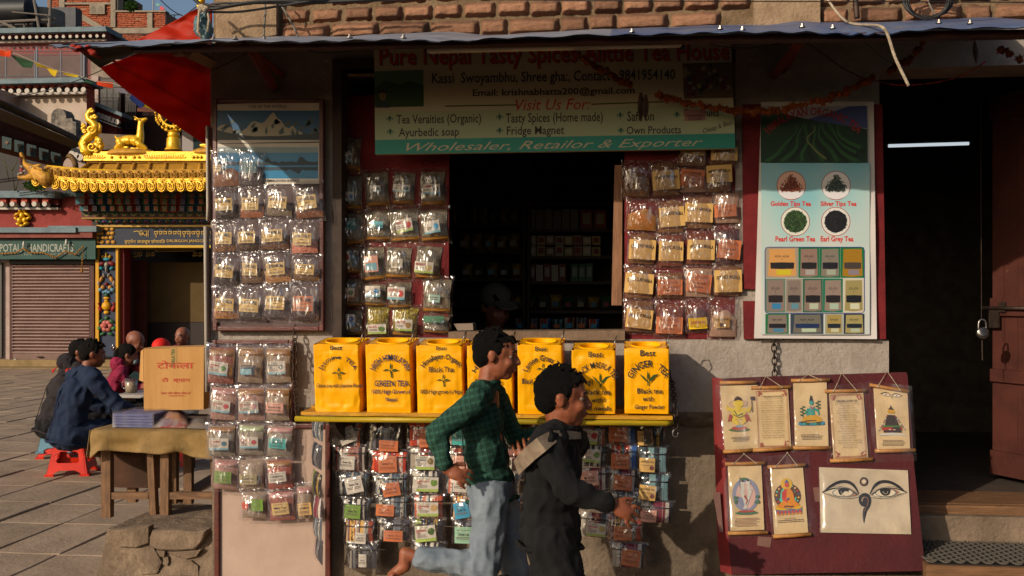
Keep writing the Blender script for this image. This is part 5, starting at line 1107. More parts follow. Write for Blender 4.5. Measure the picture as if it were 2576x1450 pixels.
for (cx,cy,fill,fc,bowl) in ((512,905,'c9a08a',('8a4a34','5c2c20'),1),(960,905,'c9c4c0',('4c5a50','2c3834'),1),(553,1265,'c4c4b8',('35502a','1c3016'),0),(957,1265,'c4c0bc',('1b1a22','0e0d14'),0)):
 x,y=z1p(cx,cy); rr=146/2.5/1.59
 mb=MB(); mb.disc(fQ,x,y,rr,rr,.0005,32); mb.mi=1; mb.disc(fQ,x,y,rr-1.6,rr-1.6,.0008,32); mb.mi=4
 if bowl:mb.disc(fQ,x,y+rr*.32,rr*.88,rr*.62,.0010,20,0,180)
 r9=random.Random(int(cx)); R_=rr*.76; mb.mi=3
 if bowl:mb.poly(fQ,[(x-rr*.66,y+rr*.40),(x-rr*.4,y-rr*.1),(x-rr*.05,y-rr*.7),(x+rr*.4,y-rr*.2),(x+rr*.68,y+rr*.40)],.0011)
 else:mb.disc(fQ,x,y,R_,R_,.0011,26)
 for i in range(230 if not bowl else 200):
  a_=r9.random()*6.28; q=math.sqrt(r9.random()); px,py=x+R_*q*math.cos(a_),y+R_*q*math.sin(a_)
  if bowl and (py > y+rr*.42 or abs(px-x) > (py-(y-rr*.85))*.85):continue
  mb.mi=2 +(i % 2); t=r9.random()*3.1; l=3.2; mb.stroke(fQ,[(px-l*math.cos(t),py-l*math.sin(t)),(px,py+.8),(px+l*math.cos(t),py+l*math.sin(t))],1.9,.0012+.00001*i)
 mb.build('bowl_print',[fm('8c1f1c',.5),fm(fill,.5),fm(fc[0],.6),fm(fc[1],.6),fm('c8c4c8',.4)],ps)
RR=fm('b8241a',.5)
for s,bx in (('Golden Tips Tea',P1(305,1062,710,1125)),('Silver Tips Tea',P1(805,1062,1165,1125)),('Pearl Green Tea',P2(380,12,808,72)),('Earl Grey Tea',P2(865,12,1218,88))):text(ps,s,bx,fQ,RR,.03,off=.0008)
ac=z1p(735,1000); xx=text(ps,'HIMALAYAN ORGANIC TEA',(0,0,0,20),fQ,fm('8a1f24',.5),.02,off=.0022,arc=(ac[0],z1p(0,820)[1],270/2.5/1.59*2.28,46))
# grid of pouch pictures
def pouch_print(x0,y0,x1,y1,bg,kr,win,lb,eyes=True):
 g=MB(); mats=[fm(bg,.5),fm(kr,.5),fm(win,.4),fm(lb,.5),K]
 def xy(u,v):return (x0+(x1-x0)*u,y0+(y1-y0)*v)
 g.rect(fQ,x0,y0,x1,y1,.0006); g.mi=1
 g.poly(fQ,[xy(.12,.06),xy(.90,.05),xy(.92,.5),xy(.94,.93),xy(.5,.97),xy(.08,.94),xy(.11,.5)],.0009)
 g.mi=2; g.poly(fQ,[xy(.15,.50),xy(.5,.49),xy(.88,.50),xy(.87,.70),xy(.5,.71),xy(.16,.70)],.0012); g.mi=3; g.rect(fQ,*xy(.34,.73),*xy(.78,.90),.0012); g.mi=4
 if eyes:
  for u in (.38,.62):g.stroke(fQ,[xy(u-.10,.29),xy(u,.25),xy(u+.10,.29)],.8,.0012); g.stroke(fQ,[xy(u-.09,.30),xy(u,.32),xy(u+.09,.30)],1.4,.0012)
  g.stroke(fQ,[xy(.5,.33),xy(.52,.37),xy(.49,.42)],.8,.0012)
 o=g.build('pouch_print',mats,ps)
def cells(xs,y0,y1,sp):
 for (a,b),s in zip(xs,sp):pouch_print(*z2p(a,y0),*z2p(b,y1),*s)
cells(((272,625),(627,850),(852,1078),(1080,1332)),132,460,(('8a8072','b5834a','201c1e','b0a01c'),('0f5a3a','7a6258','1c181a','8f8a86'),('0f5a3a','6e665c','1a1820','8a9080'),('0c5c34','8a6414','3c3430','756a74',False)))
cells(((272,485),(488,668),(672,888),(890,1104),(1106,1332)),466,832,(('5a6a5c','75645c','1f1a1c','2a6c94'),('857c70','70625a','222024','4f7684'),('30523f','75625a','1b1719','9aa08c'),('0f6048','7d6c62','1d191b','8fa090'),('b0a898','85794c','15171c','b0b098')))
cells(((272,523),(541,896),(912,1104),(1112,1337)),846,1062,(('175c38','6f635a','181720','3a6c88'),('2a3644','5e5a50','18284c','9aa890'),('8a8a7c','8c7a44','16202c','a8a890'),('262a38','8c8050','16202c','94a08a')))
mb=MB(); q0=z2p(268,130); q1=z2p(1335,840)
for pts in ([(q0[0],q0[1]+8),(q0[0]+3,q0[1]+2),(q0[0]+9,q0[1]),(q1[0]-9,q0[1]),(q1[0]-3,q0[1]+2),(q1[0],q0[1]+8),(q1[0],q1[1]-6),(q1[0]-6,q1[1]),(q0[0]+8,q1[1]),(q0[0]+2,q1[1]-2),(q0[0],q1[1]-8),(q0[0],q0[1]+8)],):mb.stroke(fQ,pts,1.6,.0018)
mb.build('blue_outline',fm('1c2470',.4),ps)
# ================================================================= red display board with scrolls
def R3(x,y):return (1773.6+x*.2197,918+y*.2197)
def R4(x,y):return (1773.6+x*.2277,1119.5+y*.2277)
pt=at(1850,947,W-.14); pb=at(1850,1445,W-.44); nrm=Vector((0,-(pt.z-pb.z),-(pb.y-pt.y)*-1)); nrm=Vector((0,(pt.z-pb.z)*-1,(pt.y-pb.y)))
fB=PP(pt,nrm)
rb=thing('display_board',fB(2060,1445),'thick dark red board leaning on the wall by the doorway, hung with paper scrolls','board')
cor=[(1817,952),(1905,948),(2279,936),(2283,944),(2300,1176),(2328,1436),(1841,1446),(1833,1372)]
mb=MB(); mb.prism([fB(x,y) for x,y in cor],-fB.n*.05)
mb.build('front_board',mat('board_red','481014','3a0c10',.75,4,.4,30,dirt=('663430',11,.64)),rb)
mb=MB(); Lf=[(1817,952),(1826,1176),(1833,1372),(1841,1446)]; Lb=[(1803,960),(1805,1176),(1810,1404),(1836,1446)]
v=[fB(x,y) for x,y in Lf] +[fB(x,y) - fB.n*.045 for x,y in [(1810,952),(1813,1176),(1816,1400),(1838,1446)]]
v=[fB(x,y) for x,y in Lf] +[fB(x+6,y) +Vector((-.052,.045,0)) for x,y in Lf]
mb.add(v,[(i,i+4,i+5,i+1) for i in range(3)]); mb.V += [tuple(Vector(p)+Vector((.003,.002,0))) for p in mb.V]; mb.F += [tuple(i+8 for i in q)[::-1] for q in mb.F]; mb.M=[0]*len(mb.F)
mb.build('side_flap',mat('flap_red','7a1c1a','601414',.7,6,.3),rb)
mb=MB(); mb.box((at(1836,1440,4.3).x,4.15,0),(at(2345,1440,4.3).x,W+.0,fB(2000,1449).z-.004)); smooth_by(meta(mb.build('stone_plinth',M_clay),'low stone plinth under the leaning red board','plinth'))
M_rod=mat('bamboo','a5733a','8c5c2c',.5,20,.3,40,spec=.4)
def scroll(label,rod,paper,rod2,sleeve,conv=R3,art=None,hang=None):
 sc=thing('paper_scroll',fB(*conv((paper[0][0]+paper[1][0])/2,paper[2][1])),label,'scroll','paper scrolls on the red board')
 C=lambda p:conv(*p)
 for r_ in (rod,rod2):
  mb=MB(); a,b=C(r_[0]),C(r_[1]); mb.tube([fB(*a,.016),fB((a[0]+b[0])/2,(a[1]+b[1])/2+.6,.017),fB(*b,.016)],.0082,10); mb.build('rod',M_rod,sc,True)
 p=[C(q) for q in paper]; sd=rng.random()*9
 def S(u,v,o=0.0):
  x=(p[0][0]*(1-u)+p[1][0]*u)*(1-v)+(p[3][0]*(1-u)+p[2][0]*u)*v; y=(p[0][1]*(1-u)+p[1][1]*u)*(1-v)+(p[3][1]*(1-u)+p[2][1]*u)*v
  return fB(x,y,.010 +.004*noise.noise(Vector((u*2+sd,v*4,sd))) +.002*noise.noise(Vector((u*5+sd+v*4,v*9,sd))) +o)
 mb=MB(); mb.grid(S,10,18); n_=len(mb.V); back=[fB_v for fB_v in mb.V]; mb.V += [tuple(Vector(q)-fB.n*.0012) for q in back]; mb.F += [tuple(i+n_ for i in f)[::-1] for f in mb.F]; mb.M=[0]*len(mb.F)
 po=smooth_by(mb.build('paper',M_paper,sc))
 if hang:
  mb=MB(); h=C(hang); a=C(((rod[0][0]*.78+rod[1][0]*.22),(rod[0][1]*.78+rod[1][1]*.22))); b=C(((rod[0][0]*.22+rod[1][0]*.78),(rod[0][1]*.22+rod[1][1]*.78)))
  mb.tube([fB(*a,.026),fB(*h,.008),fB(*b,.026)],.0018,5); mb.ball(fB(*a,.025),.0045,6); mb.ball(fB(*b,.025),.0045,6); mb.ball(fB(*h,.010),.004,6); mb.build('string',M_rope,sc)
 if art:art(po,lambda x,y,o=0.0:S(x,y,.0016+o*6))
 if sleeve:
  s=[C(q) for q in sleeve]
  def Z(u,v):
   x=(s[0][0]*(1-u)+s[1][0]*u)*(1-v)+(s[3][0]*(1-u)+s[2][0]*u)*v; y=(s[0][1]*(1-u)+s[1][1]*u)*(1-v)+(s[3][1]*(1-u)+s[2][1]*u)*v
   e=min(1,min(u,1-u,v,1-v)*9)
   return fB(x,y,.006 +e*.026 +.005*(1-abs(noise.noise(Vector((u*3+sd+v*3,v*4-u*3,sd))))*2))
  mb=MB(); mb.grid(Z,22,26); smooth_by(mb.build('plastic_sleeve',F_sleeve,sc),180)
 return sc
def para(po,S,y0,y1,n,c='3c3228',u0=.18,u1=.86,th=.4,name='small_print'):
 mb=MB()
 for i in range(n):
  a=u0+rng.random()*.08; b=u1-rng.random()*.12; y=y0+(y1-y0)*i/n; x=a
  while x < b:
   w_=rng.uniform(.02,.07); mb.poly(S,[(x,y),(min(x+w_,b),y),(min(x+w_,b),y+(y1-y0)/n*th),(x,y+(y1-y0)/n*th)],.0003); x += w_+.014
 mb.build(name,fm(c,.8),po,kind='stuff')
def art_text(title,lines):
 def f(po,S):
  mb=MB(); red=fm('8a4038',.8)
  for e,wd in ((.04,.008),(.07,.004)):
   for a,b,c,d in ((e,e*.55,1-e,e*.55),(e,1-e*.55,1-e,1-e*.55),(e,e*.55,e,1-e*.55),(1-e,e*.55,1-e,1-e*.55)):
    mb.stroke(S,[(a+(c-a)*t/8,b+(d-b)*t/8) for t in range(9)],wd,.0003)
  mb.build('border_print',red,po)
  mb=MB()
  for cx,cy in ((.13,.075),(.87,.075),(.13,.925),(.87,.925)):
   for i in range(9):mb.disc(S,cx+rng.uniform(-.06,.06),cy+rng.uniform(-.035,.035),.02,.012,.0004+i*.00002,6)
  mb.build('corner_print',red,po)
  text(po,title,(.20,.105,.80,.132),S,fm('2a2420',.8),.02)
  n=len(lines)
  mbx=MB()
  for i,l in enumerate(lines):
   wl=min(.66,.030*len(l)); y=.15+i*(.70/n); text(None,l,(.5-wl/2,y,.5+wl/2,y+.020),S,None,.0,mb=mbx)
  mbx.build('lettering',fm('3a3028',.8),po)
 return f
def gan(po,S):
 mb=MB(); m=[fm('b59a34',.7),fm('8c4030',.7),fm('3f5a34',.7),fm('3a2a28',.7),fm('a88a70',.7),fm('6f7a88',.7)]
 mb.mi=4; mb.disc(S,.30,.28,.10,.05,.0003,12); mb.disc(S,.62,.28,.10,.05,.0003,12)
 mb.mi=0; mb.disc(S,.46,.28,.15,.065,.0005,16); mb.disc(S,.46,.43,.20,.10,.0005,16)
 mb.stroke(S,[(.46,.31),(.50,.36),(.44,.41),(.50,.44)],.07,.0008,.03); mb.stroke(S,[(.32,.38),(.16,.36),(.12,.32)],.06,.0006); mb.stroke(S,[(.60,.38),(.76,.39),(.80,.33)],.06,.0006)
 mb.stroke(S,[(.36,.50),(.26,.54),(.42,.58),(.46,.63)],.10,.0006,.06); mb.stroke(S,[(.56,.50),(.66,.54),(.52,.59)],.10,.0006,.06)
 mb.mi=1; mb.poly(S,[(.20,.44),(.14,.56),(.22,.54),(.26,.57),(.28,.46)],.0007); mb.poly(S,[(.70,.44),(.80,.57),(.72,.54),(.66,.57),(.62,.46)],.0007); mb.disc(S,.46,.665,.22,.035,.0004,16)
 mb.mi=2; mb.disc(S,.46,.69,.30,.03,.0003,16); mb.stroke(S,[(.34,.39),(.42,.47),(.58,.44)],.02,.0009)
 mb.mi=3; mb.poly(S,[(.34,.24),(.38,.19),(.46,.165),(.54,.19),(.58,.24),(.46,.225)],.0009); mb.stroke(S,[(.83,.20),(.84,.42)],.02,.0008); mb.poly(S,[(.80,.18),(.92,.175),(.92,.24),(.80,.22)],.0009); mb.stroke(S,[(.30,.45),(.46,.50),(.62,.47)],.012,.0011)
 mb.mi=5; mb.disc(S,.46,.635,.10,.02,.0007,12); mb.build('deity_print',m,po); para(po,S,.80,.88,4,u0=.2,u1=.8)
def tara(po,S):
 mb=MB(); m=[fm('257a72',.7),fm('a87c22',.7),fm('2c4a34',.7),fm('1f1a1c',.7),fm('7d5a66',.7),fm('2f6c84',.7)]
 mb.mi=1; mb.poly(S,[(.22,.60),(.28,.53),(.44,.50),(.66,.50),(.80,.54),(.84,.60),(.5,.62)],.0004); mb.mi=3; mb.disc(S,.50,.605,.34,.025,.0003,16)
 mb.mi=5; mb.poly(S,[(.14,.60),(.9,.60),(.92,.655),(.78,.66),(.5,.665),(.2,.66),(.12,.645)],.0002)
 for i in range(7):mb.mi=(5,0,2)[i % 3]; mb.disc(S,.18+i*.11,.635,.05,.022,.0005+i*.00005,9)
 mb.mi=0; mb.poly(S,[(.40,.50),(.42,.42),(.48,.38),(.58,.39),(.62,.50)],.0006); mb.disc(S,.52,.31,.065,.035,.0007,14); mb.stroke(S,[(.43,.40),(.34,.47),(.42,.50)],.04,.0008); mb.stroke(S,[(.60,.40),(.72,.44),(.74,.50)],.04,.0008)
 mb.mi=3; mb.poly(S,[(.46,.29),(.50,.20),(.53,.19),(.58,.29),(.52,.27)],.0009); mb.mi=4; mb.stroke(S,[(.48,.36),(.54,.41),(.60,.37)],.03,.0009); mb.mi=2
 for bx,by in ((.26,.36),(.72,.28)):
  mb.stroke(S,[(bx,by),(bx+.01,by+.22)],.018,.0004)
  for k in range(6):mb.disc(S,bx+(-.04 if k % 2 else .04),by+.01+k*.025,.045,.012,.0005+.00005*k,7)
 mb.build('deity_print',m,po); para(po,S,.80,.89,4,u0=.15,u1=.85)
def stupa(po,S):
 eye_pr(po,S,.52,.075,.30,.03)
 mb=MB(); m=[fm('2c2422',.7),fm('a5781c',.7),fm('8c2c22',.7),fm('3a5c2c',.7),fm('a8a49c',.7),fm('3a4a7a',.7)]
 mb.mi=4; mb.poly(S,[(.08,.765),(.16,.735),(.5,.715),(.84,.73),(.94,.76)],.0003); mb.mi=0; mb.poly(S,[(.22,.715),(.36,.42),(.60,.42),(.78,.71)],.0004); mb.poly(S,[(.40,.33),(.46,.29),(.48,.25),(.51,.29),(.58,.33)],.0006)
 mb.mi=1; mb.poly(S,[(.37,.36),(.42,.33),(.56,.33),(.61,.36),(.57,.39),(.41,.39)],.0005); mb.mi=2; mb.poly(S,[(.20,.62),(.78,.61),(.80,.67),(.18,.68)],.0005); mb.mi=3; mb.poly(S,[(.22,.60),(.76,.59),(.78,.62),(.20,.63)],.0006); mb.mi=4
 for u in (.42,.56):mb.disc(S,u,.665,.035,.008,.0007,8)
 for i in range(12):
  mb.mi=(2,3,4,5)[i % 4]; t=i/12; mb.disc(S,.36-.28*t,.44+.27*t,.022,.011,.0005,5); mb.disc(S,.62+.28*t,.44+.24*t,.022,.011,.0005,5)
 mb.build('stupa_print',m,po); para(po,S,.84,.95,5,u0=.14,u1=.86)
def eye_pr(po,S,cx,cy,wd,h):
 mb=MB(); m=[K,fm('c8bca8',.6),fm('9c6a4c',.6)]
 for s in (-1,1):
  x=cx+s*wd*.52; e=lambda u,v:(x+s*u*wd*.48,cy+v*h)
  mb.mi=0; mb.stroke(S,[e(-1,.3),e(-.5,-.7),e(.1,-1),e(1.1,.1)],h*.35,.0004); mb.mi=1; mb.poly(S,[e(-.9,.5),e(-.3,-.3),e(.3,-.35),e(.9,.3),e(.2,.8),e(-.4,.8)],.0005); mb.mi=2; mb.disc(S,*e(0,.2),wd*.10,h*.4,.0006,10); mb.mi=0; mb.disc(S,*e(0,.2),wd*.06,h*.26,.0007,10); mb.stroke(S,[e(-.9,.5),e(-.4,.9),e(.2,.9),e(.9,.3)],h*.16,.0008)
 mb.stroke(S,[(cx,cy+h),(cx+.03,cy+h*1.3),(cx,cy+h*1.7),(cx+.01,cy+h*2.6)],.02,.0006,.005); mb.build('eyes_print',m,po)
def kur(po,S):
 mb=MB(); m=[fm('6f7488',.7),fm('b08c84',.7),fm('a8a49c',.7),fm('3d5c48',.7),fm('8c3c30',.7),fm('3a2c28',.7)]
 mb.mi=0; mb.disc(S,.50,.45,.40,.26,.0002,28); mb.mi=1; mb.disc(S,.50,.46,.29,.21,.0004,24); mb.mi=2
 mb.stroke(S,[(.42,.30),(.40,.42),(.46,.52),(.50,.66)],.13,.0006,.06); mb.stroke(S,[(.58,.30),(.62,.42),(.54,.54),(.46,.66)],.12,.0007,.06); mb.disc(S,.42,.27,.07,.035,.0008,10); mb.disc(S,.58,.26,.07,.035,.0008,10)
 mb.stroke(S,[(.40,.34),(.30,.40),(.42,.42)],.03,.0009); mb.stroke(S,[(.60,.34),(.72,.36),(.66,.42)],.03,.0009); mb.mi=3
 for i in range(12):mb.disc(S,(.18,.82)[i % 2]+rng.uniform(-.05,.05),.52+rng.uniform(-.05,.06),.05,.022,.0009+i*.00004,7)
 mb.disc(S,.46,.20,.12,.02,.0006,9); mb.disc(S,.5,.73,.34,.028,.0006,18); mb.mi=4; mb.stroke(S,[(.46,.46),(.54,.54),(.48,.60)],.05,.0011,.02); mb.disc(S,.5,.705,.25,.018,.0008,16); mb.mi=5; mb.stroke(S,[(.34,.16),(.34,.34)],.012,.0012); mb.disc(S,.42,.235,.035,.016,.0012,7); mb.disc(S,.58,.225,.035,.016,.0012,7)
 mb.build('deity_print',m,po); para(po,S,.81,.95,7,'6a4038',.12,.9);
def amit(po,S):
 mb=MB(); m=[fm('4a3228',.7),fm('3fa08c',.7),fm('b8901a',.7),fm('a8342c',.7),fm('b8701c',.7),fm('2f4c78',.7),fm('5c5a6c',.7),fm('c49a6a',.7)]
 mb.mi=0; mb.disc(S,.47,.42,.40,.195,.0002,28); mb.mi=1; mb.disc(S,.47,.43,.27,.14,.0004,24)
 for i in range(14):
  a=R(150+i*240/13); mb.mi=(3,5,2,1,7)[i % 5]; mb.disc(S,.47+.335*math.cos(a),.42+.165*math.sin(a),.03,.015,.0005,6)
 mb.mi=2; mb.disc(S,.47,.235,.17,.09,.0006,22); mb.disc(S,.47,.60,.40,.045,.0006,20); mb.mi=3; mb.poly(S,[(.33,.36),(.40,.31),(.54,.31),(.62,.36),(.64,.50),(.32,.50)],.0008); mb.disc(S,.47,.25,.07,.038,.0010,14); mb.stroke(S,[(.35,.35),(.32,.45),(.46,.50)],.07,.0011,.05)
 mb.mi=4; mb.poly(S,[(.46,.31),(.56,.31),(.64,.37),(.68,.50),(.82,.57),(.62,.61),(.46,.60),(.28,.61),(.12,.57),(.30,.50),(.44,.44)],.0009); mb.mi=5; mb.poly(S,[(.40,.225),(.44,.185),(.47,.165),(.50,.185),(.54,.225),(.47,.21)],.0012); mb.disc(S,.48,.465,.04,.018,.0013,8)
 mb.mi=6; mb.poly(S,[(.08,.61),(.88,.60),(.86,.69),(.5,.70),(.12,.69)],.0005)
 for i in range(7):mb.mi=3; mb.disc(S,.16+i*.108,.665,.035,.020,.0008,8); mb.mi=4; mb.disc(S,.16+i*.108,.695,.05,.012,.0007,8)
 mb.mi=0; mb.stroke(S,[(.34,.585),(.44,.575),(.56,.59),(.62,.58)],.02,.0012)
 mb.build('deity_print',m,po); text(po,'Amitabha Buddha',(.30,.755,.66,.775),S,fm('3a3028',.8)); para(po,S,.79,.84,2,u0=.08,u1=.92)
ngu=['No matter what is going on','Never give up','Develop the heart','Too much energy in your country','is spent developing the mind','instead of heart','Develop the heart','Be compassionate','Not just to your friends','but to everyone','Be compassionate','Work for peace','in your heart and in the world','work for peace','and I say again','Never give up','No matter what is happening','No matter what is going','on around you','Never give up']
poa=['We have bigger houses but smaller families','more conveniences but less time','We have more degrees but less sense','more knowledge but less judgement','more experts but more problems','more medicines but less healthiness','We have been all the way to the moon','but have trouble crossing the street','to meet the new neighbour','We build more computers','to hold more information','but have less communication','We have become long on quantity','but short on quality','These are times of fast foods','but slow digestion','Tall man but short character','Steep profits but shallow relationships']
scroll('paper scroll of a yellow elephant-headed deity, leftmost of the upper row',((170,205),(590,197)),((172,240),(600,230),(615,965),(225,975)),((205,995),(548,975)),((95,150),(640,110),(690,1010),(150,1030)),art=gan)
scroll('paper scroll lettered THE PARADOX OF OUR AGE with a red border',((530,262),(980,252)),((568,285),(950,275),(985,945),(600,955)),((545,978),(1005,952)),None,art=art_text('THE PARADOX OF OUR AGE',poa),hang=(695,130))
scroll('paper scroll of a turquoise seated deity, third in the upper row',((985,180),(1428,170)),((1008,210),(1392,200),(1415,940),(1030,948)),((1005,948),(1440,950)),((960,130),(1440,110),(1460,990),(990,1005)),art=tara,hang=(1180,110))
scroll('paper scroll lettered NEVER GIVE UP, fourth in the upper row',((1372,302),(1842,292)),((1420,328),(1810,315),(1870,1065),(1472,1082)),((1430,1098),(1918,1078)),((1380,240),(1900,190),(1930,1120),(1395,1145)),art=art_text('NEVER GIVE UP',ngu),hang=(1565,95))
scroll('paper scroll of a stupa under painted eyes, rightmost of the upper row',((1882,228),(2332,302)),((1928,265),(2318,312),(2348,965),(1970,972)),((1945,985),(2405,975)),((1850,180),(2370,240),(2425,1100),(1930,1120)),art=stupa,hang=(2085,70))
scroll('paper scroll of a pale standing figure in a blue oval, lower left',((222,210),(660,198)),((250,235),(622,225),(655,935),(280,950)),((250,975),(692,965)),((190,110),(680,100),(710,1010),(235,1035)),R4,kur,(430,98))
scroll('paper scroll of a red and orange buddha on a lotus, second in the lower row',((690,245),(1108,218)),((718,270),(1082,250),(1140,965),(765,990)),((750,1012),(1170,985)),((640,130),(1150,75),(1262,1005),(740,1030)),R4,amit,(910,85))
# large eyes sheet
es=thing('eyes_sheet',fB(*R4(1770,985)),'large wrinkled paper sheet with a pair of painted buddha eyes','paper print')
qc=[R4(1265,245),R4(2240,282),R4(2278,985),R4(1278,968)]
def SE(x,y,o=0.0):
 u=(x-1270)/1000; v=(y-250)/730; xx,yy=R4(x,y)
 return fB(xx,yy,.010 +.006*noise.noise(Vector((u*3+v*1.5,v*3,4))) +.004*noise.noise(Vector((u*7-v*4,v*7,2))) +o)
def SEq(u,v):
 x=(1262*(1-u)+2240*u)*(1-v)+(1280*(1-u)+2278*u)*v; y=(245*(1-u)+280*u)*(1-v)+(966*(1-u)+986*u)*v; return SE(x,y)
mb=MB(); mb.grid(SEq,40,30); n_=len(mb.V); mb.V += [tuple(Vector(q)-fB.n*.0025) for q in mb.V]; mb.F += [tuple(i+n_ for i in f)[::-1] for f in mb.F]; mb.M=[0]*len(mb.F)
smooth_by(mb.build('paper',mat('white_paper','ac9c86','9d8c74',.7,4,.5,12,dirt=('8a744f',5,.62)),es))
mb=MB(); fe=lambda x,y,o=0.0:SE(x,y,o*5+.0030); m=[fm('17181a',.6),fm('b8aa92',.6),fm('8a6450',.6),fm('30505c',.6),fm('7d5a48',.6)]
def spl(p,n=6):
 out=[]
 for i in range(len(p)-1):
  a,b,c,d=[Vector((*q,0)) for q in (p[max(0,i-1)],p[i],p[i+1],p[min(len(p)-1,i+2)])]
  for k in range(n):
   t=k/n; q=.5*((2*b)+(c-a)*t+(2*a-5*b+4*c-d)*t*t+(3*b-a-3*c+d)*t**3); out.append((q.x,q.y))
 return out +[p[-1]]
def eyeb(s,ox):  # s mirrors, ox outer corner x
 e=lambda u,v:(ox +s*u,v)
 mb.mi=0; mb.poly(fe,spl([e(18,508),e(90,440),e(190,392),e(290,392),e(360,440),e(405,530),e(402,540)]) +spl([e(396,538),e(350,470),e(280,425),e(190,425),e(100,465),e(30,510)]),0)
 mb.mi=1; mb.poly(fe,spl([e(0,520),e(120,470),e(200,462),e(330,500),e(400,570),e(300,590),e(180,580),e(90,550)]),.0001)
 mb.mi=2; mb.poly(fe,spl([e(70,520),e(140,486),e(240,480),e(330,510),e(385,555),e(300,572),e(180,565),e(110,548)]),.0003)
 mb.mi=3; mb.disc(fe,*e(228,528),118,46,.0005,24); mb.mi=1; mb.disc(fe,*e(228,528),108,40,.0007,24)
 mb.mi=0; mb.poly(fe,spl([e(175,488),e(230,482),e(290,492),e(285,530),e(255,556),(e(228,560)),e(195,548),e(178,520)]),.0009); mb.mi=1; mb.stroke(fe,spl([e(205,510),e(212,530),e(235,540),e(256,522),e(258,508)]),4,.0011)
 mb.mi=0; mb.stroke(fe,spl([e(0,520),e(110,482),e(200,474),e(300,490),e(385,550)]),10,.0012); mb.stroke(fe,spl([e(0,524),e(100,560),e(200,586),e(300,588),e(395,572)]),3.5,.0012); mb.stroke(fe,spl([e(60,530),e(120,555),e(200,572),e(300,574),e(385,556)]),3,.0013)
 mb.stroke(fe,spl([e(10,512),e(120,462),e(200,458),e(330,492),e(402,562)]),3.5,.0013)
eyeb(1,1295); eyeb(-1,2225)
mb.mi=0; mb.disc(fe,1755,405,48,50,0,24); mb.mi=4; mb.disc(fe,1755,405,32,34,.0003,22); mb.mi=1; mb.disc(fe,1756,403,21,22,.0006,20)
mb.mi=0; mb.stroke(fe,spl([(1790,612),(1775,590),(1755,600),(1748,628),(1765,655),(1795,650),(1812,615)]),40,.0000)
mb.poly(fe,spl([(1766,686),(1720,665),(1697,610),(1712,555),(1765,530),(1815,550),(1836,610),(1820,680),(1790,730),(1772,790),(1757,862),(1742,800),(1742,740),(1752,700)]),.0000)
mb.mi=4; mb.stroke(fe,spl([(1742,615),(1745,590),(1775,575),(1800,600),(1798,650),(1775,700),(1758,760)]),9,.0004,4); mb.mi=1; mb.stroke(fe,spl([(1733,625),(1735,590),(1760,572)]),5,.0005,2)
mb.build('eyes_print',m,es)
mb=MB();
def ZE(u,v):
 x=(1245*(1-u)+2262*u)*(1-v)+(1268*(1-u)+2290*u)*v; y=(232*(1-u)+262*u)*(1-v)+(985*(1-u)+992*u)*v; xx,yy=R4(x,y); e=min(1,min(u,1-u,v,1-v)*14)
 return fB(xx,yy,.006+e*.016+.003*noise.noise(Vector((u*6,v*6,1))))
mb.grid(ZE,24,20); smooth_by(mb.build('plastic_sleeve',film('eyes_sleeve',haze=.03,glint_streak=.06,sc=2,gl_=.03,base=.008),es),180)
# strips of tape
for k,(pts,lab_) in enumerate((([R4(585,1010),R4(740,1020),R4(720,1135),R4(575,1110)],'brown tape strip below the two lower scrolls'),([R4(85,520),R4(165,520),R4(200,960),R4(160,960)],'long tape strip down the left edge of the red board'),([R4(1190,470),R4(1270,465),R4(1275,630),R4(1215,625)],'tape strip between the red buddha scroll and the eyes sheet'))):
 mb=MB(); mb.prism([fB(x,y,.004) for x,y in pts],fB.n*-.001); meta(mb.build('tape_strip',mat('brown_tape','6e4c3e','5c3c32',.3,6,.3,spec=.5)),lab_,'tape')
# ================================================================= inside the shop
def zi(x,y):return (1119.5+x*.3557,352+y*.3557)
YI=W +1.9
shv=thing('shop_shelving',at(1340,830,YI),'dark wooden shelving along the back wall inside the shop','shelving')
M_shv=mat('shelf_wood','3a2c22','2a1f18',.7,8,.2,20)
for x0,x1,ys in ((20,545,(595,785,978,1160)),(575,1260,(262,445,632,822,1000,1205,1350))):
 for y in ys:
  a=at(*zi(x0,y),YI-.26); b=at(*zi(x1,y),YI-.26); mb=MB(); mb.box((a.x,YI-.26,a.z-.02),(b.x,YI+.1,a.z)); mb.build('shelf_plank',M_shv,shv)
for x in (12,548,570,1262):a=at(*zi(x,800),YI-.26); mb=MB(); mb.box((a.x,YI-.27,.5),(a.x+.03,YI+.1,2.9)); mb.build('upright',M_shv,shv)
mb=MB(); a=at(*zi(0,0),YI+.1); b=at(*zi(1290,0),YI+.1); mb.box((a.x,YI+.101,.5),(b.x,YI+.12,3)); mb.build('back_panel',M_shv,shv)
M_gf=mat('old_gold_foil','a8873a','7c6020',.3,6,.5,9,metal=.5); M_df=fm('3c3a34',.4)
ORD=('leftmost','second from the left','third from the left','fourth from the left','fifth from the left','sixth from the left','seventh from the left','eighth from the left')
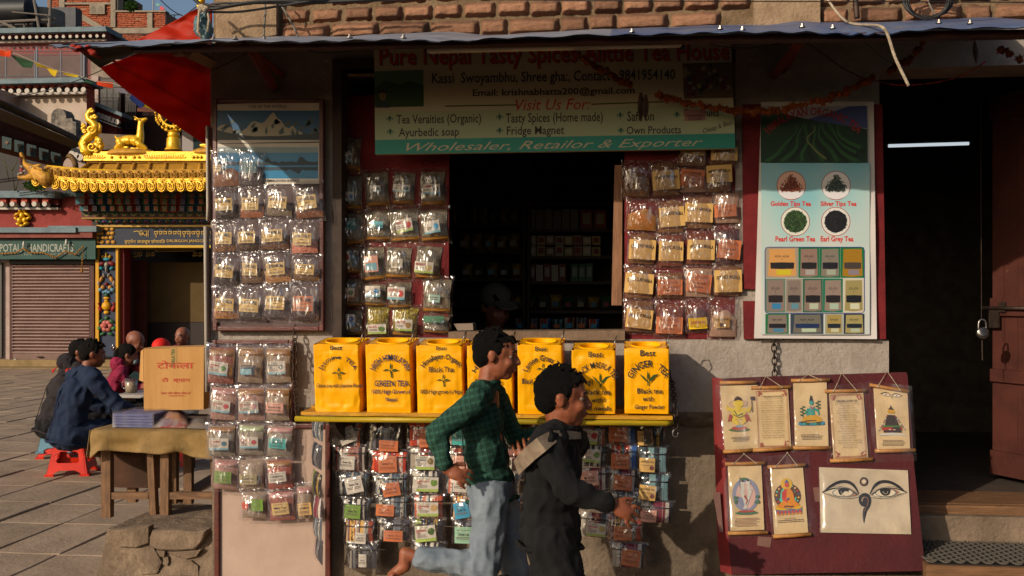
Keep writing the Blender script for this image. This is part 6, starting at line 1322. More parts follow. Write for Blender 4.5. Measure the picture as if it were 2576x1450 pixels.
def stock(name,x0,x1,y0,y1,n,m,label0,grp,lab=None,kind='p'):
 for i in range(n):
  label=label0.replace(' inside the dark shop','').replace(' inside the shop','') +', ' +ORD[i]
  w_=(x1-x0)/n; a=zi(x0+w_*i,y0+rng.uniform(0,14)); b=zi(x0+w_*(i+.9),y1); m_=m[i % len(m)]
  if kind == 'p':
   root=thing(name,at((a[0]+b[0])/2,b[1],YI-.2),label,'pouch' ,grp); Mx=box_M(a[0],a[1],b[0],b[1],YI-.18,.05)
   link('pouch',shared(('p',i % 4,m_.name),lambda:pillow_mesh(i,m_,'pouch')),root,Mx)
   if lab:c=Mx.to_translation(); s_=Mx.to_scale(); mb=MB(); mb.box((c.x-s_.x*.26,c.y-.058,c.z-s_.z*.3),(c.x+s_.x*.26,c.y-.055,c.z+s_.z*.05)); mb.build('label',lab[i % len(lab)],root)
  else:
   p=at(a[0],a[1],YI-.2); q=at(b[0],b[1],YI-.2); root=thing(name,((p.x+q.x)/2,YI-.14,q.z),label,'box',grp)
   mb=MB(); mb.box((p.x,YI-.2,q.z),(q.x,YI-.08,p.z)); mb.build('carton',m_,root)
   if lab:mb=MB(); mb.box((p.x+(q.x-p.x)*.18,YI-.2015,q.z+(p.z-q.z)*.25),(q.x-(q.x-p.x)*.18,YI-.2002,p.z-(p.z-q.z)*.2)); mb.build('label',lab[i % len(lab)],root)
LBW=[fm('8a8478'),fm('7c7466'),fm('5f7f8a')]
stock('foil_pouch',22,530,468,592,7,[M_gf,M_df,M_gf],'gold foil pouch on the top left shelf inside the dark shop','foil pouches on the top left shelf',[M_df])
stock('foil_pouch',100,535,660,782,5,[M_gf],'gold foil pouch on the middle left shelf inside the dark shop','foil pouches on the middle left shelf',LBW)
stock('foil_pouch',115,560,865,975,5,[M_gf,M_df],'foil pouch on the lower left shelf above the shopkeeper','foil pouches on the lower left shelf',LBW)
stock('tea_carton',580,950,485,630,6,[fm('5f574e')],'tall plain carton on the upper right shelf inside the shop','plain cartons on the upper right shelf',None,'b')
stock('tea_carton',958,1150,485,630,2,[fm('6c2420')],'red carton on the upper right shelf inside the shop','red cartons on the upper right shelf',[fm('8a7e70')],'b')
stock('tea_carton',585,1105,745,820,8,[fm('8a8272'),fm('8c7c4c'),fm('7a5a50')],'small white tea carton in the lower layer on the middle shelf','small cartons, lower layer',[fm('a89c88'),fm('6c2c28')],'b')
stock('tea_carton',585,1105,672,742,8,[fm('8a8272'),fm('8c7c4c'),fm('7a5a50')],'small white tea carton in the upper layer on the middle shelf','small cartons, upper layer',[fm('a89c88'),fm('6c2c28')],'b')
stock('tea_carton',590,860,872,998,5,[fm('5c2422'),fm('8a8478')],'red and white carton on the fourth right shelf','red and white cartons on the fourth right shelf',[fm('8a8070')],'b')
stock('jar',892,1050,870,998,3,[fm('30503c')],'dull green packet on the fourth right shelf','green packets on the fourth right shelf',[fm('6a7468')],'b')
stock('foil_pouch',475,1190,1095,1200,8,[M_gf,mat('green_foil','2f5a30','24401f',.3,6,metal=.3),M_df],'foil pouch on the shelf right of the shopkeeper','foil pouches right of the shopkeeper',[fm('2a4c5c'),fm('5c2028'),fm('6a6450')])
stock('woven_packet',495,1100,1255,1345,7,[ST[0],ST[2],ST[9],ST[10]],'striped packet on the lowest shelf behind the sill','striped packets behind the sill',[L_bl,L_org])
o=MB(); o.prism([at(*zi(60,1300),W+.12),at(*zi(195,1298),W+.12),at(*zi(200,1345),W+.12),at(*zi(90,1348),W+.12)],(0,.12,0)); meta(o.build('paper_tray',fm('7a6a5c')),'small paper-topped box on the window sill beside the foil packets','box')
# ================================================================= people
SK=lambda c1='8c5238',c2='7c4630':mat('skin_'+c1,c1,c2,.5,20,.12,90,spec=.35)
def hair(parent,M,s,c='15110f',kind='short',seed=0,push=.004):
 mb=MB(); T=lambda *a:M @ (Vector(a)*s); m3=M.to_3x3()
 if kind == 'short':
  mb.ball(T(0,-.018,.033),tuple(v*s for v in (.081,.096,.083)),14,m3); mb.ball(T(0,-.055,-.010),tuple(v*s for v in (.070,.052,.056)),12,m3)
  r_=random.Random(seed)
  for i in range(34):
   a=r_.uniform(-2.6,2.6); b=r_.uniform(.15,1.35); d=Vector((math.sin(a)*math.sin(b),-math.cos(a)*math.sin(b)*1.0+.05,math.cos(b)))
   p=Vector((d.x*.079,d.y*.094-.018,d.z*.079+.042)); q=p +Vector((d.x*.012+r_.uniform(-.01,.01),d.y*.012+.012,d.z*.014)) ; mb.tube([T(*p),T(*q)],.009*s,5,.0015*s)
  for i in range(8):x=-.05+i*.0145; mb.tube([T(x,.055,.088),T(x+.006,.086,.062)],.013*s,5,.005*s)
  for q in (1,-1):mb.tube([T(q*.07,.012,.045),T(q*.076,.010,.012)],.012*s,5,.006*s)
 elif kind == 'bun':
  mb.ball(T(0,-.018,.035),tuple(v*s for v in (.084,.10,.086)),14,m3); mb.ball(T(0,-.095,.0),tuple(v*s for v in (.05,.05,.055)),12,m3); mb.ball(T(0,-.06,-.03),tuple(v*s for v in (.065,.05,.05)),12,m3)
  for i in range(10):a=i*.63; mb.tube([T(.03*math.cos(a),-.10,.03*math.sin(a)+.01),T(.06*math.cos(a+.6),-.125,.055*math.sin(a+.6)+.02)],.010*s,5,.003*s)
 return remesh(mb,'hair',mat('hair_'+c,c,c,.75,40,1.0,260,spec=.12,stretch=(3,3,.5)),parent,.0048*max(s,.8),1,wr(.0025*s,70,seed))
def person(label,J,s,shirt,trou,group=None,skin=('8c5238','7c4630'),hairk='short',hc='0c0a09',fwd=(1,0,0),hup=(0,0,1),thick=1.0,wr_s=.010,wr_t=.010,wsc=14,bare=('hand',),seedn=0,fist=True,vox=.0085,legs=True,feetdir=None,collar=True):
 """J: joints in world space -> one skin, a shirt, trousers, hair"""
 base=J.get('base',J['pel']); r=thing('person',(J['pel'].x,J['pel'].y,base.z if 'base' in J else 0),label,'person',group)
 Mh=frame(J['head'],fwd,hup); k=s*thick; b=MB(); skm=SK(*skin)
 head(b,Mh,s); nb=J['neck']
 limb(b,[(J['head'] +Mh.to_3x3() @ Vector((0,-.02,-.05))*s,.048*s),(nb,.050*s),(J['chest'],.085*k),(J['pel'],.10*k)])
 for q in 'LR':
  if q+'sh' in J:
   pts=[(nb.lerp(J[q+'sh'],.6),.045*k),(J[q+'sh'],.048*k),(J[q+'el'],.034*k),(J[q+'wr'],.024*k)]; limb(b,pts)
   hd=J.get(q+'hd',J[q+'wr'] +(J[q+'wr']-J[q+'el']).normalized()*.1); hand(b,J[q+'wr'],hd-J[q+'wr'],J.get(q+'up',(0,-1,.3)),s*.92,.7,1 if q == 'R' else -1)
  if legs and q+'kn' in J:limb(b,[(J['pel'].lerp(J[q+'hip'],.9),.085*k),(J[q+'kn'],.050*k),(J[q+'an'].lerp(J[q+'kn'],.6),.048*k),(J[q+'an'],.032*k)]);
  if legs and q+'toe' in J:
   an=J[q+'an']; to=J[q+'toe']; hl=J.get(q+'heel',an - (to-an)*.25 +Vector((0,0,-.03*s))); limb(b,[(an,.032*k),(hl,.028*k),(an.lerp(to,.5),.032*k),(to,.022*k)])
   dr=(to-an.lerp(to,.5)).normalized(); sd=dr.cross(Vector((0,0,1))); sd=sd.normalized() if sd.length > .1 else Vector((0,1,0))
   for i in range(5):p=to +sd*(.026*s*(i-2)/2*1.2) ; b.tube([p-dr*.02,p+dr*(.022-.003*i)*s],.0085*s,6,.007*s)
 remesh(b,'body',skm,r,vox,2)
 face_bits(r,Mh,s);
 if hairk:hair(r,Mh,s,hc,hairk,seedn)
 # shirt
 c=MB(); ch,pe=J['chest'],J['pel']; sp=(ch-pe).normalized(); shl=J['Lsh'] if 'Lsh' in J else nb; shr=J['Rsh'] if 'Rsh' in J else nb
 ac=(shr-shl); wdir=ac.normalized() if ac.length > .01 else Vector((0,1,0)); M3=Matrix((wdir,sp.cross(wdir).normalized(),sp)).transposed()
 c.ball(ch,(.150*k,.105*k,.150*k),14,M3); c.ball(ch.lerp(pe,.5),(.135*k,.105*k,.15*k),14,M3); c.ball(pe+sp*.03,(.142*k,.115*k,.10*k),14,M3)
 limb(c,[(nb-sp*.02,.060*k),(ch+sp*.07*k,.085*k)]);
 if collar:c.tube([nb +M3 @ Vector((.056*k*math.cos(t),.056*k*math.sin(t),.012*math.sin(t))) for t in [i*math.pi/6 for i in range(13)]],.012*k,6)
 for q in 'LR':
  if q+'sh' in J:limb(c,[(nb.lerp(J[q+'sh'],.45),.065*k),(J[q+'sh'],.068*k),(J[q+'sh'].lerp(J[q+'el'],.5),.056*k),(J[q+'el'],.050*k),(J[q+'el'].lerp(J[q+'wr'],.85),.040*k)])
 remesh(c,'shirt',shirt,r,vox,3,wr(wr_s,wsc,seedn))
 hm=MB(); hc_=pe-sp*.055*k; hm.tube([hc_ +M3 @ Vector((.150*k*math.cos(t),.122*k*math.sin(t),.006*math.sin(t*5))) for t in [i*math.pi/12 for i in range(25)]],.010*k,6,cap=False); hm.tube([nb +M3 @ Vector((0,-.06*k,-.01)),ch +M3 @ Vector((0,-.115*k,.02)),pe +M3 @ Vector((0,-.122*k,.0))],.006*k,5,flat=.5); hm.build('hem',shirt,r,True)
 if legs and 'Lkn' in J:
  t=MB(); t.ball(pe,(.140*k,.120*k,.11*k),14,M3)
  for q in 'LR':limb(t,[(J['pel'].lerp(J[q+'hip'],.7),.105*k),(J[q+'hip'],.100*k),(J[q+'kn'],.073*k),(J[q+'kn'].lerp(J[q+'an'],.5),.066*k),(J[q+'kn'].lerp(J[q+'an'],.92),.060*k)])
  remesh(t,'trousers',trou,r,vox,3,wr(wr_t,wsc,seedn+3))
 return r,Mh
V=Vector
# --- the two running boys
Yg,Yb=3.98,3.74
def plaid():
 m=bpy.data.materials.new('plaid_shirt'); m.use_nodes=True; N=m.node_tree.nodes; L=m.node_tree.links; b=N['Principled BSDF']; b.inputs['Roughness'].default_value=.9; b.inputs['Specular IOR Level'].default_value=.1
 tc=N.new('ShaderNodeTexCoord'); mp=N.new('ShaderNodeMapping'); mp.inputs['Rotation'].default_value=(0,.25,0); L.new(tc.outputs['Object'],mp.inputs[0]); prev=None; base=lin('223a31')+(1,)
 for ax,sc,c,th in (('Z',13,'2c4d40',.62),('X',12,'29483c',.66),('Z',13,'35554a',.97),('X',16,'16281f',.93)):
  w_=N.new('ShaderNodeTexWave'); w_.bands_direction=ax; w_.inputs['Scale'].default_value=sc; w_.inputs['Distortion'].default_value=.6; w_.inputs['Detail'].default_value=1; w_.inputs['Detail Scale'].default_value=.6; L.new(mp.outputs[0],w_.inputs['Vector'])
  r_=N.new('ShaderNodeMapRange'); r_.inputs[1].default_value=th; r_.inputs[2].default_value=th+.02; r_.inputs[4].default_value=.75; L.new(w_.outputs['Fac'],r_.inputs[0])
  x_=N.new('ShaderNodeMix'); x_.data_type='RGBA'; L.new(r_.outputs[0],x_.inputs[0]); x_.inputs[7].default_value=lin(c)+(1,)
  if prev:L.new(prev,x_.inputs[6])
  else:x_.inputs[6].default_value=base
  prev=x_.outputs[2]
 L.new(prev,b.inputs['Base Color']); return m
M_plaid=plaid(); M_jean=mat('pale_jeans','7a828a','5c6670',.9,7,.3,90)
J=dict(head=at(1248,893,Yg),neck=at(1228,968,Yg),chest=at(1215,1062,Yg),pel=at(1236,1228,Yg),
   Rsh=at(1196,1010,Yg-.14),Rel=at(1098,1092,Yg-.20),Rwr=at(1122,1180,Yg-.22),Rhd=at(1175,1204,Yg-.22),Rup=(0,-1,.5),
   Lsh=at(1250,1010,Yg+.13),Lel=at(1300,1105,Yg+.22),Lwr=at(1366,1092,Yg+.20),Lhd=at(1400,1070,Yg+.20),
   Rhip=at(1232,1250,Yg-.07),Rkn=at(1222,1425,Yg-.10),Ran=at(1052,1402,Yg-.10),Rtoe=at(985,1446,Yg-.10),Rheel=at(1018,1390,Yg-.10),
   Lhip=at(1250,1250,Yg+.07),Lkn=at(1300,1445,Yg+.08),Lan=at(1268,1650,Yg+.08),Ltoe=V((at(1335,1690,Yg+.08).x,Yg+.08,.02)),Lheel=V((at(1245,1690,Yg+.08).x,Yg+.08,.03)))
boy1,Mh1=person('boy running to the right in a dark green checked shirt and pale jeans',J,.90,M_plaid,M_jean,None,('8a5036','7a442e'),vox=.0062,fwd=(1,.02,-.10),thick=.92,wr_s=.010,wr_t=.009,wsc=9,seedn=1)
mb=MB(); n_=J['neck']
mb.poly(lambda x,y,o=0.0:at(x,y,Yg-.075),[(1218,962),(1262,975),(1284,1000),(1262,1010),(1230,990)]); mb.prism([V(v) for v in mb.V[:5]],(0,.006,.002)) if False else None
M_blk=mat('black_shirt','0f0e0f','0a090a',.95,20,.2,80); M_blt=mat('black_trousers','121112','0c0b0c',.95,10,.3,60)
J=dict(head=at(1415,1000,Yb),neck=at(1412,1082,Yb),chest=at(1392,1170,Yb),pel=at(1385,1335,Yb),
   Rsh=at(1370,1118,Yb-.13),Rel=at(1428,1232,Yb-.19),Rwr=at(1540,1268,Yb-.16),Rhd=at(1590,1296,Yb-.15),Rup=(0,-1,.4),
   Lsh=at(1440,1112,Yb+.13),Lel=at(1380,1225,Yb+.22),Lwr=at(1330,1180,Yb+.24),Lhd=at(1318,1140,Yb+.24),
   Rhip=at(1380,1360,Yb-.07),Rkn=at(1452,1530,Yb-.08),Ran=at(1440,1740,Yb-.08),Rtoe=V((at(1515,1760,Yb-.08).x,Yb-.08,.02)),Rheel=V((at(1415,1760,Yb-.08).x,Yb-.08,.03)),
   Lhip=at(1395,1360,Yb+.07),Lkn=at(1372,1545,Yb+.06),Lan=at(1262,1480,Yb+.06),Ltoe=at(1200,1520,Yb+.06))
boy2,Mh2=person('boy in black running right in front of the tins, with a pale shoulder strap',J,1.0,M_blk,M_blt,None,('82492f','733f2a'),vox=.0062,fwd=(1,.10,-.04),thick=.98,wr_s=.010,wr_t=.009,wsc=9,seedn=5)
st=MB(); P=[at(1462,1096,Yb-.02),at(1420,1094,Yb-.10),at(1392,1098,Yb-.165),at(1362,1118,Yb-.215),at(1335,1140,Yb-.20),at(1312,1162,Yb-.14),at(1298,1178,Yb-.02)]
q=[]
for i,p in enumerate(P):
 t=(P[min(i+1,6)]-P[max(i-1,0)]).normalized(); s_=t.cross(V((0,-1,.25))).normalized()*(.012+.016*min(i,3)/3); q += [p-s_,p+s_,p+s_+V((0,.005,0)),p-s_+V((0,.005,0))]
st.add(q,[(i*4+a,i*4+b_,i*4+4+b_,i*4+4+a) for i in range(6) for a,b_ in ((0,1),(1,2),(2,3),(3,0))] +[(0,1,2,3),(24,27,26,25)])
smooth_by(st.build('shoulder_strap',mat('strap_cloth','8c7a66','6a5a4a',.85,12,.3,60),boy2))
# --- shopkeeper
Ys=W +1.05; h=at(1247,775,Ys)
J=dict(head=h,neck=h+V((-.01,.02,-.14)),chest=h+V((-.04,.03,-.30)),pel=h+V((-.05,.05,-.62)),Lsh=h+V((-.2,.05,-.22)),Rsh=h+V((.14,.0,-.22)),Lel=h+V((-.24,-.08,-.45)),Rel=h+V((.2,-.15,-.44)),Lwr=h+V((-.1,-.25,-.5)),Rwr=h+V((.1,-.3,-.48)),base=V((0,0,.607)))
sk,Mk=person('shopkeeper in a pale peaked cap sitting in the dark behind the sill',J,1.05,fm('2c3024',.9),None,legs=False,fwd=(.6,-.8,-.25),vox=.012)
mb=MB(); mb.ball(Mk @ V((0,-.012,.062)),(.095,.112,.085),16,Mk.to_3x3()); mb.prism([Mk @ V(p) for p in ((-.07,.08,.055),(-.06,.15,.035),(0,.175,.03),(.06,.15,.035),(.07,.08,.055))],Mk.to_3x3() @ V((0,0,.008))); smooth_by(mb.build('cap',fm('54504a',.9),sk))
# ================================================================= left: table, box and stools
def Z4(x,y):return x*.2198,817.6+y*.2198
def Z5(x,y):return x*.2277,1119.5+y*.2277
def ztop(x,y,z):return gnd(x,y,z)
# pedestal of old masonry
zp=.30
pd=thing('masonry_plinth',gnd(390,1400,0),'worn clay-covered masonry plinth with cracks beside the shop','plinth')
def dsp(p,a=.02,sc=5):n=noise.noise(V(p)*sc); m_=noise.noise(V(p)*sc*3.3); return a*n +a*.4*m_
fl_=gnd(262,1336,zp); fr_=gnd(533,1342,zp); bl_=gnd(268,1262,zp); XR_=XL-.01
def block(name,x0,x1,y0,y1,z0,z1,m,nx=24,nz=10,amp=.018,rnd=.05,bulge=0):
 mb=MB()
 def sp(u,v,w3):
  p=V((x0+(x1-x0)*u,y0+(y1-y0)*v,z0+(z1-z0)*w3)); return p
 def fin(p):
  # round the upper front edge
  c=V(((x0+x1)/2,(y0+y1)/2,0)); d=dsp(p,amp); n=V((p.x-c.x,p.y-c.y,0));
  k=max(0,(p.z-(z1-rnd))/rnd); e=V((0,0,0))
  if k > 0 and p.y < y0+.01:e=V((0,rnd*k*k*.5,0))
  b_=bulge*max(0,1-(p.z-z0)/(z1-z0))**1.6
  return p +V((0,-b_ if p.y < (y0+y1)/2 else 0,0)) +V((-b_ if p.x < x0+.02 else 0,0,0)) +e +n.normalized()*d +V((0,0,d*.5 if p.z > z1-.02 else 0))
 mb.grid(lambda u,v:fin(sp(u,0,v)),nx,nz); mb.grid(lambda u,v:fin(sp(0,1-u,v)),nz,nz); mb.grid(lambda u,v:fin(sp(u,v,1)),nx,nz); mb.grid(lambda u,v:fin(sp(1,u,v)),nz,nz)
 o=mb.build(name,m,pd); return smooth_by(o,50)
y0p=fl_.y; y1p=bl_.y
block('clay_body',fl_.x,XL+.03,y0p+.015,y1p,0,zp,M_clay,40,14,.014,.06,.05)
# separate stones showing through in the front face
def stone(pts,t,k):
 mb=MB(); P=[at(*Z5(x,y),y0p-.012) for x,y in pts]; c=sum(P,V())/len(P); n=len(P)
 t *= .38; inn=[c+(p-c)*.93+V((0,-t,dsp(p,.01))) for p in P]; mid=[c+(p-c)*.99+V((0,-t*.6,0)) for p in P]; bk_=[p+V((0,.06,0)) for p in P]
 mb.add(bk_+P+mid+inn,[(j*n+i,j*n+(i+1) % n,(j+1)*n+(i+1) % n,(j+1)*n+i) for j in range(3) for i in range(n)] +[tuple(range(3*n,4*n))]); smooth_by(mb.build('stone',M_clay,pd),35)
for k,(pts,t) in enumerate((([(1690,940),(1900,930),(2150,950),(2290,935),(2240,1060),(2160,1150),(1950,1165),(1740,1150),(1660,1110),(1660,1020)],.035),([(1850,1180),(2150,1165),(2230,1150),(2180,1230),(2050,1260),(1900,1210)],.02),([(1730,1160),(1830,1170),(1820,1230),(1770,1230)],.02),([(2010,1290),(2120,1275),(2200,1330),(2210,1450),(1990,1450)],.03),([(1810,1250),(1860,1230),(1870,1290),(1850,1330),(1800,1310)],.015),([(1190,950),(1640,900),(1640,1080),(1500,1130),(1300,1120),(1180,1060)],.006),([(1500,1180),(1690,1120),(1790,1290),(1740,1420),(1560,1430)],.012))):stone(pts,t,k)
# low rounded bulge at its foot
mb=MB(); c=gnd(230,1520,0)
def bul(u,v):a=math.pi*(u*1.1+.0); r_=.30+.03*noise.noise(V((u*4,v,2))); return (c.x+.16 - r_*math.cos(a)*(1-.25*v)*1.2 ,c.y+.16-r_*math.sin(a)*(1-.2*v)*.6,.085*math.sin(v*1.57)+dsp((u*2,v*2,1),.01))
mb.grid(bul,20,6); mb.grid(lambda u,v:V(bul(u,1)).lerp(V((c.x+.16,c.y+.2,.09)),v),20,3); smooth_by(mb.build('foot_bulge',M_clay,pd),180)
# wooden benches under the cloth
Yt=5.40;
def leg(mb,x0,x1,yt,yb,Y,d=.045,lean=0):a=at(x0,yt,Y); b=at(x1,yt,Y); c_=at(x1+lean,yb,Y); e=at(x0+lean,yb,Y); mb.prism([a,b,c_,e],(0,d,0))
M_tw=mat('table_timber','7a5a40','5c4330',.8,10,.4,30,stretch=(5,5,.8)); M_twh=mat('table_timber_rail','7a5a40','5c4330',.8,10,.4,30,stretch=(.8,5,5))
for nm,xs,lab_ in (('trestle',((254,277,0),(368,384,8)),'left rough wooden trestle under the cloth-covered table'),('trestle',((403,424,-1),(528,536,6)),'right rough wooden trestle under the cloth-covered table')):
 t=thing(nm,gnd((xs[0][0]+xs[1][1])/2,1303,zp),lab_,'trestle')
 for a,b,l in xs:
  for Y_,dd in ((Yt,0),(Yt+.30,0)):
   if Y_ > Yt:
    w_=at(a,1200,Yt).x; mb=MB(); zb_=zp; x_=w_; wd=at(b,1200,Yt).x-w_; mb.box((x_,Y_,zp+.002),(x_+wd,Y_+.04,.75))
   else:mb=MB(); leg(mb,a,b,1120,1303 if nm else 0,Y_,.045,l)
   mb.build('leg',M_tw,t)
 a,b=xs[0][1],xs[1][0]+4; mb=MB(); leg(mb,a-1,b,1239,1256,Yt+.006,.03); mb.build('rail',M_twh,t)
 mb=MB(); p=at(xs[0][0],1112,Yt); q=at(xs[1][1],1112,Yt); mb.box((p.x,Yt+.001,p.z-.0),(q.x,Yt+.34,p.z+.03)); mb.build('top_rail',M_twh,t)
 if xs[0][0] < 300:mb=MB(); p=at(278,1130,Yt+.3); q=at(392,1225,Yt+.3); mb.box((p.x,Yt+.26,q.z),(q.x+.05,Yt+.27,p.z)); mb.build('back_board',mat('stained_board','4a2c1c','35200f',.8,5,.3),t)
o=MB(); o.tube([gnd(455,1252,zp+.03),gnd(540,1200,zp+.02)],.035,4); meta(o.build('wood_offcut',M_woodh),'short wooden offcut lying on the plinth under the table','offcut')
# cloth-covered table board
zt=at(400,1082,Yt).z
tb=thing('table_board',at(400,1090,Yt+.3),'plank table top on the two trestles, draped with an olive cloth','table')
x0t,x1t=at(243,1080,Yt).x,XL-.005; mb=MB(); mb.box((x0t+.02,Yt-.02,zt-.03),(x1t-.01,Yt+.62,zt-.004)); mb.build('plank_top',M_wood,tb)
mb=MB(); hem=[(0,1158),(.06,1135),(.2,1140),(.33,1138),(.42,1144),(.5,1138),(.62,1150),(.75,1152),(.88,1160),(1,1178)]
def hemz(u):
 for (a,ya),(b,yb_) in zip(hem,hem[1:]):
  if a <= u <= b:return ya+(yb_-ya)*(u-a)/(b-a)
def cloth(u,v):
 x=x0t-.01+(x1t-x0t+.01)*u
 if v < .45:t=v/.45; y=Yt+.62-.655*t; return V((x,y,zt+.004*noise.noise(V((u*6,t*6,3)))+.002))
 t=(v-.45)/.55; dz=(at(243,1088,Yt-.03).z-at(243,hemz(u),Yt-.03).z)*t; fo_=.028*math.sin(u*21+1.2*math.sin(u*7))*t +.014*noise.noise(V((u*9,t*2.5,7)))*(.4+t)
 return V((x +.01*math.sin(u*30)*t,Yt-.038-fo_-.012*math.sin(min(1,t*3)*math.pi/2),zt-.003-dz))
mb.grid(cloth,90,26)
def sidec(u,v):p=cloth(0,.45*(1-0)*0+(1-u)*.45); return V((p.x-.012-.02*v+.01*math.sin(u*14)*v,p.y,p.z-.15*v-.03*math.sin(u*5)*v))
mb.grid(sidec,30,8); n_=len(mb.V)
cl=smooth_by(mb.build('table_cloth',mat('olive_cloth','8c7148','73592f',.9,5,.35,60,dirt=('5c4c2c',4,.55))),180); meta(cl,'faded olive brown cloth draped over the table beside the shop','tablecloth')
sd_=cl.modifiers.new('s','SOLIDIFY'); sd_.thickness=.003
# cardboard box
Yx=5.62; bx=thing('cardboard_box',at(440,1030,Yx),'large brown cardboard tea carton with red Devanagari lettering on the table','box')
M_cb=mat('cardboard','b38650','a67a44',.85,4,.15,60,stretch=(4,1,.6)); fX=WP(Yx)
c=[at(x,y,Yx) for x,y in ((361,878),(513,874),(512,1030),(362,1033))]
mb=MB(); mb.add([*c,*[p+V((.0,.33,0)) for p in c]],[(3,2,1,0),(0,4,7,3),(1,2,6,5),(2,3,7,6),(4,5,6,7)]); o=mb.build('carton',M_cb,bx)
mb=MB(); mb.prism([at(354,884,Yx+.02),at(360,878,Yx),at(361,960,Yx),at(350,957,Yx+.05)],(.002,.003,0)); mb.build('flap',M_cb,bx)
mb=MB(); mb.prism([c[0]+V((0,0,.002)),c[1]+V((0,0,.002)),c[1]+V((0,.16,.006)),c[0]+V((0,.16,.006))],(0,0,.003)); mb.build('flap',M_cb,bx)
RDD=fm('a8402a',.7)
text(bx,'टोकला',(*Z4(1795,405),*Z4(2215,500)),fX,RDD,.02,off=.002); text(bx,'टी  ब्याग',(*Z4(1850,600),*Z4(2175,665)),fX,RDD,.02,off=.002)
text(bx,'नेपाल चिया विकास निगम लि',(*Z4(1840,762),*Z4(2190,792)),fX,RDD,.01,off=.002); text(bx,'काठमाडौं नेपाल',(*Z4(1930,800),*Z4(2110,818)),fX,RDD,.01,off=.002)
v_,f_=tmesh('TOKLA TEA',.02); mb=MB(); q0,q1=Z4(1962,480),Z4(1998,275); mb.add([fX(q0[0]+(q1[0]-q0[0])*(1-t),q0[1]+(q1[1]-q0[1])*u,.003) for u,t in v_],f_); mb.build('lettering',fm('2c4a20',.5),bx)
mb=MB(); mb.rect(fX,*Z4(1956,258),*Z4(2024,480),.0015); mb.build('tape',fm('9a7a48',.3),bx)
# packets lying on the cloth
def lying(name,pts,z0,h_,m,label,cat,film_=True):
 P=[gnd(x,y,z0) for x,y in pts]; t=thing(name,sum(P,V())/4,label,cat)
 def f(u,v,s=1):p=P[0].lerp(P[1],u).lerp(P[3].lerp(P[2],u),v); e=(min(u,1-u)*2)**.35*(min(v,1-v)*2)**.35 if 0 < u < 1 and 0 < v < 1 else 0; return V((p.x,p.y,z0+.002+h_*e*(1+.15*noise.noise(V((u*4,v*4,z0*9)))) if s else z0))
 mb=MB(); mb.grid(f,12,10); smooth_by(mb.build('pack',m,t),180)
 if film_:mb=MB(); mb.grid(lambda u,v:f(u*1.0,v)+V((0,0,.006+.006*abs(noise.noise(V((u*9,v*7,3)))))),20,14); smooth_by(mb.build('plastic_wrap',film('wrap_'+name,haze=.16,glint_streak=.5),t),180)
 return t
zc=zt+.008
nb_=thing('booklet_stack',gnd(335,1068,zc),'stack of blue booklets in clear plastic on the cloth','booklets')
for i in range(5):
 a=at(284+i*.4,1074-i*7.2,Yt+.04+i*.002); b=at(384,1074-i*7.2,Yt+.04); mb=MB(); mb.box((a.x,Yt+.04,zc+i*.0158),(b.x,Yt+.30,zc+i*.0158+.013)); mb.build('booklet',mat('blue_cover','3f4f86','5a689a',.5,20,stretch=(1,1,8)),nb_)
mb=MB(); a=at(282,1074,Yt+.03); b=at(388,1074,Yt+.03); mb.grid(lambda u,v:V((a.x+(b.x-a.x)*u,Yt+.032-.004*math.sin(u*20),zc+.088*v)),14,4); mb.grid(lambda u,v:V((a.x+(b.x-a.x)*u,Yt+.032+.27*v,zc+.088+.006*noise.noise(V((u*7,v*5,1))))),14,8); smooth_by(mb.build('plastic_wrap',film('booklet_wrap',haze=.22,glint_streak=.4),nb_),60)
lying('cloth_roll',[(383,1076),(478,1077),(470,1046),(392,1044)],zc,.085,mat('red_print','9c4434','a89a90',.7,25),'plastic bag with a red and white printed roll on the cloth','packet')
lying('plastic_bag',[(470,1078),(530,1080),(530,1050),(476,1052)],zc,.03,fm('7d7870',.5),'small greyish plastic bag lying at the right end of the cloth','bag')
lying('newspaper_pack',[(345,1050),(500,1046),(500,1034),(370,1036)],zc,.03,mat('newsprint','8a8378','5c564e',.8,40),'flat newspaper bundle in front of the cardboard box','newspaper')
o=MB(); a=gnd(455,1052,zc+.03); o.box((a.x,a.y,a.z),(a.x+.25,a.y+.12,a.z+.012),None); meta(o.build('dark_slat',fm('3a2a22')),'dark flat slat lying beside the shop corner on the table','slat')
# grey roll leaning at the shop corner
mb=MB()
def wd_(pts,m,lab_,Y,r_=.02):
 mb=MB(); P=[at(x,y,Y) for x,y in pts]; mb.tube(P,r_,8,flat=.5); return meta(mb.build('rolled_banner',m,None,True),lab_,'banner')
wd_([(523,318),(524,420),(525,520),(524,555)],fm('a89e90',.6),'upper pale rolled banner hanging at the shop corner',W-.02,.018)
wd_([(519,570),(520,680),(521,800),(523,985)],fm('9a9084',.6),'lower pale rolled banner hanging at the shop corner',W-.03,.022)
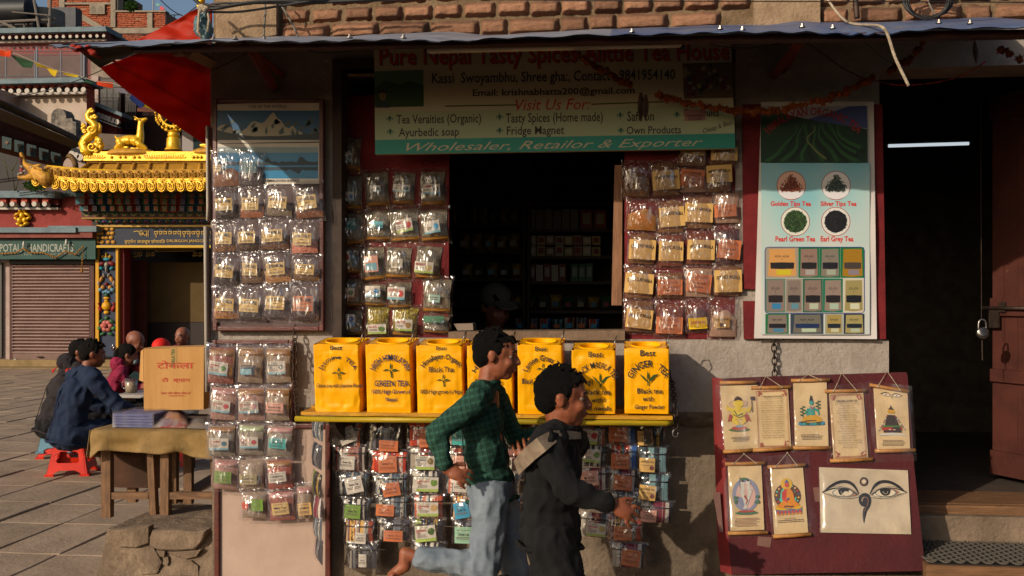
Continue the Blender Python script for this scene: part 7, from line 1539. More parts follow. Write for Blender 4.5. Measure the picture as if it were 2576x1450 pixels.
# stools
def stool(x,yb,w_px,zoff,hgt,m,label,ang=.3,sc_=1):
 p=gnd(x,yb,0); s_=ppm(x,p.y); wd=w_px/s_/2; t=thing('plastic_stool',(p.x,p.y,zoff),label,'stool'); Rz=Matrix.Rotation(ang,3,'Z')
 T=lambda a,b,z:V((p.x,p.y,zoff)) +Rz @ V((a,b,z)); tw=wd*.70
 mb=MB(); n=5
 def rr(u,rad):  # rounded square outline
  pts=[]
  for cx,cy,a0 in ((1,1,0),(-1,1,90),(-1,-1,180),(1,-1,270)):
   for i in range(n):a=R(a0+90*i/(n-1)); pts.append((cx*(u-rad)+rad*math.cos(a),cy*(u-rad)+rad*math.sin(a)))
  return pts
 A_=[T(a,b,hgt) for a,b in rr(tw*.96,.03)]; B_=[T(a,b,hgt-.012) for a,b in rr(tw,.03)]; C_=[T(a,b,hgt-.05) for a,b in rr(tw*1.02,.03)]
 m_=len(A_); mb.add(A_+B_+C_,[tuple(range(m_))]+[(j*m_+i,(j+1)*m_+i,(j+1)*m_+(i+1) % m_,j*m_+(i+1) % m_) for j in range(2) for i in range(m_)]); o=smooth_by(mb.build('seat',m,t),50); so_=o.modifiers.new('s','SOLIDIFY'); so_.thickness=.004
 for k in range(4):
  Q=Matrix.Rotation(k*math.pi/2,3,'Z'); G=lambda a,b,z:V((p.x,p.y,zoff)) +Rz @ Q @ V((a,b,z))
  # corner leg: angled sheet with foot pad
  mb=MB(); r_=.052; h1=hgt-.045
  c0=(tw*1.01,tw*1.01); c1=(wd*.98,wd*.98)
  mb.prism([G(c0[0]-r_,-c0[1],h1),G(c0[0],-c0[1],h1),G(c1[0],-c1[1],.012),G(c1[0]-r_*1.1,-c1[1],.012)],Rz @ Q @ V((0,.006,0))); mb.prism([G(c0[0],-c0[1],h1),G(c0[0],-c0[1]+r_,h1),G(c1[0],-c1[1]+r_*1.1,.012),G(c1[0],-c1[1],.012)],Rz @ Q @ V((-.006,0,0)))
  mb.prism([G(c1[0]-r_*1.25,-c1[1]-.012,0),G(c1[0]+.012,-c1[1]-.012,0),G(c1[0]+.012,-c1[1]+r_*1.25,0),G(c1[0]-.002,-c1[1]+r_*1.25,0),G(c1[0]-.002,-c1[1]+.004,0),G(c1[0]-r_*1.25,-c1[1]+.004,0)],(0,0,.016)); mb.build('leg',m,t)
  # side sheet between legs with its window: upper band and lower arched band
  mb=MB(); fx=lambda u,z:G((tw*1.01+(wd*.98-tw*1.01)*(1-z/h1))*u*.9,-(tw*1.01+(wd*.98-tw*1.01)*(1-z/h1))+.001,z)
  mb.add([fx(-1,h1),fx(1,h1),fx(1,h1*.66),fx(.5,h1*.82),fx(-.5,h1*.82),fx(-1,h1*.66)],[(0,1,2,3,4,5)])
  mb.add([fx(-1,h1*.60),fx(-.6,h1*.44),fx(.6,h1*.44),fx(1,h1*.60),fx(1,h1*.02),fx(.72,h1*.10),fx(.45,h1*.19),fx(-.45,h1*.19),fx(-.72,h1*.10),fx(-1,h1*.02)],[(0,1,2,7,8,9),(2,3,4,5,6),(2,6,7)])
  so_=mb.build('side_panel',m,t).modifiers.new('s','SOLIDIFY'); so_.thickness=.005
 return t
M_rp=mat('red_plastic','d42a0c','c2240c',.35,8,spec=.5); M_bp=mat('blue_plastic','5f8a9c','527a8c',.4,8,spec=.5)
stool(183,1190,100,0,.30,M_rp,'bright red plastic stool under the man in the navy shirt',.25)
stool(146,1148,78,0,.26,M_rp,'red plastic stool under the blue one, behind the navy shirt man',.25)
stool(146,1148,78,.055,.28,M_bp,'pale blue plastic stool stacked on a red one at the far left',.25)
stool(452,1168,60,0,.27,M_rp,'small red stool seen far back between the trestle legs',.1)
# ================================================================= people drinking tea behind the table
def seated(label,hd,d,s,fwd,shirt,lean,hairk='short',skin=('7a4630','6c3b28'),hd_dir=None,arm=None,thick=1.0,seed=0,hc='15110f',trou=None,drop=.62):
 """seated figure: HD head centre in photo pixels, D distance in metres along the view"""
 Y=d; h=at(hd[0],hd[1],Y); f=V((fwd[0],fwd[1],0)).normalized(); sd=V((f.y,-f.x,0)); L=lean
 up=V((0,0,1)); P=lambda a,b,c:h +f*a*s +sd*b*s +up*c*s
 pz=max(h.z-drop*s,.30); pel=h - f*L*1.0*s; pel.z=pz
 nk=P(-.05,0,-.13); ch=nk.lerp(pel,.42) - f*.03; k=pz
 J=dict(head=h,neck=nk,chest=ch,pel=pel,Rsh=nk+sd*.19*s+up*-.07*s-f*.02,Lsh=nk-sd*.19*s+up*-.07*s-f*.02,base=V((0,0,0)))
 ar=arm or ((.10,.27,-.42),(.36,.14,-.44)); J['Rel']=P(ar[0][0]-.05,ar[0][1],ar[0][2]); J['Rwr']=P(ar[1][0],ar[1][1],ar[1][2]); J['Lel']=P(ar[0][0]-.05,-ar[0][1],ar[0][2]); J['Lwr']=P(ar[1][0],-ar[1][1],ar[1][2])
 kn=lambda q:V((pel.x,pel.y,0)) +f*.42*s +sd*q*.13 +up*(max(.40,pz-.02))
 J['Rhip']=pel+sd*.08; J['Lhip']=pel-sd*.08; J['Rkn']=kn(1); J['Lkn']=kn(-1)
 for q in 'RL':a=J[q+'kn'].copy(); a.z=.08; J[q+'an']=a+f*.04; t=a+f*.20; t.z=.03; J[q+'toe']=t
 J['base']=V((0,0,0)); hf=hd_dir or (f.x,f.y,-.12)
 r,M=person(label,J,s,shirt,trou or M_blt,None,skin,hairk,hc,fwd=hf,thick=thick,vox=.013,seedn=seed,wsc=6.5,wr_s=.020,wr_t=.02)
 r.location.z=r.location.z; return r,M
M_navy=mat('navy_shirt','18243c','142036',.9,9,.3,120); M_hood=mat('black_hoodie','2c2628','221d1f',.95,9,.3,60); M_mar=mat('maroon_robe','6c1420','56101a',.9,8,.4,50); M_crim=mat('crimson_jacket','86183a','701430',.85,8,.3,60)
nv,Mn=seated('man in a navy shirt with thick black hair, seated on the red stool',(233,890),8.0,1.06,(.62,.78),M_navy,.20,hd_dir=(.80,.6,-.1),arm=((.14,.30,-.42),(.36,.14,-.50)),thick=1.14,seed=3,drop=.63,trou=M_navy)
hd_,Mo=seated('man in a black hoodie with red marks, behind the navy shirt man',(203,886),8.75,.98,(.72,.68),M_hood,.26,hd_dir=(.95,.3,-.1),seed=8,thick=1.2,drop=.68)
mb=MB(); T_=lambda *a:Mo @ (V(a)*.98)
mb.ball(T_(0,-.105,-.105),(.115,.10,.085),12,Mo.to_3x3()); mb.ball(T_(.0,-.06,-.14),(.12,.11,.06),12,Mo.to_3x3()); remesh(mb,'hood',M_hood,hd_,.012,3,wr(.010,14,2))
mb=MB(); fH=lambda x,y:at(x,y,8.42)
for pts in ([(131,940),(147,916),(139,926),(130,930)],[(164,930),(171,926),(170,940),(165,942)],[(174,928),(179,926),(178,934),(174,936)]):mb.prism([at(x,y,8.49) for x,y in pts],(0,.01,0))
mb.build('red_mark',fm('a82018',.8),hd_)
wo,Mw=seated('woman in a crimson hooded jacket with a silver clip in her hair',(322,893),9.7,.98,(.9,.42),M_crim,.14,'bun',('8a5a44','7a4c38'),hd_dir=(.85,.5,-.12),arm=((.14,.2,-.34),(.34,.1,-.30)),seed=6,drop=.6)
mb=MB(); mb.ball(Mw @ V((-.02,-.14,.06)),(.045,.02,.03),8,Mw.to_3x3()); mb.tube([Mw @ V((-.05,-.15,.03)),Mw @ V((-.02,-.165,.06)),Mw @ V((.02,-.15,.09))],.008,6); mb.build('hair_clip',fm('8a8488',.25,metal=.8),wo,True)
mb=MB(); mb.ball(Mw @ V((0,-.085,-.10)),(.11,.08,.08),12,Mw.to_3x3()); remesh(mb,'hood',M_crim,wo,.012,3,wr(.010,14,4))
mb=MB(); mb.ball(Mw @ V((0,.072,-.055)),(.052,.03,.042),10,Mw.to_3x3()); mb.build('face_mask',fm('8aa0a4',.8),wo,True)
m1,Mm=seated('bald monk in maroon seated beside the doorway, head turned to the table',(340,860),10.1,1.08,(.6,.3),M_mar,.12,None,('84503a','70422f'),hd_dir=(.9,-.15,-.35),arm=((.12,.24,-.36),(.30,.08,-.40)),seed=2,thick=1.1,drop=.62)
m2,Mc=seated('bald monk facing the camera behind the cardboard box',(459,846),11.3,1.02,(-.15,-1),M_mar,.06,None,('84503a','70422f'),hd_dir=(-.30,-1,-.06),seed=4,drop=.62)
rc_,Mr=seated('person in a bright red cap mostly hidden behind the cardboard box',(406,884),9.9,1.0,(-.2,.9),fm('7a2018',.8),.1,'short',hd_dir=(0,1,-.1),seed=9)
mb=MB(); mb.ball(Mr @ V((0,-.008,.05)),(.092,.11,.09),14,Mr.to_3x3()); mb.prism([Mr @ V(p) for p in ((-.07,.08,.045),(-.05,.16,.03),(.05,.16,.03),(.07,.08,.045))],(0,0,.008)); smooth_by(mb.build('cap',fm('c81c10',.7),rc_))
# low tea table with glass
tt=thing('tea_table',gnd(350,1150,0),'low white-topped tea table with thin black legs behind the navy shirt man','table')
zq=at(335,985,8.9).z; a,b=at(302,985,8.7),at(380,985,8.7)
mb=MB(); mb.box((a.x,8.6,zq-.03),(a.x+.75,9.3,zq)); mb.build('table_top',fm('9c9490',.4),tt)
for x in (a.x+.05,a.x+.36,a.x+.70):
 for y in (8.65,9.25):mb=MB(); mb.box((x,y,0),(x+.03,y+.03,zq-.031)); mb.build('leg',fm('1a1818',.5),tt)
gl_=thing('tea_glass',(at(330,975,8.8).x,8.8,zq),'glass mug of milky tea on the low table','glass')
g_=V((at(330,975,8.8).x,8.8,zq)); mb=MB(); mb.lathe([(0,.004),(.05,.004),(.055,.10),(.0,.10)],g_,14); mb.build('tea',fm('9a8a70',.3),gl_,True)
mb=MB(); mb.lathe([(.052,0),(.060,.13)],g_,14); mb.V=mb.V; mb.tube([g_+V((-.058,0,.11)),g_+V((-.09,0,.09)),g_+V((-.085,0,.05)),g_+V((-.055,0,.03))],.007,6); mb.build('glass_mug',film('glass_film',haze=.12,glint_streak=0),gl_,True)
mb=MB(); p=at(347,1010,8.7)
meta(MB().box((p.x-.1,8.8,.3),(p.x+.28,9.1,.48)).build('red_bundle',mat('red_cloth','b0200f','7c1a14',.8,6,.5,12)),'bright red cloth bundle under the low tea table','bundle')
ph=thing('hand_with_phone',at(353,952,8.75),'dark mobile phone held above the low table beside the carton','phone')
p=at(353,950,8.75); mb=MB(); mb.box((-.09,-.045,0),(.09,.045,.01),Matrix.Translation(p) @ Matrix.Rotation(.35,4,'Y') @ Matrix.Rotation(.5,4,'X')); mb.build('phone',fm('2c3834',.2),ph); ph.name='phone'
mb=MB(); limb(mb,[(p+V((.28,.1,-.25)),.035),(p+V((.14,.02,-.10)),.03),(p+V((.05,-.01,-.03)),.028)]); hand(mb,p+V((.14,.0,-.09)),(-1,-.2,.4),(0,-1,.6),1.0,.8); ar_=remesh(mb,'forearm',SK(),m1,.008,3)
# ================================================================= monastery side: everything in the left background
YB=21.6
def q2(x,y):return x*.2102,251.6+y*.2102  # crop of rows 400..884
def q1(x,y):return x*.2102,y*.2102
def q3(x,y):return x*.2102,534.6+y*.2102
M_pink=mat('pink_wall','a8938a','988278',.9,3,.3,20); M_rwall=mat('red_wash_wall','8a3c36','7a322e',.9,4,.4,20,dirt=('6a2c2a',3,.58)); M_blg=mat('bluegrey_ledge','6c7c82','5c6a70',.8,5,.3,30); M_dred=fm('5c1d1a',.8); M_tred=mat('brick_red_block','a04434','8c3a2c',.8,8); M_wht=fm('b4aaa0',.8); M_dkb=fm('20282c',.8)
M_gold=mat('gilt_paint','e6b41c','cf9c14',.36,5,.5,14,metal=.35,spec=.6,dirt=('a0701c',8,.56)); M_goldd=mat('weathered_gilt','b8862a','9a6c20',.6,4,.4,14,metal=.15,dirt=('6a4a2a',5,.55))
# --- shuttered shop on the left
sh2=thing('shuttered_shop',at(110,930,YB+1),'pink and red building with a closed brown roller shutter at the left edge','building')
def pb(nm,x0,y0,x1,y1,Y,t,m,par,**k):mb=MB(); mb.pbox(x0,y0,x1,y1,Y,t); return mb.build(nm,m,par,**k)
pb('wall',-260,655,30,925,YB+.02,.3,M_pink,sh2); pb('wall',-260,495,252,600,YB+.01,.4,M_rwall,sh2)
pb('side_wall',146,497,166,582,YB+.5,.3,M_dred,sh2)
pb('coping',-260,480,137,497,YB-.35,.9,M_blg,sh2); pb('cornice_red_board',-260,497,147,515,YB-.12,.2,M_dred,sh2); pb('dark_band',-260,508,144,521,YB-.10,.1,M_dkb,sh2); pb('white_band',-260,522,145,527,YB-.16,.2,M_wht,sh2)  # coping, dark red board below it, dark and white bands
for i,x in enumerate((8,35,63,90,116)):
 x0=0+i*26.5; pb('red_block',x0,498+i*.1,x0+15,510,YB-.26,.2,M_tred,sh2)
 mb=MB(); c=at(x+2,514,YB-.24); mb.lathe([(0,-.05),(.058,-.05),(.058,.10),(0,.10)],c,16,Matrix.Rotation(R(90),3,'X')); mb.build('round_beam_end',M_wht,sh2,False)
pb('ledge',-260,572,190,585,YB-.5,.9,M_blg,sh2); pb('ledge',120,568,242,583,YB-.45,.6,M_blg,sh2); pb('ledge_face',-260,584,232,598,YB-.42,.3,mat('faded_red','7c4238','6c382f',.8,4),sh2)
# lotus ornament
lo=thing('lotus_ornament',at(57,572,YB-.1),'yellow plaster lotus flower on the red wall above the sign','ornament')
for dx,dy,rx,ry,a in ((0,6,7,9,0),(-6,18,7,8,0),(7,18,7,8,0),(-12,3,10,4,-25),(13,3,10,4,25),(-14,14,8,4,30),(17,13,8,4,-30),(-9,28,8,4,20),(10,27,9,4,-20),(0,32,7,4,0),(-4,-5,4,5,30),(6,-6,4,5,-30)):
 mb=MB(); c=at(56+dx,536+dy,YB-.06); s_=1/114; mb.ball(c,(rx*s_,.07,ry*s_),12,Matrix.Rotation(R(a),3,'Y')); mb.build('petal',M_gold,lo,True)
# sign
sn=thing('green_sign',at(110,655,YB-.2),'dark green board reading POTALA HANDICRAFTS above the shutter','signboard'); fG=WP(YB-.30)
pb('board',-60,602,240,652,YB-.30,.08,mat('sign_dark_green','16443c','12352f',.6,2),sn); text(sn,'POTALA HANDICRAFTS',(*q3(-4,375),*q3(880,472)),fG,fm('8a8c80'),.02,off=.004); text(sn,'Manufacturer, Exporter, Wholesaler and Retailer',(*q3(25,480),*q3(905,520)),fG,fm('7c8078'),.0,off=.004,slope=-.01)
P=[(0,638),(40,636),(60,625),(75,636),(110,636),(140,648),(165,632),(190,640),(211,618)]; mb=MB(); L_=[at(x,y,YB-.36) for x,y in P]; mb.tube(L_,.012,5)
for a,b in zip(L_,L_[1:]):
 for k in range(5):mb.ball(a.lerp(b,k/5),.022,5)
mb.tube([at(209,622,YB-.36),at(206,680,YB-.36)],.006,4)
for k in range(6):mb.ball(at(208-k*.4,640+k*7,YB-.36),.02,5)
mb.ball(at(206,681,YB-.36),.04,6); meta(mb.build('marigold_string',mat('marigold_far','9a7020','7c4a1c',.8,40)),'thin dry marigold string draped over the green shop sign','garland')
for x,y in ((60,605),(167,600)):mb=MB(); mb.lathe([(.0,-.14),(.03,-.12),(.035,-.07),(.02,-.03),(.018,0)],at(x,y+2,YB-.38),8); meta(mb.build('light_bulb',fm('a8a49c',.2),None,True),'spiral white lamp bulb over the green sign' if x < 100 else 'round clear lamp bulb at the right of the green sign','bulb')
# shutter
x0,x1=30,230; pb('side_rail',24,655,33,905,YB-.03,.1,M_brown,sh2); pb('side_rail',225,655,236,885,YB-.03,.1,M_brown,sh2); pb('roller_cover',24,650,238,664,YB-.1,.3,fm('1c1614'),sh2)
M_shu=mat('shutter_brown','6a4c42','5c4038',.45,3,spec=.4); ny=27; M_sh0=None
for i in range(ny):
 ya=664+i*(890-664)/ny; yb_=664+(i+1)*(890-664)/ny; z1_=at(0,ya,YB).z; z0_=at(0,yb_,YB).z; xa_,xb_=at(32,700,YB).x,at(226,700,YB).x
 mb=MB(); pr=[(0,0),(-.030,.25),(-.034,.5),(-.020,.8),(0,.92),(.008,1)]; mb.add([(x,YB+a,z0_+(z1_-z0_)*b) for x in (xa_,xb_) for a,b in pr],[(k,k+6,k+7,k+1) for k in range(5)]); smooth_by(mb.build('shutter_slat',M_shu,sh2),180)
pb('bottom_bar',31,889,228,905,YB-.03,.06,M_shu,sh2); mb=MB(); mb.ball(at(39,908,YB-.1),(.05,.03,.07),8); mb.build('padlock',M_metal,sh2); mb=MB(); mb.ball(at(100,898,YB-.06),(.09,.03,.02),8); mb.build('handle',M_iron,sh2)
pb('lattice_gate',-60,660,4,900,YB-.05,.03,fm('4a4440'),sh2)
M_ledge=mat('sand_ledge','8a7350','74603f',.9,5,.4,20)
pb('step',-260,905,300,924,YB-.15,.8,M_ledge,sh2); pb('step',-260,925,300,941,YB-.6,.5,M_ledge,sh2)
# --- monastery gate
gt_=thing('monastery_gate',at(400,905,YB),'painted monastery gateway with a gilded roof and blue name board','gate')
pb('blue_column',248,622,291,897,YB-.10,.4,mat('deep_blue','1f2a44','1a2238',.6,4),gt_); pb('yellow_trim',240,622,248,900,YB-.16,.3,fm('b8860c'),gt_); pb('yellow_trim',291,622,297,900,YB-.16,.3,fm('b8860c'),gt_); pb('red_post',297,622,312,900,YB-.06,.3,fm('6a1410'),gt_); pb('red_post',312,640,322,900,YB+.2,.3,fm('32100c'),gt_)
for k,(cy,cols) in enumerate(((660,('a5801c','2a7c8c','6c1c20','8a8478')),(715,('a8742c','8c8074','5a7f94','6c1c20')),(766,('c08c12','8c2420','b0564a','2c5c3c')),(820,('a85a50','2f5c34','8c3c38','3d6c3a')))):
 cx=268; em='relief_emblem'
 mb=MB(); mts=[fm(c_,.5) for c_ in cols]; s_=1/114; B=lambda dx,dy,rx,ry,mi,a=0,d=.05:(setattr(mb,'mi',mi),mb.ball(at(cx+dx,cy+dy,YB-.12-.004*mi),(rx*s_,d,ry*s_),10,Matrix.Rotation(R(a),3,'Y')))
 if k == 0:
  for a in (-9,0,9):B(a,-14,4,5,0)
  B(0,-8,11,5,1); B(0,-20,2.5,5,0); B(-12,3,10,6,2,-20); B(12,3,10,6,2,20); B(0,6,6,7,3); B(0,17,3,9,3); B(-13,15,6,4,1,30); B(13,15,6,4,1,-30)
 elif k == 1:
  for q in (-1,1):B(q*6,-22,3,6,1,q*20); B(q*13,-12,5,9,0,-q*25); B(q*19,-2,4,8,1); B(q*9,8,6,6,0); B(q*15,14,7,5,2,q*30); B(q*6,20,6,4,2)
  B(0,0,5,5,3); B(0,18,6,5,2)
 elif k == 2:
  B(0,-24,5,5,3); B(0,-16,9,4,0); B(0,-8,6,5,0); B(0,4,13,12,0,0,.09); B(0,20,8,5,0)
  for q in (-1,1):B(q*17,10,5,9,1,q*25); B(q*19,-2,3,4,1); B(q*4,0,3,6,2,q*20)
 else:
  for a in range(6):B(9*math.cos(a*1.05),9*math.sin(a*1.05),8,7,0)
  B(0,0,7,7,2,0,.10)
  for q in (-1,1):B(q*13,-12,8,4,1,q*30); B(q*18,6,7,5,3,-q*30); B(q*10,20,8,4,1,q*20)
  B(0,-20,5,5,3)
 mb.build(em,mts,gt_,True)
pb('name_board',242,570,700,622,YB-.22,.35,mat('board_blue','1c2438','181f30',.6,3),gt_); pb('gold_moulding',242,566,700,571,YB-.28,.3,fm('a8801c',.4),gt_); pb('gold_moulding',238,617,700,623,YB-.28,.3,fm('b8900c',.4),gt_)
mb=MB();
for i in range(16):mb.mi=0; mb.ball(at(246+(i % 4)*12+rng.uniform(-3,3),576+(i//4)*11,YB-.23),(.06,.025,.045),8)
mb.build('scroll_carving',M_goldd,gt_,True)
fB2=WP(YB-.23); GT=fm('a8842a',.4)
text(gt_,'डुप्गोन जाङछुब छोयलिङ',(*q3(1488,318),*q3(1978,380)),fB2,GT,.01,off=.01); text(gt_,'DRUBGON JANGCHUP CHOELING',(*q3(1995,322),*q3(2790,365)),fB2,GT,.015,off=.01)
mb=MB(); X=1845  # Tibetan-style title, drawn as head bars, stems and hooks
mb.stroke(fB2,[q3(*p) for p in ((1600,228),(1650,222),(1690,255),(1725,225),(1745,215))],2.2,.01);
for cx in (1690,1735):mb.stroke(fB2,[q3(cx+22*math.cos(t),245+26*math.sin(t)) for t in [i*.5 for i in range(1,12)]],1.8,.01)
for cx in (1758,1775):mb.stroke(fB2,[q3(cx,215),q3(cx-2,288)],1.6,.01)
r4=random.Random(4)
while X < 2700:
 w_=42; mb.stroke(fB2,[q3(X,228),q3(X+w_,226)],2,.01); k=r4.randrange(4); s1=r4.randrange(2)
 mb.stroke(fB2,[q3(X+w_-4,228),q3(X+w_-6,262+28*(k == 2))],1.8,.0105); mb.stroke(fB2,[q3(X+5,230),q3(X+2,250),q3(X+14,262),q3(X+24,248),q3(X+w_-6,246)],1.6,.011)
 if k == 1:mb.stroke(fB2,[q3(X+8,268),q3(X+30,272),q3(X+18,296),q3(X+34,290)],1.8,.0105)
 if k == 3:mb.stroke(fB2,[q3(X+4,215),q3(X+18,200),q3(X+34,190)],1.6,.0105)
 if s1:mb.disc(fB2,*q3(X+w_+6,228),1,1,.0105,6)
 X += w_+14
mb.build('lettering',GT,gt_)
# painted cornice rows
cols=['2a5660','8a3626','3d6238','2c3f66','94502e']
def row(y0,y1,n,Y,xs,x1_,nm,frame_c,inner=True):
 w_=(x1_-xs)/n
 for i in range(n):
  a=xs+i*w_; o=pb(nm,a+w_*.48,y0,a+w_*.98,y1,Y-.10,.2,fm(cols[(i*2+1) % 5],.7),gt_)
  mb=MB(); f_=WP(Y-.10); g=w_*.08
  mb.mi=0; mb.rect(f_,a+w_*.50,y0+.6,a+w_*.96,y1-.6,.003); mb.mi=1; mb.rect(f_,a+w_*.56,y0+2,a+w_*.90,y1-2,.006); mb.mi=2; mb.disc(f_,a+w_*.73,(y0+y1)/2,w_*.09,(y1-y0)*.15,.009,6); mb.build('painted_face',[fm(frame_c,.6),fm(cols[(i*3) % 5],.7),fm(frame_c,.6)],o)
 mb=MB()
 for i in range(n):a=xs+i*w_; mb.mi=i % 5; mb.pbox(a,y0,a+w_*.47,y1,Y,.1)
 mb.build('painted_panel',[fm(c_,.7) for c_ in cols],gt_)
pb('beam',160,478,700,495,YB-.1,.5,fm('1a2a28'),gt_)
row(486,496,20,YB-.75,190,650,'beam_end','4a4a38'); row(499,514,20,YB-.62,190,650,'beam_end','6a4a34'); row(518,531,20,YB-.50,200,640,'beam_end','8a6a54'); row(533-1,534,1,YB-.4,205,640,'beam_end','1c3c30')
for a,b,c_,Y_ in ((495,499,'3a1814',.6),(514,518,'14281f',.5),(531,536,'14302a',.42),(547,551,'8a681c',.40)):pb('moulding',205,a,700,b,YB-Y_,.4,fm(c_),gt_)
mb=MB()
for i in range(19):
 a=206+i*23.6; f_=WP(YB-.34); mb.mi=0; mb.poly(f_,[(a,547),(a+11.8,537),(a+23.6,547)],.01); mb.mi=1; mb.poly(f_,[(a,536.5),(a+11.8,545),(a+23.6,536.5)],.012); mb.mi=2; mb.poly(f_,[(a+7,536.5),(a+11.8,541),(a+16,536.5)],.015)
mb.build('painted_zigzag',[fm('5c1a16'),fm('6a6430'),fm('1f4a44')],gt_); pb('panel',205,536,700,547,YB-.34,.3,fm('2a1c18'),gt_)
for i in range(19):
 a=238+i*17.6; mb=MB(); c=at(a+8,560,YB-.34); s_=1/114
 for r_,mi in ((.070,0),(.052,1),(.03,2)):mb.mi=mi; mb.tube([c+V((r_*math.cos(t),-.012*mi,r_*math.sin(t)*1.1)) for t in [k*math.pi/7 for k in range(8)]] if mi < 2 else [c+V((0,-.03,0)),c+V((0,-.031,.03))],.014 if mi < 2 else .028,6)
 mb.build('lotus_petal_moulding',[fm(('1f4a34','1c2c54')[i % 2]),fm(('2c5c44','2a4470')[i % 2]),fm(('8c4430','7c2420')[i % 2])],gt_,True)
pb('moulding',232,551,700,566,YB-.28,.3,fm('241612'),gt_)
# doorway of the gate
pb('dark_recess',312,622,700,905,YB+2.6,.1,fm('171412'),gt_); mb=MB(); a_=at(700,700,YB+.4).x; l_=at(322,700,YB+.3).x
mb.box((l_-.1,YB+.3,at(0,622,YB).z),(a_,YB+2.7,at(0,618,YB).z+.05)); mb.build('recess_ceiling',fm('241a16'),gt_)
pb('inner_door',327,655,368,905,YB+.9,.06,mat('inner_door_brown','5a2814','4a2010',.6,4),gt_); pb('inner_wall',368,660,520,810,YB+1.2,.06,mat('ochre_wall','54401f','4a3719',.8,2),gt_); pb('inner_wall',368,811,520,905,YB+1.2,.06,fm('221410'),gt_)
mb=MB()
for cx,r_ in ((313,8),(323,6),(340,9),(352,7),(372,7),(384,6),(490,7),(503,7)):
 mb.tube([at(cx+r_*k/14*math.cos(k*.62),638+r_*k/14*math.sin(k*.62),YB+.28) for k in range(15)],.012,4)
mb.tube([at(300,628,YB+.28),at(520,626,YB+.28)],.012,4); mb.tube([at(390,632,YB+.28),at(490,631,YB+.28)],.012,4)
for x in (393,413,435,460,483):mb.tube([at(x,626,YB+.28),at(x,632,YB+.28)],.01,4)
mb.build('iron_scrollwork',fm('8a7038',.5),gt_)
mb=MB(); mb.ball(at(333,795,YB+.8),(.05,.03,.08),8); mb.build('door_lock',M_metal,gt_)
# --- gilded roof
rf=thing('gilded_roof',at(330,480,YB-1),'gilded curved roof of the gateway with carved petal eaves','roof'); YR=YB-1.6
def eave(u):  # centre line of the lower petals, photo pixels
 P=((88,458),(110,462),(150,468),(190,472),(240,474),(300,474),(360,473),(420,473),(480,472),(700,468))
 for (a,ya),(b,yb_) in zip(P,P[1:]):
  if a <= u <= b:return ya+(yb_-ya)*(u-a)/(b-a)
 return P[-1][1]
def petal_mesh():
 mb=MB(); mb.grid(lambda u,v:((u-.5)*(.92 if v > .35 else .92*math.sqrt(max(0,1-((.35-v)/.35)**2))+.02),-.12*math.sin(math.pi*u)*math.sin(math.pi*min(1,v*1.1)),v-.5),8,8)
 for r_,d in ((.40,.08),(.24,.14)):mb.tube([(r_*math.cos(t)*.95,-d-.05,r_*math.sin(t)*1.0-.05+(.1 if t > 0 and False else 0)) for t in [math.pi*.75+k*math.pi*1.5/9 for k in range(10)]],.055,5)
 for a,b in ((0,-.02),(-.13,.12),(.13,.12),(0,.26),(0,-.2)):mb.ball((a,-.16,b),.075,6)
 for q in (-1,1):mb.tube([(q*.12+q*.10*math.cos(t),-.14,.36+.08*math.sin(t)) for t in [k*.8 for k in range(7)]],.035,4)
 return mb.mesh('petal',M_gold,True)
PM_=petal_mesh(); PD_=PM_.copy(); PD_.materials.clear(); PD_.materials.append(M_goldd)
sR=ppm(300,YR)
for i in range(18):
 x=97+i*35*.70+(0); x=92+i*24.3
 y=eave(x); c=at(x,y-6,YR); link('petal',PM_,rf,Matrix.Translation(c) @ Matrix.Diagonal((27/sR,.22,34/sR,1)))
for i in range(18):
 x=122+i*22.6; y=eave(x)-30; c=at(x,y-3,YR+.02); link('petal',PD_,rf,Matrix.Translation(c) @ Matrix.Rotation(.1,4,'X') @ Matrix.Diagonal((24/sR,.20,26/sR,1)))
mb=MB(); mb.slab([(82,458),(150,468),(240,472),(520,470),(700,468),(700,440),(520,438),(200,440),(110,428),(84,436)],YR+.06,1.5); mb.build('eave_board',M_gold,rf)
mb=MB(); mb.slab([(112,428),(200,440),(520,438),(700,436),(700,428),(330,428),(200,423),(118,415)],YR+.10,.1)
for x in range(112,640,6):mb.ball(at(x,eave(x)-20.5+(0),YR+.02),.020,5)
mb.build('bead_row',M_gold,rf,True,kind='stuff')
mb=MB(); mb.tube([at(x,eave(x)-23.5,YR) for x in range(90,640,20)],.012,5); mb.tube([at(x,eave(x)-17.5,YR) for x in range(90,640,20)],.012,5); mb.build('moulding',M_gold,rf,True)
mb=MB(); top_=[(228,410),(700,404)]; A1=[at(190,438,YR+.12),at(720,436,YR+.12),at(720,408,YR+.85),at(226,413,YR+.85)]
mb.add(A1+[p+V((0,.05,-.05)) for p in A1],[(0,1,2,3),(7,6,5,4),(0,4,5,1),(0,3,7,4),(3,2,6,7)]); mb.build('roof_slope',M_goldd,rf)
for x0_,x1_ in ((192,224),(244,254),(289,299),(330,338),(371,378),(413,418),(460,464),(502,504),(545,545)):
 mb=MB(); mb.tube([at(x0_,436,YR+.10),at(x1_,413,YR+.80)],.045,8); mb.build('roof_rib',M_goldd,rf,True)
pb('ridge',210,393,700,404,YR+.80,.5,M_gold,rf); pb('ridge',214,378+3,700,393,YR+.84,.4,M_gold,rf); pb('ridge',219,404,700,409,YR+.86,.4,M_goldd,rf)
mb=MB()
for x in (280,301,314,337,349,486,495,505):mb.ball(at(x,395,YR+.79),(.04,.03,.036),8)
for x in list(range(213,262,6))+list(range(368,470,6)):mb.tube([at(x+3*math.cos(t)*(1+.2*t),394+2.6*math.sin(t)*(1+.2*t),YR+.79) for t in [k*.7 for k in range(7)]],.011,4)
mb.build('ridge_carving',M_gold,rf,True,kind='stuff')
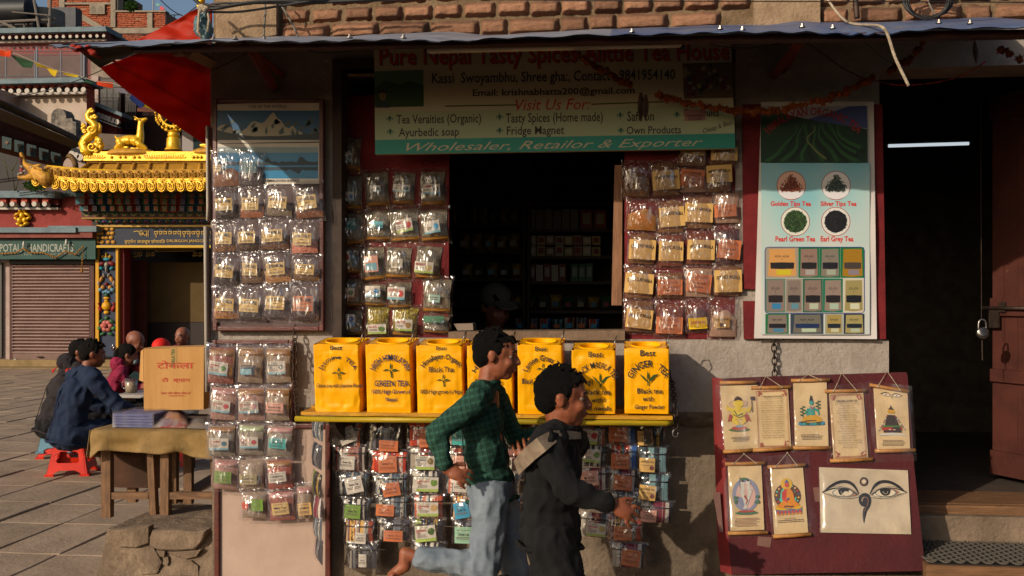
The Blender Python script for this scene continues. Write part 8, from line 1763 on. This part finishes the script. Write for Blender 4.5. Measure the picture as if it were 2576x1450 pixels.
def tubeP(mb,pts,Y,r0,r1=None,n=8,fl=1):mb.tube([at(*q2(x,y),Y) for x,y in pts],r0,n,r1,True,fl)
# scroll finial
fs=thing('scroll_finial',at(232,382,YR+.9),'gilded curling scroll finial at the left end of the roof ridge','finial'); Yf=YR+.9
mb=MB()
for pts,r0,r1 in (([(1110,640),(1020,600),(1000,530),(1030,470),(1090,420),(1140,370)],.12,.11),([(1140,370),(1150,310),(1110,260),(1060,230),(1050,180),(1080,130),(1110,110)],.11,.05),([(1100,640),(1190,610),(1220,540),(1200,480),(1150,450)],.07,.05),([(1130,400),(1190,380),(1200,310),(1180,280)],.06,.03)):mb.tube([at(*q2(x,y),Yf) for x,y in pts],r0,8,r1)
for cx,cy,r_ in ((1095,350,60),(1100,560,60),(1000,500,26),(990,600,26),(1010,370,24),(1135,195,26),(1100,205,16),(1185,500,22),(1150,600,24),(1095,120,26),(1000,300,24)):
 mb.tube([at(*q2(cx+r_*(1-k/16)*math.cos(k*.6),cy+r_*(1-k/16)*math.sin(k*.6)),Yf-.08) for k in range(15)],.028,6)
for cx,cy,r_ in ((1060,380,.12),(1160,560,.13),(1090,560,.07),(1020,560,.09),(1170,480,.07),(1000,340,.06)):mb.ball(at(*q2(cx,cy),Yf+.02),(r_,.07,r_),10)
mb.build('scroll_carving',M_gold,fs,True)
# deer
de=thing('golden_deer',at(327,383,YR+1),'gilded kneeling deer statue with a long raised neck on the roof ridge','statue'); Yd=YR+1.0; Q=lambda x,y,dy=0:at(*q2(x,y),Yd+dy)
u_=.2102/ppm(330,Yd); b=MB(); b.ball(Q(1540,490),(125*u_,.15,62*u_),14); b.ball(Q(1450,500),(60*u_,.16,62*u_),12); b.ball(Q(1640,500),(65*u_,.16,66*u_),12); b.ball(Q(1560,450),(110*u_,.12,30*u_),12)
limb(b,[(Q(1670,500),52*u_),(Q(1680,400),44*u_),(Q(1680,320),36*u_),(Q(1690,260),36*u_)]); limb(b,[(Q(1680,250),34*u_),(Q(1720,240),28*u_),(Q(1750,225),18*u_)]); limb(b,[(Q(1400,460),20*u_),(Q(1372,425),7*u_)],8)
for dy in (-.10,.10):
 limb(b,[(Q(1450,530,dy),48*u_),(Q(1390,565,dy),24*u_),(Q(1380,585,dy),20*u_),(Q(1460,570,dy),16*u_),(Q(1530,568,dy),18*u_)],8); limb(b,[(Q(1670,530,dy),44*u_),(Q(1740,570,dy),24*u_),(Q(1755,585,dy),18*u_),(Q(1650,585,dy),15*u_),(Q(1570,578,dy),15*u_)],8)
b.ball(Q(1625,232,-.08),(28*u_,.02,14*u_),8,Matrix.Rotation(R(20),3,'Y')); b.ball(Q(1625,232,.08),(28*u_,.02,14*u_),8,Matrix.Rotation(R(20),3,'Y')); limb(b,[(Q(1655,225),9*u_),(Q(1610,200),7*u_),(Q(1590,188),5*u_)],6); limb(b,[(Q(1640,215),7*u_),(Q(1645,190),4*u_)],6)
remesh(b,'body',M_gold,de,.016,2); mb=MB(); mb.ball(Q(1676,240,-.145),(.022,.015,.022),8); mb.build('eye',fm('1a1612',.2),de)
mb=MB(); mb.lathe([(.62,-.10),(.60,-.04),(.50,.0),(.46,.02)],Q(1560,605),20,None,1,.4); mb.build('lotus_base',M_goldd,de,True)
# second deer's foreleg just showing, on its own base
d2=thing('golden_deer',at(512,382,YR+1),'second gilded deer, only its folded foreleg showing beside the banner','statue'); b=MB(); limb(b,[(Q(2400,540),16*u_),(Q(2480,530),18*u_),(Q(2560,520),30*u_)]); limb(b,[(Q(2400,545),16*u_),(Q(2440,560),14*u_),(Q(2560,570),16*u_)]); b.ball(Q(2620,500),(90*u_,.15,60*u_),12); limb(b,[(Q(2560,500),45*u_),(Q(2550,330),34*u_),(Q(2545,260),34*u_),(Q(2500,235),22*u_)]); remesh(b,'body',M_gold,d2,.02,2); mb=MB(); mb.lathe([(.62,-.10),(.60,-.04),(.50,.0),(.46,.02)],Q(2600,592),20,None,1,.4); mb.build('lotus_base',M_goldd,d2,True)
# wheel on its pedestal
wl=thing('dharma_wheel',at(436,378,YR+1),'gilded wheel wreath on a lotus pedestal, half hidden by the red tarpaulin','ornament')
mb=MB(); pc_=Q(2078,600); pr=[(105,0),(100,12),(85,30),(80,80),(78,140),(60,150),(70,170),(66,200),(60,210),(74,225),(40,240)]; mb.lathe([(r_*u_,z*u_) for r_,z in pr],pc_,18); smooth_by(mb.build('pedestal',M_gold,wl),50)
mb=MB(); wc=Q(2075,150)
for k in range(46):
 a=k*2*math.pi/46;
 for rr_ in (.34,.41):mb.ball(wc+V((rr_*math.cos(a+rr_),.03*math.sin(k*3),rr_*math.sin(a+rr_))),.032+.010*math.sin(k*5),6)
mb.tube([wc+V((.31*math.cos(t),0,.31*math.sin(t))) for t in [k*math.pi/16 for k in range(33)]],.03,8); mb.build('wreath',M_gold,wl,True)
mb=MB()
for k in range(8):a=k*math.pi/4; mb.tube([wc,wc+V((.30*math.cos(a),0,.30*math.sin(a)))],.014,6)
mb.ball(wc,(.07,.05,.07),10); mb.build('spokes',M_gold,wl,True)
# dragon head
dg=thing('dragon_head',at(100,470,YR),'carved dragon head with an open mouth at the left corner of the gilded roof','ornament'); Yz=YR-.02; u_=.2102/ppm(90,Yz); Qd=lambda x,y,dy=0:at(*q2(x,y),Yz+dy)
b=MB(); limb(b,[(Qd(560,950),95*u_),(Qd(460,880),75*u_),(Qd(390,830),62*u_),(Qd(345,800),45*u_)]); limb(b,[(Qd(340,800),42*u_),(Qd(300,770),30*u_),(Qd(280,700),22*u_),(Qd(255,645),25*u_)]); limb(b,[(Qd(420,900),60*u_),(Qd(320,930),34*u_),(Qd(240,925),28*u_),(Qd(215,915),14*u_)])
for pts in ([(400,790),(470,775),(535,795)],[(420,800),(500,830),(540,870)],[(420,860),(480,930),(490,960)],[(380,870),(420,950),(440,990)]):limb(b,[(Qd(*pts[0],-.1),16*u_),(Qd(*pts[1],-.12),14*u_),(Qd(*pts[2],-.08),5*u_)],7)
remesh(b,'head',M_goldd,dg,.018,2)
mb=MB(); mb.mi=0
for x,y in ((235,880),(250,875),(265,875),(285,850),(300,850),(250,795),(265,800),(220,890)):mb.ball(Qd(x,y,-.06),(9*u_,.03,14*u_),6)
mb.mi=1; mb.ball(Qd(262,850),(30*u_,.05,45*u_),8);
for k in range(6):mb.ball(Qd(252,685+k*16,-.04),(20*u_,.05,5*u_),6)
mb.mi=2; mb.ball(Qd(375,800,-.17),(10*u_,.02,10*u_),8); mb.build('mouth',[fm('a8a090'),fm('7c2a2c'),fm('c0b8a8')],dg,True)
# plants
def bush(name,cx,cy,rx,ry,Y,n,c,label,ls=.05):
 mb=MB(); r_=random.Random(int(cx)); s_=ppm(cx,Y)
 for i in range(n):
  a=r_.random()*6.28; q=r_.random()**.5; p=at(cx+rx*q*math.cos(a),cy+ry*q*math.sin(a),Y+r_.uniform(-.3,.3)); d=V((r_.gauss(0,1),r_.gauss(0,1),r_.gauss(0,1)+.5)).normalized(); t=d.orthogonal().normalized(); l=ls*r_.uniform(.6,1.3); mb.add([p,p+d*l*.5+t*l*.25,p+d*l,p+d*l*.5-t*l*.25],[(0,1,2,3)])
 mb.tube([at(cx,cy+ry,Y),at(cx,cy,Y)],.02,5); return meta(mb.build(name,mat('leaf_'+c,c,'3c5c1c',.6,5,trans=.3)),label,'plant')
bush('potted_shrub',90,467,30,12,YB-.5,700,'2c4818','low green shrub behind the parapet under the dragon head',.06); bush('shrub',330,16,12,8,31,500,'1c2c14','small dark tree sprouting from the brick tower',.12)
mb=MB()
for pts in ([(50,480),(40,430),(2,400)],[(40,430),(55,410),(62,395)],[(52,480),(70,430),(95,405)],[(30,455),(18,410),(10,390)]):mb.tube([at(x*.75,y,YB-.4) for x,y in pts],.014,4,.005)
meta(mb.build('tall_weed',fm('4a4a24',.7),None,True),'tall thin weed growing on the parapet at the left edge','weed')
# --- upper monastery building behind
Yu=27.0; ub=thing('monastery_building',at(120,330,Yu+2),'pink monastery building with red friezes of white dots and a caged terrace','building')
def frieze(par,x0,x1,y0a,y0b,n,hgt,Y,r_,x_first,x_last,dotY=0,cop=12):
 """sloping frieze: coping, red blocks, dark band with round beam ends, white string"""
 yy=lambda x,k:y0a+(y0b-y0a)*(x-x0)/(x1-x0)+k
 mb=MB(); mb.slab([(x0,yy(x0,0)),(x1,yy(x1,0)),(x1,yy(x1,cop)),(x0,yy(x0,cop))],Y-.5,.9); mb.build('coping',M_blg,par)
 mb=MB(); mb.slab([(x0,yy(x0,cop)),(x1,yy(x1,cop)),(x1,yy(x1,hgt*.55)),(x0,yy(x0,hgt*.55))],Y-.05,.3); mb.build('red_band',M_dred,par)
 mb=MB(); mb.slab([(x0,yy(x0,hgt*.55)),(x1,yy(x1,hgt*.55)),(x1,yy(x1,hgt*.85)),(x0,yy(x0,hgt*.85))],Y-.1,.3); mb.build('dark_band',M_dkb,par)
 mb=MB(); mb.slab([(x0,yy(x0,hgt*.86)),(x1,yy(x1,hgt*.86)),(x1,yy(x1,hgt)),(x0,yy(x0,hgt))],Y-.16,.3); mb.build('white_string',M_wht,par)
 for i in range(n):
  x=x_first+(x_last-x_first)*i/(n-1); w_=(x_last-x_first)/(n-1)
  mb=MB(); mb.pbox(x-w_*.28,yy(x,cop+2),x+w_*.28,yy(x,hgt*.52),Y-.3,.3); mb.build('red_block',M_tred,par)
  mb=MB(); mb.lathe([(0,-.02),(r_,-.02),(r_,.03),(0,.03)],at(x,yy(x,hgt*.66+dotY),Y-.36),14,Matrix.Rotation(R(90),3,'X')); mb.build('round_beam_end',M_wht,par)
pb('terrace_wall',-260,100,268,200,Yu,.4,mat('rose_wall','8a4c48','7c4240',.9,3,.3),ub); frieze(ub,-60,268,72,66,17,37,Yu,.047,-8,262)
mb=MB(); mb.prism([at(268,66,Yu-.5),at(321,102,Yu+1.5),at(321,200,Yu+1.5),at(268,200,Yu-.1)],(0,.1,0)); mb.build('return_wall',M_dred,ub); mb=MB(); mb.prism([at(268,66,Yu-.55),at(322,102,Yu+1.45),at(322,108,Yu+1.45),at(268,74,Yu-.55)],(0,-.05,0)); mb.build('coping',M_blg,ub)
pb('back_wall',-260,140,210,200,Yu-.1,.1,mat('terrace_grey','6a5752','5c4a46',.9,3),ub)
frieze(ub,-60,215,200,194,12,42,Yu-2,.066,-12,211,4)
pb('white_wall',-260,236,218,400,Yu-2,.4,mat('whitewash','b3a194','a5927f',.9,3,.3,15,dirt=('8c7a6a',2.5,.6)),ub); mb=MB(); mb.prism([at(218,196,Yu-2.1),at(228,206,Yu-1.9),at(230,330,Yu-1.9),at(218,345,Yu-2.1)],(0,.2,0)); mb.build('corner_pier',M_tred,ub)
# caged terrace fence
fe_=thing('terrace_fence',at(110,196,Yu-2.2),'spiked wire mesh fence along the monastery terrace','fence'); Yz=Yu-2.3
for x in (-10,15,88,93,153,205,212):mb=MB(); mb.tube([at(x,118 if x in (93,212) else 128,Yz),at(x,197,Yz)],.022 if x in (93,212) else .014,6); mb.build('post',fm('8a9098',.4,metal=.5),fe_)
mb=MB()
for y in (129,138,192):mb.tube([at(-40,y,Yz),at(214,y,Yz)],.010,4)
mb.build('rail',fm('5c6266',.5),fe_)
mb=MB()
for k in range(-8,60):
 x=k*4.2; mb.tube([at(x-30,196,Yz+.02),at(x+30,130,Yz+.02)],.0022,3); mb.tube([at(x+30,196,Yz+.02),at(x-30,130,Yz+.02)],.0022,3)
mb.build('wire_mesh',fm('4a4a4a',.5),fe_,kind='stuff')
mb=MB()
for x in range(-8,210,11):mb.tube([at(x,129,Yz),at(x,121,Yz)],.008,4); mb.tube([at(x-3,117,Yz),at(x,122,Yz),at(x+3,117,Yz)],.007,4)
mb.build('spikes',fm('8a8a90',.5),fe_,kind='stuff')
# building with brown windows, right of it
wb=thing('window_building',at(290,330,Yu),'cream and maroon building with dark brown windows behind the gilded deer','building'); Yw=Yu-1
pb('wall',228,150,560,480,Yw+.8,.3,mat('tan_wall','8c7c6c','7c6c5c',.9,3),wb); pb('white_column',230,190,247,262,Yw+.5,.3,M_pink,wb); pb('wall',212,300,345,420,Yw+.7,.1,mat('maroon_dull','4c2420','401d1a',.9,3),wb)
for a,b,c_,d in ((252,195,304,305),(315,235,342,325)):
 w_=pb('window',a,b,c_,d,Yw+.45,.2,fm('33201a',.6),wb)
 for k in range(3):x=a+3+(c_-a-6)*k/3; mb=MB(); mb.pbox(x,b+28,x+(c_-a-6)/3-2,d-4,Yw+.44,.02); mb.build('pane',fm('26221f',.25),w_)
 mb=MB(); mb.pbox(a+3,b+5,c_-3,b+24,Yw+.44,.02); mb.build('pane',fm('26221f',.25),w_)
pb('wall',345,270,480,400,Yw+.6,.1,fm('2a1614',.9),wb); pb('white_column',458,250,492,380,Yw+.3,.3,fm('948a86',.9),wb); pb('dark_column',486,330,520,385,Yw+.2,.3,fm('1c2a2c',.9),wb); mb=MB(); mb.prism([at(345,272,Yw),at(480,262,Yw),at(480,285,Yw-1),at(345,280,Yw-1)],(0,.05,.05)); mb.build('tiled_eave',mat('old_tile','6a3c2c','54301f',.9,6),wb)
bl=thing('stair_balcony',at(300,300,Yw-.6),'sloping blue-coped balcony with a red frieze of white dots right of the scroll finial','balcony')
mb=MB(); mb.slab([(230,253),(306,284),(306,293),(230,262)],Yw-.6,.6); mb.build('coping',M_blg,bl); mb=MB(); mb.slab([(230,262),(306,293),(295,306),(232,284)],Yw-.4,.3); mb.build('red_band',M_dred,bl); mb=MB(); mb.slab([(232,284),(295,306),(295,318),(234,300)],Yw-.35,.3); mb.build('dark_band',M_dkb,bl); mb=MB(); mb.slab([(234,300),(295,316),(293,342),(240,345)],Yw-.3,.3); mb.build('maroon_panel',M_dred,bl); mb=MB(); mb.slab([(240,297),(294,317),(294,320),(240,300)],Yw-.45,.2); mb.build('white_string',M_wht,bl)
for i in range(6):mb=MB(); mb.lathe([(0,-.05),(.075,-.05),(.075,.05),(0,.05)],at(249+i*9.3,290+i*3.4,Yw-.42),12,Matrix.Rotation(R(90),3,'X')); mb.build('round_beam_end',M_wht,bl)
b2=thing('lower_balcony',at(200,400,Yw-1.2),'dark red frieze with white dots between the porch roof and the gilded ridge','balcony'); mb=MB(); mb.slab([(150,352),(215,375),(215,440),(150,440)],Yw-1.2,.3); mb.build('pink_wall',M_pink,b2); mb=MB(); mb.slab([(158,358),(215,384),(213,404),(155,388)],Yw-1.35,.3); mb.build('dark_band',M_dkb,b2); mb=MB(); mb.slab([(165,330),(330,340),(330,372),(215,380),(165,360)],Yw-1.0,.2); mb.build('dull_tan_wall',mat('dull_tan','6a5c50','5c5044',.9,3),b2)  # pink wall, dark band, plain dull tan wall
for i in range(5):mb=MB(); mb.lathe([(0,-.05),(.09,-.05),(.09,.05),(0,.05)],at(162+i*10.4,381+i*3.8,Yw-1.4),12,Matrix.Rotation(R(90),3,'X')); mb.build('round_beam_end',M_wht,b2)
mb=MB(); c=at(170,425,Yw-2.4); mb.tube([c+V((.22*math.cos(t),0,.34*math.sin(t))) for t in [k*math.pi/8 for k in range(9)]],.07,7); mb.tube([c+V((.22,0,0)),c+V((.24,0,-.3))],.07,7); mb.tube([c+V((-.22,0,0)),c+V((-.24,0,-.3))],.07,7); meta(mb.build('carved_arch',mat('dull_gold','7c5c30','5c4020',.6,20,.6),None,True),'small carved gilt arch between the dragon head and the roof','ornament')
for pts in (((200,298),(228,285),(228,330),(200,330)),):pass
gz=thing('gable_stone',at(165,345,Yw-2.5),'weathered grey rounded gable stone above the dark porch roof','gable'); mb=MB(); P=[(115,330),(128,330),(129,285+2),(135,277),(146,272),(158,275),(165,285),(167,298),(181,297),(182,305),(191,307),(191,345),(115,345)]; mb.slab(P,Yw-2.6,.4); mb.build('stone',mat('lichen_stone','8a7e72','4c4844',.95,6,.6,15),gz)
# --- dark porch with painted panels, far left
po_=thing('painted_porch',at(60,400,20.5),'dark porch with a sloping eave and painted panels at the left edge','porch'); Yp=20.6
mb=MB(); mb.prism([at(-20,245,Yp-.8),at(0,251,Yp-.8),at(205,350,Yp+1.0),at(207,362,Yp+1.0),at(0,272,Yp-.8),at(-20,262,Yp-.8)],(0,.25,0)); mb.build('eave_edge',mat('eave_grey','4a423a','37302a',.9,8,.6,20),po_)
mb=MB(); mb.prism([at(-20,266,Yp-.6),at(205,362,Yp+1.1),at(180,372,Yp+1.2),at(-20,296,Yp-.2)],(0,.1,0)); mb.build('eave_soffit',fm('5c5248',.9),po_)
mb=MB(); mb.prism([at(-20,290,Yp),at(178,368,Yp+1.4),at(150,404,Yp+1.4),at(-20,340,Yp)],(0,.1,0)); mb.build('red_frieze',mat('frieze_red','42201a','301813',.9,12,.3),po_)
mb=MB(); mb.prism([at(-20,338,Yp-.1),at(155,393,Yp+1.3),at(152,424,Yp+1.3),at(-20,378,Yp-.1)],(0,.1,0)); mb.build('panel_band',mat('band_brown','6a3a20','54301c',.8,8),po_)
for i,(x,y) in enumerate(((6,352),(37,361),(68,371),(99,381),(129,391))):
 Yq=Yp-.16+i*.28; mb=MB(); mb.prism([at(x-1,y-10,Yq),at(x+23,y-4,Yq),at(x+22,y+25,Yq),at(x-1,y+20,Yq)],(0,.03,0)); o=mb.build('painted_panel',fm('1c3032',.7),po_)
 mb=MB(); f_=WP(Yq-.01); mb.mi=0
 for k in range(8):a=k*math.pi/4; mb.stroke(f_,[(x+11,y+6),(x+11+9*math.cos(a),y+6+9*math.sin(a))],1,.003+.001*k)
 mb.mi=1; mb.disc(f_,x+11,y+6,4,4,.014,8); mb.build('panel_print',[fm(('4a4a3a','3a5048','6a6058','4c4428','6a4a24')[i]),fm('5c3a20')],o)
pb('dark_opening',-260,372,130,480,Yp+1.6,.1,fm('1d1210'),po_); pb('porch_wall',60,418,160,500,Yp+1.5,.08,fm('3c2420'),po_)
mb=MB();
for y in (441,447):mb.tube([at(-20,y+14,YB-.8),at(40,y+6,YB-.8),at(85,y-2+4,YB-.9)],.015,4)
meta(mb.build('black_wires',M_cable),'two black wires slung to the roof corner below the dragon head','wire')
# --- brick tower
Yt_=33.0; bt=thing('brick_tower',at(230,60,Yt_+2),'unplastered brick building with concrete posts rising against the sky','building')
M_tm=mat('tower_mortar','8a6a54','785844',.95,6,.4,20); M_cc=mat('tower_concrete','8c8070','7a6e5f',.9,4,.4,14); M_tb=mat('tower_brick','a0583c','86442e',.9,8,.5,30,dirt=('b08468',5,.6))
s_=ppm(200,Yt_)
def brickpatch(x0,y0,x1,y1,Y):
 pb('mortar',x0,y0,x1,y1,Y+.03,.3,M_tm,bt); mb=MB(); a,b=at(x0,y1,Y),at(x1,y0,Y); z=a.z+.01; k=0; hh=.062
 while z < b.z-.04:
  x=a.x-(k % 2)*.12
  while x < b.x:
   l=rng.uniform(.2,.25); u,v=max(x,a.x)+.004,min(x+l,b.x)-.004
   if v-u > .03 and rng.random() > .03:d=rng.uniform(-.012,.012); mb.box((u,Y+d,z),(v,Y+.035,z+hh-.012+rng.uniform(-.006,.004)))
   x += l+.008
  z += hh+.004; k += 1
 mb.build('brickwork',M_tb,bt,kind='stuff')
for p in ((122,-30,148,68),(162,-30,278,68),(290,28,371,70),(382,30,416,70),(300,84,371,106)):brickpatch(*p,Yt_)
pb('wall_body',119,-30,290,110,Yt_+.1,2,M_tm,bt); pb('wall_body',288,30,417,110,Yt_+.1,1.5,M_tm,bt)
for p in ((148,-30,162,68),(278,-30,290,68),(370,32,383,70),(285,70,420,84),(160,6,278,11),(285,26,417,30)):pb('concrete_post',*p,Yt_-.06,.3,M_cc,bt)
mb=MB(); mb.slab([(166,29),(200,31),(258,66),(238,68)],Yt_-.03,.1); mb.build('stair_screed',M_cc,bt); pb('dark_opening',296,-30,325,24,Yt_+.6,.1,fm('231c1a'),bt); pb('wall_body',290,-30,296,26,Yt_,.4,M_cc,bt)
mb=MB(); mb.prism([at(416,27,Yt_),at(443,50,Yt_+2.5),at(443,110,Yt_+2.5),at(416,110,Yt_)],(0,.1,0)); mb.build('end_wall',M_cc,bt)
vt=pb('vent_block',225,11,263,35,Yt_-.08,.2,M_cc,bt); mb=MB(); f_=WP(Yt_-.085)
for i in range(6):
 for j in range(6):
  for ox in (229,247):
   if abs(i-2.5)+max(0,3-j)*.9 < 4:mb.disc(f_,ox+i*2.4,16+j*2.9,.8,.9,.004,4)
mb.build('vent_holes',fm('2c2622'),vt)
for x0_,y0_,x1_,y1_ in ((386,0,386,25),(437,37,437,48),(428,37,456,37)):pass
an=MB(); an.tube([at(386,-10,Yt_),at(386,27,Yt_)],.03,5); meta(an.build('antenna_pole',fm('8a8a90')),'thin white pole on the low brick parapet','pole'); an=MB(); an.tube([at(439,50,Yt_+1),at(439,37,Yt_+1)],.02,4); an.tube([at(430,37.5,Yt_+1),at(456,37,Yt_+1)],.02,4); meta(an.build('antenna',fm('3c3c40')),'small T-shaped antenna beside the red tarpaulin','antenna')
kt=MB(); kt.prism([at(x,y,Yt_-1) for x,y in ((391,9),(398,8),(404,12),(400,16),(393,15))],(0,.02,0)); meta(kt.build('torn_flag',fm('5c8a84')),'torn pale green flag blowing above the low brick parapet','flag'); kt=MB(); kt.prism([at(x,y,Yt_-1) for x,y in ((401,20),(405,15),(414,20),(412,26),(403,26))],(0,.02,0)); meta(kt.build('torn_flag',fm('b03c44')),'torn pink flag blowing above the low brick parapet','flag')
# --- water tanks on the roof, top left
wt=thing('black_water_tank',at(35,30,29),'big black water tank lying on a frame at the top left corner','water tank')
mb=MB(); a,b=at(-60,30,29),at(60,28,29); mb.tube([a,a+V((.05,0,0)),b,b+V((.25,0,0))],.42,20); mb.tube([b+V((.20,0,0)),b+V((.38,0,0))],.38,18,.12); smooth_by(mb.build('tank_body',mat('tank_black','1e1f20','15161a',.5,4),wt),50)
mb=MB()
for x,t_ in ((84,1),(128,1)):mb.tube([at(x,-10,28.6),at(x+(14 if x < 100 else -4),70,28.6)],.04,6)
for x in (22,60,96,120):mb.tube([at(x,52,28.8),at(x+2,72,28.8)],.03,5)
mb.tube([at(-20,56,28.7),at(140,48,28.7)],.04,6); mb.tube([at(0,54,28.7),at(40,72,28.7)],.04,6); mb.tube([at(30,30,28.5),at(120,38,28.5),at(122,44,28.5)],.02,5); mb.build('frame_bars',fm('6a625a',.6),wt)
pb('support_slab',-60,54,82,70,28.9,1.2,fm('2a2422'),wt)
wg=thing('grey_water_tank',at(115,68,29.5),'round grey water tank between the black tank and the brick tower','water tank'); mb=MB(); c=at(116,70,29.8); mb.lathe([(.0,0),(.56,0),(.56,.50),(.52,.52),(0,.53)],c,22); smooth_by(mb.build('tank_body',mat('tank_grey','7a766a','6a665c',.7,3),wg),40)
pb('hut_wall',132,18,190,75,31,.4,mat('hut_grey','5a5a5c','4c4c50',.8,3),thing('rooftop_hut',at(160,75,31),'grey rooftop hut wall behind the round tank','hut'))
# ================================================================= red tarpaulin and prayer flags
def tri(name,rows,Yf,m,label,nu=24,nv=20,fold=.04):
 mb=MB()
 def f(u,v):
  k=v*(len(rows)-1); i=min(int(k),len(rows)-2); t=k-i; a=[rows[i][0][j]*(1-t)+rows[i+1][0][j]*t for j in (0,1)]; b=[rows[i][1][j]*(1-t)+rows[i+1][1][j]*t for j in (0,1)]
  x,y=a[0]*(1-u)+b[0]*u,a[1]*(1-u)+b[1]*u; return at(x,y,Yf(x,y) +fold*noise.noise(V((x*.012+y*.006,y*.02-x*.008,3))) +fold*.5*noise.noise(V((x*.03,y*.05,8))))
 mb.grid(f,nu,nv); o=smooth_by(mb.build(name,m),180); s=o.modifiers.new('s','SOLIDIFY'); s.thickness=.002; return meta(o,label,'tarpaulin')
M_tarp=mat('red_tarp','c42c06','b02404',.6,3,.1,8,trans=.45); M_gt=mat('grey_tarp','6a665e','5c5852',.7,3,.3,8,trans=.3)
tri('red_tarpaulin',[((252,170),(392,118)),((272,190),(534,118)),((300,214),(534,160)),((350,252),(534,220)),((400,287),(534,280)),((450,320),(534,335)),((505,357),(534,372))],lambda x,y:4.85-.0028*(534-x)+.0004*(y-118),M_tarp,'bright red-orange tarpaulin stretched beside the shop under the awning',fold=.035)
tri('red_tarpaulin',[((489,24),(534,8)),((440,52),(534,40)),((395,76),(534,70)),((340,103),(534,112))],lambda x,y:5.6,M_tarp,'upper corner of the red tarpaulin rising behind the awning',fold=.05)
tri('grey_tarpaulin',[((150,110),(420,106)),((188,119),(410,117)),((215,142),(345,130)),((232,156),(290,150)),((252,171),(256,169))],lambda x,y:4.85-.0028*(534-x)-.01,M_gt,'grey triangular tarpaulin corner left of the red one',fold=.03)
pf=thing('prayer_flag_string',at(180,190,12),'string of coloured prayer flags running across the monastery','prayer flags'); cordP=[(-30,108),(0,122),(43,138),(83,155),(137,157),(147,178),(196,190),(233,207),(243,203),(284,207),(326,226),(362,265),(388,283)]
mb=MB(); mb.tube([at(x,y,12) for x,y in ((-30,115),(40,135),(86,155),(145,178),(196,189),(240,205),(284,210),(324,224),(362,258),(400,285))],.005,4); mb.build('cord',M_rope,pf)
for pts,c_ in (([(-28,118),(0,123),(28,127),(26,143),(12,142),(0,140),(-28,135)],'d04010'),([(26,137),(55,147),(84,156),(79,171),(56,169),(45,156)],'24482a'),([(86,156),(110,164),(145,178),(138,193),(128,187),(118,172),(93,167)],'c8a810'),([(152,179),(175,185),(197,190),(196,195),(165,189)],'c8a810'),([(197,193),(215,200),(235,208),(231,211),(212,205)],'24482a'),([(243,203),(285,207),(283,222),(262,218),(243,213)],'d04010'),([(284,221),(310,222),(327,237),(305,234)],'8a8088'),([(330,237),(365,260),(354,273),(325,248)],'30407c'),([(366,261),(384,276),(362,268)],'c8a810')):
 mb=MB(); n=len(pts); P=[at(x,y,12+.05*math.sin(i*1.7)) for i,(x,y) in enumerate(pts)]; mb.prism(P,(0,.004,0)); mb.build('flag',mat('flag_'+c_,c_,c_,.8,4,trans=.35),pf)
def far_wire(x0,y0,x1,y1,Y0,Y1,sag,lab_,r_=.006):mb=MB(); a,b=at(x0,y0,Y0),at(x1,y1,Y1); mb.tube([a.lerp(b,t/12)-V((0,0,sag*4*(t/12)*(1-t/12))) for t in range(13)],r_,4); meta(mb.build('overhead_wire',M_cable),lab_,'wire')
far_wire(-20,245,560,-8,14,9,.25,'long thin overhead wire crossing the monastery from lower left to the top'); far_wire(320,90,520,-5,12,8,.1,'thin overhead wire beside the red tarpaulin'); far_wire(400,-5,460,40,20,20,.05,'faint wire against the sky above the brick parapet',.01)
# square's far side, so that the gap beyond the gate is closed
fb=thing('far_house',at(-300,700,30),'plain plastered houses closing the square beyond the frame to the left','building'); mb=MB(); mb.box((-30,24,0),(-16,34,7)); mb.build('wall',M_pink,fb)
